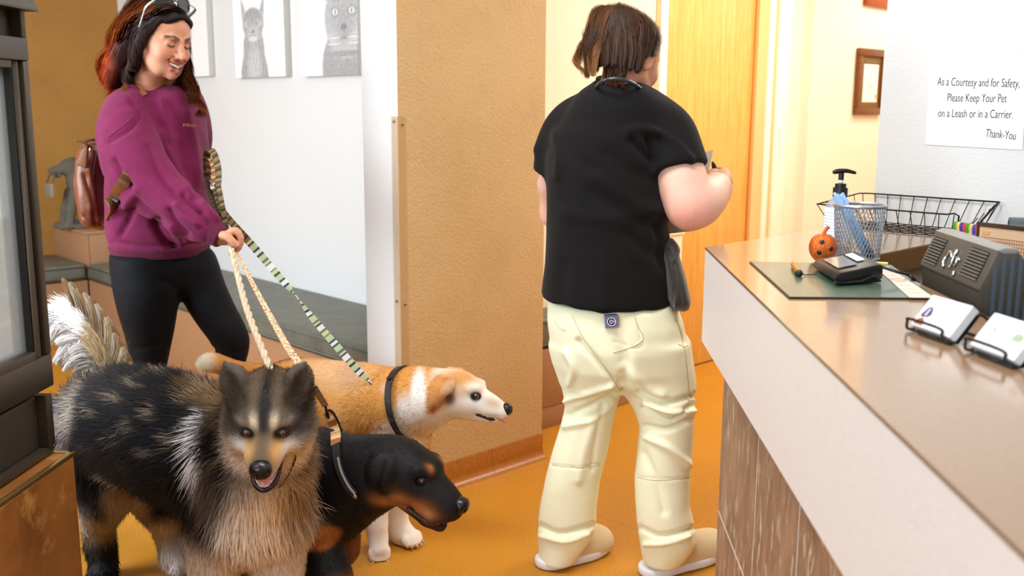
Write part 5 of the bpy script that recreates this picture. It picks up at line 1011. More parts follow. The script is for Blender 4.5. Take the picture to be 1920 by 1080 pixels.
for pix in ([(1190, 594), (1195, 610), (1205, 628), (1204, 638), (1190, 648), (1170, 655), (1150, 661)], [(1264, 592), (1272, 606), (1280, 640), (1286, 680), (1292, 720), (1296, 748)], [(1272, 645), (1282, 650), (1289, 648)], [(1038, 600), (1052, 616), (1062, 619)], [(1073, 592), (1098, 640), (1135, 690), (1163, 733)], [(1036, 872), (1060, 875), (1090, 876), (1124, 872)], [(1196, 896), (1225, 900), (1260, 899), (1292, 895)]):
    pts_ = [cast(BT, x, y) for x, y in spline(pix, 24)]; pts_ = [p for p in pts_ if p is not None]
    if len(pts_) > 3: MB().tube(pts_, .0014, 5).build('seam', M_SEAM, WB, smooth=True)
P = [px(1062, 600, 2.705, 1), px(1195, 604, 2.705, 1)]
tagp = [at(x, y, 2.712) for x, y in ((1133, 591), (1157, 590), (1159, 613), (1135, 615))]
m = MB(); m.prism([p+np.array([0, -.006, 0]) for p in tagp], np.array([0, .02, 0])); m.build('cloth_label', mat('blue_grey_label', rgb(110, 116, 150), .7), WB)
tc_ = sum(tagp)/4+np.array([0, -.0066, 0]); x_, z_ = N(tagp[1]-tagp[0]), N(tagp[1]-tagp[2])
def disc(r0, r1, c, nm, e, a0=0, a1=2*math.pi):
    m = MB(); A_ = np.linspace(a0, a1, 25); V = [tc_+x_*r*math.cos(a)+z_*r*math.sin(a)+np.array([0, -e, 0]) for a in A_ for r in (r0, r1)]; m.add(V, [(2*i, 2*i+1, 2*i+3, 2*i+2) for i in range(24)]); return m.build(nm, mat(nm+'_thread', rgb(*c), .7), WB)
disc(.0001, .0145, (40, 48, 84), 'label_disc', .0004); disc(.0105, .0130, (220, 224, 234), 'label_ring', .0008); disc(.003, .006, (190, 196, 214), 'label_curl', .0008, .6, 5.2)
m = MB(); c_ = tc_+x_*.004-np.array([0, .0012, 0]); m.prism([c_+x_*-.004+z_*-.003, c_+x_*.006+z_*-.002, c_+x_*.006+z_*.003, c_+x_*-.002+z_*.003], np.array([0, .0006, 0])); m.build('label_pink_mark', mat('pink_thread', rgb(210, 130, 150), .7), WB)
M_MESH = mat('cream_knit_shoe', rgb(224, 204, 166), .8, bump=(260, .4, .002)); M_WSOLE = mat('white_rubber_sole', rgb(236, 238, 246), .45)
sneaker(WB, atz(1018, 1064, 0), atz(1134, 1028, 0), M_MESH, M_WSOLE, .050, .08); sneaker(WB, atz(1210, 1080, 0), atz(1352, 1036, 0), M_MESH, M_WSOLE, .052, .08)
# hair
def HB(*pts): return [RB@(np.array(p)*[.98, .98, .98 if p[2] < 0 else .86])+oB for p in pts]
BK, BM, BL = rgb(46, 26, 14), rgb(88, 52, 26), rgb(146, 96, 52)
F = Field(oB-[.25, .25, .2], oB+[.2, .2, .2], .006)
F.ell(HB((0, -.026, .040))[0], np.array((.081, .098, .086))*.98, RB, k=0); F.ell(HB((-.015, -.078, .070))[0], (.056, .048, .042), RB, k=.04); F.chain(HB((-.025, -.09, .06), (-.045, -.105, .01), (-.055, -.108, -.03)), [.042, .034, .018], k=.03)
F.cut(HB((0, .05, .05))[0], RB@N((0, 1, -.35)), .02); F.cut(HB((0, -.02, -.045))[0], RB@N((0, .55, -1)), .03); F.ell(HB((.085, .012, -.03))[0], (.05, .05, .065), RB, k=.02, op='sub')
V, Fc = F.mesh(); hC = np.tile(rgb(54, 35, 22), (len(V), 1)); fast_mesh('hair', V, Fc, M_HAIRB, WB, hC); G = F.grad(V); fur('hair_base', V, Fc, G, hC, 9000, np.full(len(V), .042), .0014, HB((-.012, -.085, .125))[0]-V, .02, M_HAIR, WB, jit=.05, colj=.3, tip=1.4, clump=30)['kind'] = 'stuff'
gd = []
for i in range(16):                     # swept up from hairline and nape to the clip at the crown
    a = -2.4+4.8*i/15; gd.append((HB((.080*math.sin(a), -.02+.075*math.cos(a), .0+.035*math.cos(a)), (.085*math.sin(a), -.035+.065*math.cos(a), .07), (.045*math.sin(a), -.055+.03*math.cos(a), .108), (-.012, -.08, .110)), BK, BM, 1.1))
for i in range(9):
    a = 1.9+2.4*i/8; gd.append((HB((.075*math.sin(a), -.02+.085*math.cos(a), -.055), (.080*math.sin(a), -.03+.085*math.cos(a), -.01), (.055*math.sin(a), -.05+.07*math.cos(a), .06), (-.015, -.10, .10)), BK, BM, 1.0))
for i in range(20):                     # loose tail falling over the left side
    f = i/19; gd.append((HB((.03-.05*f, -.075, .112), (.0-.05*f, -.118-.012*f, .105), (-.010-.05*f, -.132, .05), (-.018-.055*f, -.126+.01*f, -.015), (-.022-.05*f, -.114+.02*f, -.055-.04*RNG.random())), BM if i % 3 else BK, BL if i % 3 == 0 else BM, 1.0))
for i in range(5): gd.append((HB((-.05, -.11, .06), (-.085-.006*i, -.105, .0), (-.098-.004*i, -.10, -.05), (-.085+.008*i, -.10, -.085)), BM, BL, .5, .3))
for i in range(12): a = 6.28*i/12; gd.append((HB((.05*math.sin(a)-.006, -.055+.05*math.cos(a), .100), (.025*math.sin(a)-.008, -.07+.03*math.cos(a), .116), (-.012, -.085, .116)), BK, BM, 1.0))
for i in range(5): gd.append((HB((.05-.03*i*.5, -.085, -.05), (.055-.03*i*.5, -.09, -.085), (.05-.03*i*.5+.01*RNG.random(), -.085, -.115)), BK, BM, .6, .35))
locks('hair_strands', gd, M_HAIR, WB, 150, .018, .0014, wave=.006, wn=1.3, K=14, centre=oB)['kind'] = 'stuff'
# things worn and held
stq = thing('stethoscope', 'black stethoscope tube hung round the neck of the scrubs wearer', 'stethoscope', at(1160, 152, 2.85))
nc = at(1164, 155, 2.89)
MB().tube(spline([at(1214, 186, 2.86), at(1206, 172, 2.80), at(1196, 162, 2.755), at(1180, 153, 2.725), at(1160, 148, 2.71), at(1140, 149, 2.715), at(1125, 156, 2.74), at(1117, 167, 2.79), at(1114, 180, 2.86)], 30), .0055, 10).build('tube', mat('dark_teal_rubber', rgb(40, 52, 56), .2, coat=.5), stq, smooth=True)
pen = thing('pen', 'black pen held upright in the right hand of the scrubs wearer', 'pen', at(1342, 318, 2.93)); MB().tube([at(1336, 303, 2.925), at(1338, 309, 2.925), at(1344, 332, 2.93), at(1350, 352, 2.95)], [.003, .0065, .0068, .004], 10).build('barrel', M_BLK, pen, smooth=True)
br = thing('bracelet', 'thin dark cord bracelet on the right wrist of the scrubs wearer', 'bracelet', at(1348, 350, 2.9)); bc0 = at(1346, 352, 2.895); bax = N(at(1352, 343, 2.91)-at(1330, 364, 2.84)); bu = N(np.cross(bax, uZ)); bw = np.cross(bax, bu)
MB().tube([bc0+bu*.0335*math.cos(a)+bw*.036*math.sin(a) for a in np.linspace(0, 2*math.pi, 33)], .0014, 6, caps=False).build('cord', mat('dark_cord', rgb(70, 56, 50), .5), br, smooth=True); MB().ball(at(1359, 384, 2.87), (.004, .004, .009)).build('bead', M_BLK, br, smooth=True)
pp = thing('paper_form', 'grey printed paper forms held in front of the scrubs wearer', 'paper', at(1290, 360, 3.02)); M_FORM = mat('shaded_form_paper', rgb(206, 190, 172), .8)
q = [at(1338, 280, 2.98), at(1306, 292, 3.01), at(1222, 442, 3.02), at(1302, 433, 2.97)]; nn_ = N(np.cross(q[1]-q[0], q[3]-q[0]))
MB().prism(q, nn_*.002).build('sheet', M_FORM, pp)
def lp(u, v): return (q[0]*(1-u)+q[1]*u)*(1-v)+(q[3]*(1-u)+q[2]*u)*v
m = MB()
for e in (.0022, -.0005):
    for v in (.06, .09, .12, .15, .18, .22, .30, .78, .82, .86, .90): m.prism([lp(.1, v)+nn_*e, lp(.9, v)+nn_*e, lp(.9, v+.006)+nn_*e, lp(.1, v+.006)+nn_*e], nn_*.0003)
m.build('printed_lines', mat('grey_form_ink', rgb(140, 122, 106), .8), pp)['kind'] = 'stuff'
# ------------------------------------------------------------------ dogs
M_FUR = mat('dog_skin_coat', rgb(80, 70, 60), .8, attr=True); M_HAIRF = mat('dog_fur', rgb(80, 70, 60), .7, attr=True, spec=.12)
M_SLEEK = mat('sleek_coat', rgb(20, 18, 18), .62, attr=True, spec=.25)
M_NOSE = mat('wet_black_nose', rgb(20, 17, 18), .28, bump=(300, .3, .001)); M_TONG = mat('pink_tongue', rgb(214, 120, 124), .3); M_MOUTH = mat('dark_mouth', rgb(40, 18, 20), .35); M_TOOTH = mat('dog_teeth', rgb(236, 226, 206), .3)
M_PUP = mat('dark_pupil', rgb(12, 8, 6), .06, coat=1); M_CLAW = mat('dark_claw', rgb(60, 46, 40), .4)
def dog_eye(par, R, o, p, r, iris, look=(0, 1, 0)):
    M_I = mat('iris', rgb(*iris), .08, coat=1); d = N(look); c = np.array(p)
    MB().ball(R@c+o, r, n=18).build('eye', M_I, par, smooth=True); MB().ball(R@(c+d*r*.40)+o, r*.72, n=14).build('pupil', M_PUP, par, smooth=True)
    t = R@N(np.cross(d, (0, 0, 1))); u = np.cross(t, R@d); q = R@(c+d*r*.30)+o
    MB().tube([q+(t*math.cos(a)*1.18+u*math.sin(a)*.80)*r*1.0 for a in np.linspace(0, 2*math.pi, 21)], r*.30, 6, caps=False).build('eyelid', M_LASH, par, smooth=True)
def paw(F, ankle, toe, r, k=.012):      # paw with four toes
    a, t = np.asarray(ankle, float), np.asarray(toe, float); d = N((t-a)*[1, 1, .6]); s = N(np.cross(d, uZ)); F.cone(a, a*.5+t*.5, r*1.0, r*1.02, .02)
    for i in (-1.5, -.5, .5, 1.5):
        c = t+s*i*r*.52-d*abs(i)*r*.22; F.chain([a*.45+t*.55+s*i*r*.35, c+uZ*r*.22, c+d*r*.35-uZ*r*.12], [r*.42, r*.40, r*.34], k=.006)
def claws(par, ankle, toe, r, m_):
    a, t = np.asarray(ankle, float), np.asarray(toe, float); d = N((t-a)*[1, 1, .6]); s = N(np.cross(d, uZ))
    for i in (-1.5, -.5, .5, 1.5):
        c = t+s*i*r*.52-d*abs(i)*r*.22+d*r*.66-uZ*r*.10; MB().tube([c, c+d*r*.22-uZ*r*.06, c+d*r*.36-uZ*r*.2], [r*.12, r*.09, r*.02], 6).build('claw', m_, par, smooth=True)
def comb_field(V, segs):                # nearest guide segment gives the lie of the hair
    D = np.full(len(V), 9.); C = np.zeros((len(V), 3))
    for a, b, d in segs:
        q = seg_dist(V, a, b); m = q < D; D[m] = q[m]; C[m] = d if d is not None else N(np.asarray(b)-np.asarray(a))
    return C
def blob_len(V, base, lst):
    L_ = np.full(len(V), float(base))
    for c, r, v, s in lst:
        q = np.linalg.norm((V-np.asarray(c))/np.asarray(r, float), axis=1); w = np.clip((1+s/2-q)/s, 0, 1); L_ = L_*(1-w)+v*w
    return L_

# ---- grey and black malamute, looking into the room
MQ = thing('dog', 'fluffy black and grey husky-type dog with pale face looking at the camera', 'dog', (-.75, 2.45, 0))
RM = frame(N((.10, -.95, -.30)), (.03, 0, 1)); oM = at(500, 795, 2.10)
def HM(*p): return RM@np.array(p)+oM
sh = at(470, 880, 2.36); ch = at(475, 960, 2.30); mid = at(315, 812, 2.58); rp = at(212, 792, 2.80)
F = Field((-1.42, 1.9, 0), (-.20, 3.15, .95), .0085)
F.chain([rp, mid, sh], [.138, .142, .142], .05, n=12); F.ball(ch, .125, .06); F.cone(HM(0, -.09, -.02), sh+[0, 0, .03], .088, .118, .06); F.cone(HM(0, -.05, -.08), ch, .075, .105, .05)
F.ball(at(196, 800, 2.80), .135, .05)
# head
F.ell(HM(0, -.045, .012), (.080, .088, .070), RM, .03); F.ell(HM(.046, -.022, -.030), (.046, .060, .050), RM, .03); F.ell(HM(-.046, -.022, -.030), (.046, .060, .050), RM, .03)
F.chain([HM(0, .015, -.022), HM(0, .065, -.036), HM(0, .105, -.042)], [.042, .034, .027], .03); F.chain([HM(0, .0, -.070), HM(0, .052, -.096), HM(0, .082, -.109)], [.034, .025, .019], .012)
F.chain([HM(.030, .048, -.0625), HM(.012, .095, -.066), HM(-.012, .095, -.066), HM(-.030, .048, -.0625)], [.006, .0075, .0075, .006], .004, 'sub'); F.chain([HM(.0, .035, -.068), HM(0, .075, -.082), HM(0, .10, -.088)], [.013, .013, .010], .004, 'sub')
for s in (-1, 1):
    F.ball(HM(s*.037, .044, .004), .016, .016, 'sub'); F.cone(HM(s*.022, .030, .028), HM(s*.052, .012, .022), .014, .012, .02)
    ea, et = HM(s*.058, -.040, .060), HM(s*.082, -.030, .134); F.chain([ea, ea*.5+et*.5, et], [.036, .026, .008], .02); F.chain([HM(s*.064, .006, .060), HM(s*.077, -.010, .100), HM(s*.081, -.020, .124)], [.026, .016, .006], .008, 'sub')
# legs
fl1 = [at(415, 965, 2.29), at(400, 1075, 2.25), (at(385, 1100, 2.22)[0], 2.22, .16), (at(382, 1100, 2.20)[0], 2.20, .05)]; fl2 = [at(520, 965, 2.31), at(523, 1075, 2.28), (at(527, 1100, 2.27)[0], 2.27, .16), (at(527, 1100, 2.25)[0], 2.25, .05)]
for L_ in (fl1, fl2): F.chain(L_, [.072, .046, .036, .034], .04, n=12); paw(F, np.array(L_[-1])-[0, -.01, .012], np.array(L_[-1])+[.005, -.055, -.022], .040)
hl = [at(205, 845, 2.76), at(200, 930, 2.70), at(185, 985, 2.78), (at(190, 1000, 2.80)[0], 2.80, .045)]; F.chain(hl, [.105, .062, .034, .034], .04, n=12); paw(F, np.array(hl[-1])-[0, 0, .008], np.array(hl[-1])+[.02, -.06, -.018], .038)
h2 = [at(262, 862, 2.86), at(296, 940, 2.80), at(313, 985, 2.88), at(330, 1045, 2.87), (at(338, 1060, 2.86)[0], 2.85, .045)]; F.chain(h2, [.085, .056, .034, .030, .032], .04, n=14); paw(F, np.array(h2[-1])-[0, 0, .008], np.array(h2[-1])+[.045, -.05, -.018], .036)
tl = [at(222, 735, 2.86), at(206, 690, 2.90), at(192, 645, 2.93), at(165, 610, 2.95), at(132, 590, 2.97), at(108, 592, 2.99)]; F.chain(tl, [.045, .034, .030, .028, .024, .012], .03, n=16)
V, Fc = F.mesh(); V = smooth_mesh(V, Fc, 1); G = F.grad(V)
q = (V-oM)@RM; ax_, ay, az_ = np.abs(q[:, 0]), q[:, 1], q[:, 2]
KB, GR, TN, CR, WH, BR = rgb(15, 14, 17), rgb(118, 108, 98), rgb(176, 140, 98), rgb(206, 188, 168), rgb(232, 228, 226), rgb(90, 70, 52)
C = paint(V, KB, [(at(250, 700, 2.75), (.30, .3, .05), rgb(40, 37, 37), 1.2), (at(400, 715, 2.40), (.12, .2, .05), rgb(128, 100, 66), 1.0), (at(150, 790, 2.75), (.05, .12, .06), rgb(124, 118, 118), 1.), (at(165, 770, 2.70), (.05, .1, .06), rgb(150, 138, 126), 1.), (at(388, 835, 2.30), (.022, .1, .075), rgb(236, 232, 234), .5),
    (at(505, 965, 2.2), (.12, .16, .12), rgb(246, 236, 226), .6), (at(562, 890, 2.2), (.07, .14, .10), rgb(240, 226, 212), .8), (at(470, 1040, 2.26), (.20, .12, .11), rgb(190, 174, 158), .6), (at(400, 1100, 2.24), (.12, .14, .12), CR, .5), (at(525, 1090, 2.26), (.09, .14, .16), CR, .5), ((fl1[3][0], 2.2, .1), .22, CR, .4), ((fl2[3][0], 2.25, .1), .22, CR, .4),
    (at(322, 1010, 2.86), (.10, .14, .16), rgb(196, 182, 172), .5), (at(198, 975, 2.74), (.12, .14, .08), rgb(140, 128, 120), .8), (at(235, 930, 2.66), (.05, .2, .10), rgb(170, 156, 146), .9), (at(270, 930, 2.6), (.10, .14, .03), rgb(150, 130, 112), .8), (at(575, 900, 2.25), (.06, .12, .12), rgb(176, 156, 136), .9), (at(580, 820, 2.2), (.05, .12, .10), rgb(150, 132, 114), .9), (at(405, 900, 2.22), (.05, .08, .06), rgb(90, 80, 72), 1)])
tw = np.clip(1-(poly_dist(V, np.array(tl))-.05)/.03, 0, 1)*np.clip((V[:, 2]-(tl[1][2]-.01))/.05, 0, 1); tcol = np.where((V[:, 0]-at(175, 640, 2.93)[0] > .0)[:, None], rgb(140, 114, 82), rgb(216, 210, 208)); C = C*(1-tw[:, None])+tcol*tw[:, None]
hw_ = np.clip(1-(np.linalg.norm((q-[0, -.0, .0])/[.125, .15, .16], axis=1)-.9)/.2, 0, 1); hw_ = np.maximum(hw_, np.clip((az_-.05)/.02, 0, 1)*(ay > -.10)*(ax_ < .14))
H = np.tile(rgb(86, 72, 58), (len(V), 1))
def hm_(w, c):
    global H
    w = np.clip(w, 0, 1)[:, None]; H = H*(1-w)+np.asarray(c)*w
g2 = lambda dx, dy, dz, sx, sy, sz: np.exp(-((ax_-dx)/sx)**2-((ay-dy)/sy)**2-((az_-dz)/sz)**2)
hm_(np.clip((az_-.03)/.05, 0, 1)*.5, rgb(84, 66, 48)); hm_(g2(.0, .02, .050, .013, .2, .040)*2.0, rgb(26, 21, 18)); hm_(g2(.07, .01, .028, .022, .08, .018)*1.2, rgb(52, 45, 42)); hm_(g2(.022, .03, .030, .008, .08, .015)*1.5, rgb(206, 186, 158)); hm_(g2(.046, .03, .026, .014, .06, .007)*.8, rgb(168, 150, 130)); hm_(g2(.040, .03, .002, .022, .06, .016), rgb(74, 66, 62)); hm_(g2(.075, -.02, .0, .02, .08, .03), rgb(60, 54, 52))
hm_(g2(.026, .060, -.026, .017, .05, .022)*1.8, rgb(214, 160, 92)); hm_(g2(.050, .024, -.034, .020, .05, .016)*1.5, rgb(240, 234, 228)); hm_(g2(.075, .0, -.052, .03, .05, .022)*1.1, rgb(206, 184, 160)); hm_(g2(0, .07, -.012, .011, .07, .02)*1.2, rgb(98, 78, 56)); hm_(g2(0, .11, -.02, .03, .022, .02)*1.1, rgb(92, 72, 56)); hm_(g2(.02, .09, -.055, .03, .05, .014)*1.2, rgb(216, 198, 178)); hm_(g2(0, .06, -.115, .06, .08, .028)*1.2, rgb(220, 204, 190)); hm_(g2(.070, -.0, -.090, .045, .07, .038)*1.3, rgb(240, 224, 208)); hm_(g2(.105, -.03, -.01, .02, .06, .05)*.9, rgb(128, 112, 98))
hm_(np.clip((az_-.060)/.015, 0, 1)*np.clip((ax_-.03)/.02, 0, 1), rgb(92, 80, 70)); hm_(g2(.070, .0, .085, .017, .03, .035)*1.3, rgb(52, 42, 36)); hm_(g2(.037, .04, .003, .017, .03, .013)*1.3, rgb(40, 34, 32))
C = C*(1-hw_[:, None])+H*hw_[:, None]
fast_mesh('body', V, Fc, M_FUR, MQ, C); GEO_M = (V, Fc)
dn = np.array([0, 0, -1.]); bk = N(rp-sh)
segs = [(rp, mid, N(bk+[0, 0, -.35])), (mid, sh, N(bk+[0, 0, -.45])), (ch, ch+[0, 0, -.05], dn), (at(470, 870, 2.25), at(470, 930, 2.2), dn), (HM(0, -.09, 0), sh, N(bk*.6+[0, 0, -.9])), (HM(.08, -.05, -.03), HM(.1, -.05, -.09), N(RM@np.array([.8, -.4, -1]))), (HM(-.08, -.05, -.03), HM(-.1, -.05, -.09), N(RM@np.array([-.8, -.4, -1])))]
for L_ in (fl1, fl2, hl, h2):
    for i in range(len(L_)-1): segs.append((L_[i], L_[i+1], dn))
for i in range(len(tl)-1): segs.append((tl[i], tl[i+1], N(np.asarray(tl[i+1])-np.asarray(tl[i])+np.array([0, 0, -.02]))))
cb_ = comb_field(V, segs); hd_ = hw_ > .3
fc_ = q.copy(); fc_[:, 1] = -np.abs(fc_[:, 1])*0-.05; rad_ = np.column_stack([q[:, 0]*1.0, -.06*np.ones(len(q)), q[:, 2]+.03]); rad_ /= np.linalg.norm(rad_, axis=1)[:, None]; cb_[hd_] = (rad_@RM.T)[hd_]
LB = blob_len(V, .050, [(rp, .2, .055, .5), (ch, .16, .065, .6), (at(555, 880, 2.24), .12, .06, .7), (at(395, 850, 2.24), .10, .065, .7), (fl1[1], .14, .03, .6), (fl2[1], .14, .028, .6), (h2[2], .14, .016, .5), (at(235, 930, 2.68), .1, .05, .6)])
td = poly_dist(V, np.array(tl)); LB = np.where(td < .06, .055, LB); legm = np.clip((.42-V[:, 2])/.1, 0, 1); LB = LB*(1-legm)+.018*legm
LH = np.clip(.006+.34*np.maximum(ax_-.045, 0)+.10*np.maximum(-ay-.0, 0)+.12*np.maximum(-az_-.06, 0), .006, .055); LH = np.where((az_ > .06) & (ax_ > .03), .010, LH); LH = np.where((ay > .06), .0045, LH)
nose_m = ((ay > .112) & (az_ > -.062)) | ((np.linalg.norm(np.column_stack([ax_-.037, ay-.034, az_-.004]), axis=1) < .016)) | ((ax_ < .03) & (ay > .045) & (np.abs(az_+.064) < .009))
LB = np.where(hd_, LH, LB); mk_b = (~hd_).astype(float); mk_h = (hd_ & ~nose_m).astype(float)
Cf = C*(1+.0*RNG.random(len(V)))[:, None]
st = np.clip(np.sin(V[:, 0]*55+V[:, 2]*90+np.sin(V[:, 1]*40)*2)*np.sin(V[:, 2]*37-V[:, 0]*21)-.55, 0, 1)*1.6; st = st*np.clip((V[:, 2]-.50)/.1, 0, 1)*(~hd_)*(td > .08); Cf = Cf*(1-st[:, None])+np.asarray(rgb(150, 128, 108))*st[:, None]
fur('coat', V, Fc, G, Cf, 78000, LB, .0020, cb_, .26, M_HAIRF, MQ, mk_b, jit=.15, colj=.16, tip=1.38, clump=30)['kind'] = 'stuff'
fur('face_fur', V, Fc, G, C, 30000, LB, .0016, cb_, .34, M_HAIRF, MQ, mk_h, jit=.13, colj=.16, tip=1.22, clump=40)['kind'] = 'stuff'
# long plume of the tail
gd = []; sp_t = spline(tl, 40)
for i in range(34):
    f = i/33; b = sp_t[int(3+f*36)]; k = i % 3; ln = .10+.05*RNG.random()
    d = np.array([[-.75, -.1, -.55], [-.95, -.1, -.1], [-.5, -.2, -.8]][k])*(1-.35*f)+np.array([-.3*f, 0, -.05]); d /= np.linalg.norm(d); lift = np.array([-.01, -.01, .028*(1-.4*f)])
    gd.append(([b, b+d*ln*.35+lift, b+d*ln*.75+lift*.7, b+d*ln+RNG.normal(0, .008, 3)], rgb(150, 138, 128) if f < .35 else rgb(206, 198, 194), rgb(236, 232, 230) if (i % 4) else rgb(150, 136, 124), 1.))
for i in range(14):
    f = i/13; b = sp_t[int(f*26)]; d = N(np.array([.55, -.3, .45])*(1-f)+np.array([-.15, -.2, .55])*f); ln = .07+.02*RNG.random()
    gd.append(([b, b+d*ln*.4+[.008, 0, .012], b+d*ln*.8+[.004, 0, .03], b+d*ln*1.1+[-.012, 0, .045]], rgb(104, 84, 60), rgb(176, 142, 100) if i % 2 else rgb(206, 188, 164), 1.))
for i in range(4): gd.append(([sp_t[22+i*2], at(130, 645+3*i, 2.93), at(116, 662+3*i, 2.92), at(105+3*i, 684-4*i, 2.91)], rgb(200, 190, 184), rgb(226, 218, 212), .5, .4))
locks('tail_plume', gd, M_HAIRF, MQ, 330, .024, .0013, wave=.002, wn=1, K=9, colj=.12)['kind'] = 'stuff'
for s in (-1, 1): dog_eye(MQ, RM, oM, (s*.0375, .036, .003), .0100, (96, 56, 20), (s*.10, 1, .10))
F = Field(oM-.16, oM+.16, .0025); F.ell(HM(0, .124, -.034), (.024, .016, .019), RM, 0); F.ell(HM(0, .118, -.026), (.022, .018, .014), RM, .008)
for s in (-1, 1): F.ball(HM(s*.010, .139, -.036), .0062, .003, 'sub'); F.ball(HM(s*.020, .132, -.039), .004, .003, 'sub')
V2, F2_ = F.mesh(); fast_mesh('nose', V2, F2_, M_NOSE, MQ)
F = Field(oM-.18, oM+.16, .003); F.chain([HM(.032, .030, -.078), HM(.023, .074, -.100), HM(0, .094, -.107), HM(-.023, .074, -.100), HM(-.032, .030, -.078)], [.004, .0052, .0060, .0052, .004], .004, n=24); V2, F2_ = F.mesh(); fast_mesh('lower_lip', V2, F2_, M_MOUTH, MQ)
MB().ball(HM(0, .066, -.0900), (.018, .028, .0065), RM@np.array([[1, 0, 0], [0, .94, .34], [0, -.34, .94]])).build('tongue', M_TONG, MQ, smooth=True)
m = MB()
for i in range(-4, 5): m.box(HM(i*.0038, .089-abs(i)*.0022, -.0995+abs(i)*.0010), (.0014, .0012, .0032), RM)
m.build('teeth', M_TOOTH, MQ)['kind'] = 'stuff'
for L_ in (fl1, fl2): claws(MQ, np.array(L_[-1])-[0, -.01, .012], np.array(L_[-1])+[.005, -.055, -.022], .040, M_CLAW)

# ---- tan and white dog in profile
LQ = thing('dog', 'tan and white short-haired dog in profile with its tongue tip out', 'dog', (-.5, 3.05, 0))
RL = frame(N((.965, -.22, -.13)), (0, .02, 1)); oL = at(890, 735, 2.955)
def HLb(*p): return RL@np.array(p)+oL
F = Field((-1.05, 2.70, 0), (.12, 3.75, .75), .0065)
lr, lm, ls, lc = at(545, 752, 3.34), at(630, 762, 3.24), at(712, 768, 3.10), at(752, 800, 3.04)
F.chain([lr, lm, ls], [.138, .132, .128], .05, n=10); F.ball(lc, .098, .06); F.chain([HLb(0, -.11, -.035), at(776, 752, 3.00), at(728, 762, 3.07)], [.070, .084, .105], .05, n=8)
F.ell(HLb(0, -.055, -.006), (.060, .080, .066), RL, .03); F.ell(HLb(0, -.05, -.045), (.052, .065, .040), RL, .03); F.chain([HLb(0, .0, -.022), HLb(0, .05, -.036), HLb(0, .090, -.044)], [.046, .033, .027], .03); F.chain([HLb(0, -.02, -.062), HLb(0, .03, -.067), HLb(0, .072, -.072)], [.032, .021, .014], .012)
F.chain([HLb(.028, .022, -.058), HLb(.020, .078, -.063), HLb(0, .094, -.064)], [.004, .0042, .005], .003, 'sub'); F.chain([HLb(-.028, .022, -.058), HLb(-.020, .078, -.063), HLb(0, .094, -.064)], [.004, .0042, .005], .003, 'sub')
for s in (-1, 1): F.ball(HLb(s*.043, .012, .002), .013, .012, 'sub'); F.cone(HLb(s*.028, .012, .022), HLb(s*.045, -.01, .020), .012, .011, .018)
for s in (-1, 1):                      # folded ears
    F.chain([HLb(s*.050, -.070, .036), HLb(s*.068, -.068, .022), HLb(s*.080, -.080, .002), HLb(s*.082, -.098, -.030), HLb(s*.078, -.110, -.056)], [.018, .019, .018, .017, .009], .006, n=12); F.chain([HLb(s*.054, -.098, .032), HLb(s*.074, -.104, .006), HLb(s*.080, -.116, -.030), HLb(s*.074, -.120, -.058)], [.018, .019, .017, .010], .008, n=10); F.ball(HLb(s*.078, -.054, -.018), .017, .010, 'sub')
lg1 = [at(738, 830, 3.0), at(735, 885, 2.98), at(706, 945, 2.96), at(708, 1005, 2.95)]; F.chain(lg1, [.062, .042, .030, .026], .03, n=12); paw(F, at(709, 1012, 2.95), at(712, 1044, 2.925), .030)
lg2 = [at(772, 835, 3.04), at(768, 890, 3.05), at(742, 950, 3.06), at(748, 1000, 3.06)]; F.chain(lg2, [.058, .040, .030, .028], .03, n=12); p2a, p2t = np.array([*at(752, 1015, 3.06)[:2], .035]), np.array([*at(776, 1030, 3.02)[:2], .024]); F.cone(lg2[-1], p2a, .028, .03, .02); paw(F, p2a, p2t, .034)
for dx, Y in ((0, 3.30), (40, 3.44)):
    hp = [at(548+dx, 790, Y), at(560+dx, 860, Y), at(528+dx, 900, Y+.05), (*at(535+dx, 940, Y+.05)[:2], .04)]; F.chain(hp, [.098, .058, .030, .030], .04, n=12); paw(F, hp[-1], np.array(hp[-1])+[.06, -.03, -.016], .032)
ltl = [at(503, 712, 3.36), at(472, 701, 3.26), at(430, 690, 3.18), at(398, 679, 3.16), at(381, 683, 3.16)]; F.chain(ltl, [.042, .027, .021, .019, .015], .03, n=14)
V, Fc = F.mesh(); V = smooth_mesh(V, Fc, 1); G = F.grad(V); q = (V-oL)@RL; qx, qy, qz = np.abs(q[:, 0]), q[:, 1], q[:, 2]
TA, TW, TP = rgb(206, 140, 66), rgb(240, 232, 222), rgb(222, 176, 122)
C = paint(V, TA, [(at(620, 690, 3.15), (.16, .2, .06), rgb(216, 166, 116), 1.2), (at(640, 790, 3.08), (.05, .12, .07), rgb(214, 156, 90), 1.), (at(560, 740, 3.2), (.06, .1, .08), rgb(196, 128, 60), 1.), (at(750, 820, 3.0), (.085, .15, .085), TW, .6), (at(770, 770, 2.98), (.05, .13, .085), TW, .5), (at(735, 722, 3.02), (.035, .08, .03), TW, .5), (at(790, 740, 2.98), (.032, .14, .085), TW, .4), (at(735, 960, 3.0), (.14, .16, .20), TW, .4), (at(818, 790, 2.96), (.08, .14, .05), rgb(232, 216, 200), .5), (at(385, 680, 3.16), .045, rgb(240, 226, 200), .8), (at(660, 700, 3.1), (.05, .08, .03), rgb(196, 150, 110), 1.)])
hw2 = np.clip(1-(np.linalg.norm((q-[0, -.02, -.02])/[.13, .145, .12], axis=1)-.9)/.15, 0, 1); H = np.tile(np.asarray(TW), (len(V), 1))
g3 = lambda dx, dy, dz, sx, sy, sz: np.clip(1.25*np.exp(-((qx-dx)/sx)**2-((qy-dy)/sy)**2-((qz-dz)/sz)**2), 0, 1)
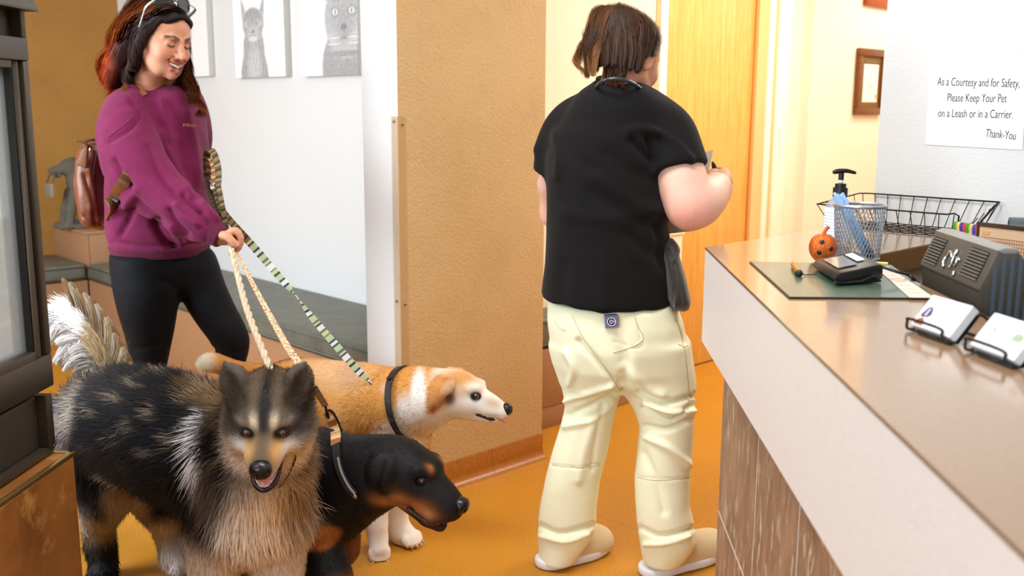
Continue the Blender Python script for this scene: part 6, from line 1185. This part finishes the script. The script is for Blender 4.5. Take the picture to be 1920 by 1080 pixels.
hm_(g3(.06, -.095, -.005, .05, .04, .06)*1.4, rgb(206, 142, 72)); hm_(g3(.03, -.04, .045, .05, .06, .035), rgb(204, 146, 84)); hm_(g3(.06, -.035, -.01, .03, .02, .03)*.7, rgb(214, 172, 124)); hm_(g3(.02, .05, -.018, .02, .04, .016)*.9, rgb(176, 128, 84)); hm_(g3(.035, .01, .028, .02, .03, .012)*.9, rgb(236, 222, 204)); hm_(g3(.05, -.0, -.02, .03, .04, .016), rgb(238, 230, 222)); hm_(g3(.043, .015, .002, .012, .016, .011)*.8, rgb(70, 52, 40)); hm_(g3(.03, .07, -.05, .03, .03, .006)*.5, rgb(150, 130, 116)); hm_(g3(.045, -.08, -.075, .05, .06, .03)*.7, rgb(226, 208, 190)); hm_(g3(.070, -.058, -.016, .012, .014, .018), rgb(92, 62, 40))
Q3 = np.column_stack([qx, qy, qz]); hm_(np.clip((.024-np.minimum(poly_dist(Q3, np.array([(.060, -.074, .034), (.070, -.070, .020), (.082, -.084, -.002), (.083, -.100, -.032), (.079, -.112, -.056)])), poly_dist(Q3, np.array([(.054, -.098, .032), (.074, -.104, .006), (.080, -.116, -.030), (.074, -.120, -.058)]))))/.008, 0, 1)*np.clip((qx-.052)/.012, 0, 1), rgb(184, 118, 54)); hm_(g3(.072, -.056, -.018, .013, .013, .016)*1.2, rgb(72, 48, 34))
C = C*(1-hw2[:, None])+H*hw2[:, None]; fast_mesh('body', V, Fc, M_FUR, LQ, C); GEO_L = (V, Fc)
bk = N(lr-ls); segs = [(lr, lm, N(bk+[0, 0, -.4])), (lm, ls, N(bk+[0, 0, -.4])), (lc, lc+[0, 0, -.05], dn), (at(776, 752, 3.0), at(728, 762, 3.07), N(bk+[0, 0, -.5])), (HLb(0, .09, -.04), HLb(0, -.11, -.03), RL@np.array([0, -1, -.15]))]+[(L_[i], L_[i+1], dn) for L_ in (lg1, lg2) for i in range(3)]+[(ltl[i], ltl[i+1], None) for i in range(4)]
LL = blob_len(V, .014, [(HLb(0, .04, -.04), .07, .005, .5), (HLb(0, -.05, 0), .09, .008, .5), (at(740, 970, 3.), .16, .007, .4), (at(720, 770, 3.05), .12, .018, .6)])
nm_ = ((qy > .098) & (qz > -.06)) | (np.linalg.norm(np.column_stack([qx-.043, qy-.014, qz-.002]), axis=1) < .013)
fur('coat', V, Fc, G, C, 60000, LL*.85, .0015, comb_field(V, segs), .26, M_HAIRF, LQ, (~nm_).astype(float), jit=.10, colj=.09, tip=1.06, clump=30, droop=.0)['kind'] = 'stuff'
for s in (-1, 1): dog_eye(LQ, RL, oL, (s*.0425, .014, .002), .0115, (46, 28, 18), (s*.85, .6, .05))
F = Field(oL-.16, oL+.16, .0025); F.ell(HLb(0, .112, -.034), (.019, .014, .0175), RL, 0); F.ell(HLb(0, .104, -.028), (.018, .016, .013), RL, .008)
for s in (-1, 1): F.ball(HLb(s*.010, .124, -.036), .005, .003, 'sub')
V2, F2_ = F.mesh(); fast_mesh('nose', V2, F2_, M_NOSE, LQ)
F = Field(oL-.18, oL+.16, .0025); F.chain([HLb(.030, .022, -.060), HLb(.021, .066, -.068), HLb(0, .084, -.071), HLb(-.021, .066, -.068), HLb(-.030, .022, -.060)], [.004, .0055, .006, .0055, .004], .004); V2, F2_ = F.mesh(); fast_mesh('lower_lip', V2, F2_, M_MOUTH, LQ)
F = Field(oL-.18, oL+.16, .0025); F.chain([HLb(.004, .072, -.062), HLb(.006, .098, -.063), HLb(.008, .108, -.070)], [.008, .0085, .006], .006); V2, F2_ = F.mesh(); fast_mesh('tongue', V2, F2_, M_TONG, LQ)
claws(LQ, p2a, p2t, .034, mat('pale_claw', rgb(196, 170, 146), .4)); claws(LQ, at(709, 1012, 2.95), at(712, 1044, 2.925), .030, mat('pale_claw', rgb(196, 170, 146), .4))

# ---- black and tan dog with its head low
RQ = thing('dog', 'black and tan rottweiler-type dog with lowered head beside the pale-faced dog', 'dog', (-.55, 2.6, 0))
RR = frame(N((.88, -.34, -.32)), (.1, 0, 1)); oR = at(800, 892, 2.385)
def HR(*p): return RR@np.array(p)+oR
F = Field((-1.0, 2.15, 0), (.02, 3.1, .72), .0065)
rs, rm_, rr = at(610, 905, 2.55), at(540, 890, 2.74), at(482, 885, 2.92)
F.chain([rr, rm_, rs], [.115, .125, .128], .05, n=10); F.ball(at(622, 945, 2.50), .105, .05); F.chain([HR(0, -.10, -.025), at(690, 892, 2.46), rs+[.03, 0, .0]], [.070, .080, .115], .05, n=8)
F.ell(HR(0, -.058, -.004), (.078, .088, .064), RR, .03); F.ell(HR(0, -.04, -.040), (.070, .065, .046), RR, .03); F.chain([HR(0, .0, -.026), HR(0, .045, -.040), HR(0, .082, -.046)], [.056, .045, .040], .03); F.chain([HR(0, -.02, -.078), HR(0, .04, -.098), HR(0, .074, -.104)], [.036, .026, .020], .012)
F.chain([HR(.042, -.006, -.078), HR(.034, .06, -.082), HR(0, .095, -.083)], [.006, .009, .009], .004, 'sub'); F.chain([HR(-.042, -.006, -.078), HR(-.034, .06, -.082), HR(0, .095, -.083)], [.006, .009, .009], .004, 'sub'); F.cone(HR(0, .02, -.084), HR(0, .09, -.085), .016, .012, .004, 'sub')
F.chain([HR(.040, .022, -.070), HR(.040, .060, -.076), HR(.026, .085, -.074)], [.012, .014, .012], .012)
for s in (-1, 1):
    F.ball(HR(s*.052, .006, .008), .013, .012, 'sub'); F.cone(HR(s*.030, .008, .030), HR(s*.055, -.012, .028), .014, .012, .02)
    F.chain([HR(s*.056, -.086, .026), HR(s*.074, -.074, .010), HR(s*.082, -.070, -.020), HR(s*.080, -.066, -.050)], [.016, .016, .015, .008], .012, n=10); F.chain([HR(s*.064, -.110, .022), HR(s*.084, -.106, -.008), HR(s*.086, -.098, -.042)], [.017, .016, .008], .012, n=8)
rg1 = [at(588, 970, 2.46), at(592, 1030, 2.44), (at(628, 1080, 2.40)[0], 2.39, .20), (at(650, 1100, 2.36)[0], 2.36, .05)]; F.chain(rg1, [.072, .052, .036, .034], .04, n=12); paw(F, np.array(rg1[-1])-[0, 0, .01], np.array(rg1[-1])+[.045, -.04, -.02], .042)
rg2 = [at(628, 975, 2.62), at(640, 1005, 2.64), at(644, 1032, 2.62)]; F.chain(rg2, [.060, .038, .034], .03, n=8); paw(F, at(644, 1034, 2.62), at(634, 1048, 2.58), .034)
for dx, Y in ((0, 2.95), (-36, 2.86)):
    hp = [at(480+dx, 920, Y), at(492+dx, 985, Y), at(450+dx, 1010, Y+.03), (*at(455+dx, 1040, Y)[:2], .04)]; F.chain(hp, [.085, .055, .032, .032], .04, n=12); paw(F, hp[-1], np.array(hp[-1])+[.05, -.04, -.016], .034)
V, Fc = F.mesh(); V = smooth_mesh(V, Fc, 1); G = F.grad(V); q = (V-oR)@RR; qx, qy, qz = np.abs(q[:, 0]), q[:, 1], q[:, 2]
KR, RU = rgb(19, 17, 18), rgb(150, 94, 48)
C = paint(V, KR, [(at(600, 1008, 2.38), (.05, .10, .032), rgb(150, 86, 36), .5), (at(642, 1030, 2.62), (.06, .12, .07), rgb(122, 66, 28), .6), ((rg1[2][0]+.02, 2.36, .10), (.1, .14, .12), rgb(140, 84, 40), .5), (np.array([*at(455, 1040, 2.9)[:2], .05]), .12, rgb(60, 34, 18), .6)])
H = np.tile(np.asarray(KR), (len(V), 1)); hw3 = np.clip(1-(np.linalg.norm((q-[0, -.02, -.03])/[.12, .15, .14], axis=1)-.9)/.15, 0, 1)
hm_(g3(.052, .028, -.062, .03, .045, .022), RU); hm_(g3(.05, -.045, -.085, .05, .055, .020), rgb(150, 96, 50)); hm_(g3(.066, -.03, -.056, .014, .025, .020)*.9, rgb(160, 106, 60)); hm_(g3(.034, .016, .040, .010, .014, .011), rgb(150, 92, 44)); hm_(g3(.0, .08, -.03, .03, .06, .02), KR); hm_(g3(.03, .06, -.110, .04, .05, .012), rgb(60, 36, 24)); hm_(g3(.085, -.05, -.03, .014, .012, .012)*.35, rgb(80, 50, 36))
C = C*(1-hw3[:, None])+H*hw3[:, None]; fast_mesh('body', V, Fc, M_SLEEK, RQ, C); GEO_R = (V, Fc)
bk = N(rr-rs); segs = [(rr, rm_, N(bk+[0, 0, -.4])), (rm_, rs, N(bk+[0, 0, -.4])), (HR(0, .09, -.04), HR(0, -.11, -.02), RR@np.array([0, -1, -.15])), (at(690, 880, 2.46), rs, N(bk+[0, 0, -.6]))]+[(rg1[i], rg1[i+1], dn) for i in range(3)]
nm_ = ((qy > .098) & (qz > -.055)) | (np.linalg.norm(np.column_stack([qx-.052, qy-.008, qz-.008]), axis=1) < .013)
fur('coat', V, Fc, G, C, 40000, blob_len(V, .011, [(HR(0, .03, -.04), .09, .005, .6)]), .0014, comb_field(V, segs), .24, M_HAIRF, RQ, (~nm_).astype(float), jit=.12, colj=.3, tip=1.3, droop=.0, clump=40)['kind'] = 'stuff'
for s in (-1, 1): dog_eye(RQ, RR, oR, (s*.0515, .008, .008), .0088, (26, 16, 12), (s*.75, .7, .0))
F = Field(oR-.18, oR+.18, .003); F.ell(HR(0, .116, -.030), (.026, .015, .021), RR, 0); F.ell(HR(0, .106, -.024), (.024, .018, .015), RR, .008)
for s in (-1, 1): F.ball(HR(s*.012, .129, -.032), .006, .003, 'sub')
V2, F2_ = F.mesh(); fast_mesh('nose', V2, F2_, M_NOSE, RQ)
F = Field(oR-.2, oR+.18, .003); F.chain([HR(.044, -.004, -.082), HR(.034, .052, -.096), HR(0, .082, -.102), HR(-.034, .052, -.096), HR(-.044, -.004, -.082)], [.005, .0065, .007, .0065, .005], .005); V2, F2_ = F.mesh(); fast_mesh('lower_lip', V2, F2_, mat('pink_grey_lip', rgb(70, 42, 46), .3), RQ)
MB().ball(HR(0, .05, -.090), (.022, .036, .007), RR).build('tongue', M_TONG, RQ, smooth=True)
m = MB()
for i in range(-4, 5): m.box(HR(i*.0046, .082-abs(i)*.0016, -.0935+abs(i)*.0003), (.0018, .0014, .0036), RR)
m.build('teeth', M_TOOTH, RQ)['kind'] = 'stuff'
# ------------------------------------------------------------------ leashes, collar, harness
from mathutils.bvhtree import BVHTree
def surf_of(geo): return BVHTree.FromPolygons([tuple(v) for v in geo[0].tolist()], geo[1].tolist())
def on(bvh, x, y, off=.004):            # point of a coat under a photograph position
    d = N(at(x, y, 2.)-[0, 0, CAM_H]); h = bvh.ray_cast(Vector((0, 0, CAM_H)), Vector(d))
    if h[0] is None: return at(x, y, 2.7), -d
    n = np.array(h[1]); n = n if n@d < 0 else -n; return np.array(h[0])+n*off, n
BL_, BR_ = surf_of(GEO_L), surf_of(GEO_R)
def ribbon(name, pts, wv, width, thick, colf, m_, par, K=200):
    P = spline(pts, K); wv = spline(wv, K) if len(np.shape(wv)) == 2 else np.tile(wv, (K, 1)); T = np.gradient(P, axis=0); T /= np.linalg.norm(T, axis=1)[:, None]+1e-9
    wv = wv-T*(wv*T).sum(1)[:, None]; wv /= np.linalg.norm(wv, axis=1)[:, None]+1e-9; nn = np.cross(T, wv); wd = np.interp(np.linspace(0, 1, K), np.linspace(0, 1, len(width)), width)[:, None] if np.ndim(width) else np.full((K, 1), width)
    V = np.stack([P-wv*wd/2-nn*thick/2, P+wv*wd/2-nn*thick/2, P+wv*wd/2+nn*thick/2, P-wv*wd/2+nn*thick/2], 1).reshape(-1, 3)
    b = 4*np.arange(K-1)[:, None]; Fc = np.concatenate([np.stack([b+i, b+(i+1) % 4, b+4+(i+1) % 4, b+4+i], -1).reshape(-1, 4) for i in range(4)]); Fc = np.vstack([Fc, [[3, 2, 1, 0]], [[4*K-4, 4*K-3, 4*K-2, 4*K-1]]])
    s = np.concatenate([[0], np.cumsum(np.linalg.norm(np.diff(P, axis=0), axis=1))]); C = np.repeat(np.array([colf(x) for x in s]), 4, 0)
    return mesh_obj(name, V, Fc, m_, par, False, cols=C)
M_WEB = mat('printed_webbing', (1, 1, 1), .75, attr=True, bump=(700, .3, .0006)); M_FLOR = mat('printed_floral_webbing', rgb(216, 196, 160), .75, var=(180, rgb(206, 96, 36), .52, .58), var2=(260, rgb(70, 56, 38), .54, .60), bump=(700, .3, .0006))
_g, _k, _w, _y = rgb(192, 206, 160), rgb(52, 56, 54), rgb(232, 232, 226), rgb(214, 206, 156)
GB = [_g, _g, _k, _w, _w, _k, _g, _g, _g, rgb(90, 110, 100), _y, _k, _w, _w, _w, rgb(96, 96, 84), _y, _y, _k, _g]
BB = [rgb(116, 98, 62), rgb(56, 46, 32), rgb(138, 116, 72), rgb(84, 70, 46), rgb(50, 40, 28), rgb(124, 102, 62)]
def bands(s, pal, w=.009): return pal[int(s/w) % len(pal)]
hp_ = at(434, 456, 2.955)
rl = thing('rope_leash', 'thick cream braided rope leash running from her hand to the pale-faced dog', 'leash', hp_)
A0, A1 = at(433, 462, 2.95), at(513, 708, 2.16); path = spline([at(424, 440, 2.975), A0, A0*.5+A1*.5+[-.008, 0, -.012], A1, A1+[.004, .03, -.045]], 150); T = N(A1-A0); u = N(np.cross(T, uZ)); w = np.cross(T, u)
M_ROPE = mat('cream_cotton_rope', rgb(206, 188, 160), .8, bump=(500, .5, .001), var=(40, rgb(176, 156, 128), .4, .7))
for k in range(3):
    ph = 2*math.pi*k/3+np.arange(150)*.55; MB().tube([p+u*.0046*math.cos(a)+w*.0046*math.sin(a) for p, a in zip(path, ph)], .0048, 8).build('strand', M_ROPE, rl, smooth=True)
ol = thing('floral_leash', 'narrow orange floral webbing leash from her hand to the black and tan dog', 'leash', hp_)
hk = on(BR_, 612, 772, .014)[0]
pts = [at(436, 455, 2.958), at(444, 472, 2.94), at(478, 540, 2.84), at(533, 640, 2.66), at(557, 676, 2.60), at(590, 728, 2.50), hk+[0, -.01, .02]]
ribbon('webbing', pts, np.array([[.5, 1, .2], [.6, 1, .2], [.9, .6, .3], [1, .1, .3], [1, 0, .4], [1, 0, .4], [1, 0, .4]]), [.006, .008, .014, .018, .018, .018, .018], .0022, lambda s: (1, 1, 1), M_FLOR, ol)
M_HW = mat('steel_hardware', rgb(170, 168, 162), .25, 1); M_HWD = mat('dark_hardware', rgb(50, 46, 42), .3, .8)
MB().tube([hk+[0, -.012, .02], hk+[.004, -.012, .0], hk+[.008, -.010, -.016]], .0042, 8).build('clip', M_HWD, ol, smooth=True)
gl_ = thing('striped_leash', 'green and cream striped webbing leash from her arm to the tan dog', 'leash', hp_)
rg = on(BL_, 738, 752, .012)[0]; rgp = at(724, 745, rg[1]-.03)
pts = [at(404, 352, 3.06), at(414, 388, 3.02), at(430, 412, 2.985), at(480, 468, 2.98), at(535, 532, 2.985), at(556, 556, 2.985), at(585, 595, 2.99), at(632, 650, 2.995), at(672, 696, 2.995), at(692, 714, 2.995)]
ribbon('webbing', pts, np.array([[1, 0, .2], [1, 0, .3], [.8, 0, .6], [.75, 0, .6], [.7, -.3, .6], [.2, -1, .3], [.7, -.2, .6], [.8, 0, .6], [.8, 0, .6], [.8, 0, .6]]), [.019, .020, .021, .024, .023, .013, .021, .024, .023, .010], .0022, lambda s: bands(s, BB if s < .22 else GB, .006), M_WEB, gl_, 340)
MB().tube(spline([at(690, 712, 2.995), at(702, 726, 2.99), at(716, 738, 2.985)], 8), .0042, 8).build('clip', M_HW, gl_, smooth=True)
c_ = at(721, 744, 2.985); MB().tube([c_+np.array([.010*math.cos(a), 0, .012*math.sin(a)]) for a in np.linspace(0, 2*math.pi, 21)], .0022, 8, caps=False).build('ring', M_HW, gl_, smooth=True)
# gathered handles over her far arm
for nm, pts, wv, pal in (('handle_loop', [at(388, 334, 3.25), at(387, 300, 3.22), at(391, 281, 3.18), at(401, 288, 3.13), at(409, 315, 3.09), at(409, 345, 3.06), at(404, 352, 3.06)], [1, -.3, .2], BB), ('spare_length', [at(389, 330, 3.2), at(391, 346, 3.12), at(398, 372, 3.06), at(408, 398, 3.02), at(420, 425, 2.99)], [1, -.2, .1], [rgb(60, 46, 30), rgb(84, 64, 40)]), ('inner_loop', [at(393, 326, 3.2), at(392, 304, 3.18), at(397, 298, 3.14), at(402, 318, 3.1), at(402, 342, 3.07)], [1, -.4, .1], [rgb(150, 96, 60), rgb(196, 150, 100), rgb(110, 84, 54)])):
    ribbon(nm, pts, np.array(wv, float), .021, .0025, lambda s, p=pal: bands(s, p), M_WEB, gl_, 120)
ribbon('second_strand', [at(409, 345, 3.05), at(418, 392, 3.0), at(425, 430, 2.975)], np.array([1, -.2, .2]), .016, .0025, lambda s: bands(s, BB), M_WEB, gl_, 60)
MB().tube([at(391, 340, 3.11), at(396, 348, 3.09), at(398, 358, 3.07)], .006, 8).build('snap_hook', M_HW, gl_, smooth=True)
BM_ = surf_of(GEO_M)
for pix in ([(522, 912), (534, 895), (543, 878), (550, 862), (553, 850)],): MB().tube(spline([on(BM_, x, y, .005)[0] for x, y in pix], 12), [.0012]+[.0022]*10+[.001], 6).build('lip_line', M_MOUTH, MQ, smooth=True)
# collar of the tan dog
cl = thing('dog_collar', 'black patterned collar with red accents on the tan dog', 'collar', at(760, 760, 3.0))
nc = at(765, 757, 2.99); ax = N([.86, -.42, .26]); uu = N(np.cross(ax, [0, 1, 0])); ww = np.cross(ax, uu); n = 72; ring_ = []
bvhL = BL_
for i in range(n):
    a = 2*math.pi*i/n; d = uu*math.cos(a)+ww*math.sin(a); h = bvhL.ray_cast(Vector(nc+d*.3), Vector(-d)); p = np.array(h[0]) if h[0] is not None else nc+d*.09; r = np.clip((p-nc)@d, .06, .105); ring_.append(r)
ring_ = np.array(ring_); ker = np.ones(9)/9; ring_ = np.convolve(np.concatenate([ring_[-4:], ring_, ring_[:4]]), ker, 'valid')
pts = [nc+(uu*math.cos(2*math.pi*i/n)+ww*math.sin(2*math.pi*i/n))*(ring_[i % n]+.011) for i in range(n+1)]
P = np.array(pts); V = np.concatenate([[p-ax*.0105, p+ax*.0105, p+ax*.0105+(p-nc)*.035, p-ax*.0105+(p-nc)*.035] for p in P]); Fc = [(4*i+j, 4*i+(j+1) % 4, 4*i+4+(j+1) % 4, 4*i+4+j) for i in range(n) for j in range(4)]
mesh_obj('band', V, Fc, mat('black_collar_webbing', rgb(30, 27, 30), .6, var=(110, rgb(96, 84, 84), .56, .66), bump=(500, .3, .0006)), cl)
bl_q = lambda x, y: on(BL_, x, y, .017)[0]
def cpt_(f, e=.013):
    i = int(f*n) % n; d = uu*math.cos(2*math.pi*i/n)+ww*math.sin(2*math.pi*i/n); return nc+d*(ring_[i]*1.035+e), d
best = sorted(range(n), key=lambda i: cpt_(i/n)[0][1])[:36]                                  # the side facing the room
best = sorted(best, key=lambda i: cpt_(i/n)[0][2])
for j, nm, mm, r in ((4, 'red_stud', mat('red_enamel', rgb(196, 40, 50), .4), .006), (9, 'round_tag', M_HW, .006), (30, 'side_buckle', M_BLK, .010)):
    p, d = cpt_(best[j]/n); MB().lathe([(0, -.002), (r, -.002), (r, .002), (0, .003)], p, d, 14).build(nm, mm, cl, smooth=True, sharp=40)
# harness of the black and tan dog
hs = thing('dog_harness', 'orange and cream patterned harness strap on the black and tan dog', 'harness', on(BR_, 625, 800)[0])
def strap(nm, pix, wdt, colf, m_, off=.010, K=40):
    q = [on(BR_, x, y, off) for x, y in pix]; P = np.array([a for a, b in q]); nr = np.array([b for a, b in q]); T = np.gradient(P, axis=0); wv = np.cross(T, nr); return ribbon(nm, P, wv, wdt, .004, colf, m_, hs, K)
strap('printed_strap', [(614, 772), (620, 785), (627, 803), (631, 820), (633, 838)], .026, lambda s: [rgb(206, 120, 50), rgb(214, 190, 140), rgb(190, 84, 36), rgb(128, 130, 80), rgb(206, 186, 136)][int(s/.014) % 5], M_WEB)
strap('chest_strap', [(633, 838), (636, 860), (643, 885), (655, 908), (668, 924)], .020, lambda s: rgb(38, 34, 32), M_WEB); strap('strap_edge', [(640, 862), (647, 886), (659, 908), (670, 922)], .004, lambda s: rgb(150, 146, 138), M_WEB, .0135)
p, nq = on(BR_, 632, 806, .016); MB().box(p, (.016, .005, .006), frame(-nq)).build('buckle', M_HWD, hs, bevel=.002)
MB().tube(spline([on(BR_, 611, 770, .012)[0], on(BR_, 622, 770, .020)[0], on(BR_, 634, 790, .018)[0], on(BR_, 638, 803, .012)[0]], 12), .003, 8).build('ring_bar', M_HWD, hs, smooth=True)
p, nq = on(BR_, 669, 926, .012); MB().ball(p, (.007, .004, .007), frame(-nq)).build('tag', M_HW, hs, smooth=True)
# grey stone dog holding a plaque on the corner block
M_STONE = mat('grey_stone', rgb(96, 89, 78), .85, var=(30, rgb(86, 80, 70), .4, .7), bump=(90, .5, .004))
sd = thing('stone_dog', 'grey stone dog figure holding a small plaque on the corner block', 'figurine', W(3.66, .275, .657)); sc_ = W(3.66, .275, .657)
fS = N((-.80, -.60, 0)); RS = frame(fS)
def HS(*p): return RS@(np.array(p)*1.12)+sc_
k_ = 1.0; F = Field(sc_-[.30, .30, .0], sc_+[.30, .30, .48], .006); F.lo[2] = sc_[2]-.006
F.chain([HS(0, -.09, .085), HS(0, -.045, .17), HS(0, .012, .25)], [.088, .082, .066], .05); F.cone(HS(0, .012, .25), HS(0, .035, .315), .056, .048, .03)
F.ell(HS(0, .045, .345), (.056, .062, .052), RS, .03); F.chain([HS(0, .08, .335), HS(0, .135, .322)], [.034, .026], .02); F.ball(HS(0, .158, .328), .012, .008)
for s in (-1, 1):
    F.chain([HS(s*.05, .02, .375), HS(s*.075, -.005, .36), HS(s*.08, -.03, .315)], [.022, .022, .012], .012); F.chain([HS(s*.05, .045, .20), HS(s*.055, .075, .10), HS(s*.055, .085, .03)], [.036, .028, .028], .02); F.cone(HS(s*.055, .085, .018), HS(s*.055, .13, .016), .026, .020, .015)
    F.ell(HS(s*.075, -.07, .075), (.04, .085, .07), RS, .03); F.cone(HS(s*.085, -.02, .02), HS(s*.085, .05, .016), .026, .020, .015); F.ball(HS(s*.026, .094, .362), .008, .006, 'sub')
F.chain([HS(0, -.16, .03), HS(.06, -.21, .025), HS(.13, -.19, .02)], [.024, .020, .012], .02); F.chain([HS(-.03, .11, .298), HS(0, .128, .294), HS(.03, .11, .298)], [.012]*3, .006)
F.cut(sc_+uZ*.001, -uZ); V, Fc = F.mesh(); fast_mesh('body', V, Fc, M_STONE, sd)
MB().box(HS(.0, .165, .215), (.085, .010, .042), RS).build('plaque', mat('pale_stone', rgb(140, 130, 116), .8, bump=(90, .4, .003)), sd, bevel=.006)
MB().tube(spline([HS(-.07, .16, .25), HS(-.045, .145, .30), HS(0, .14, .305), HS(.045, .145, .30), HS(.07, .16, .25)], 16), .005, 8).build('hanger', M_STONE, sd, smooth=True)
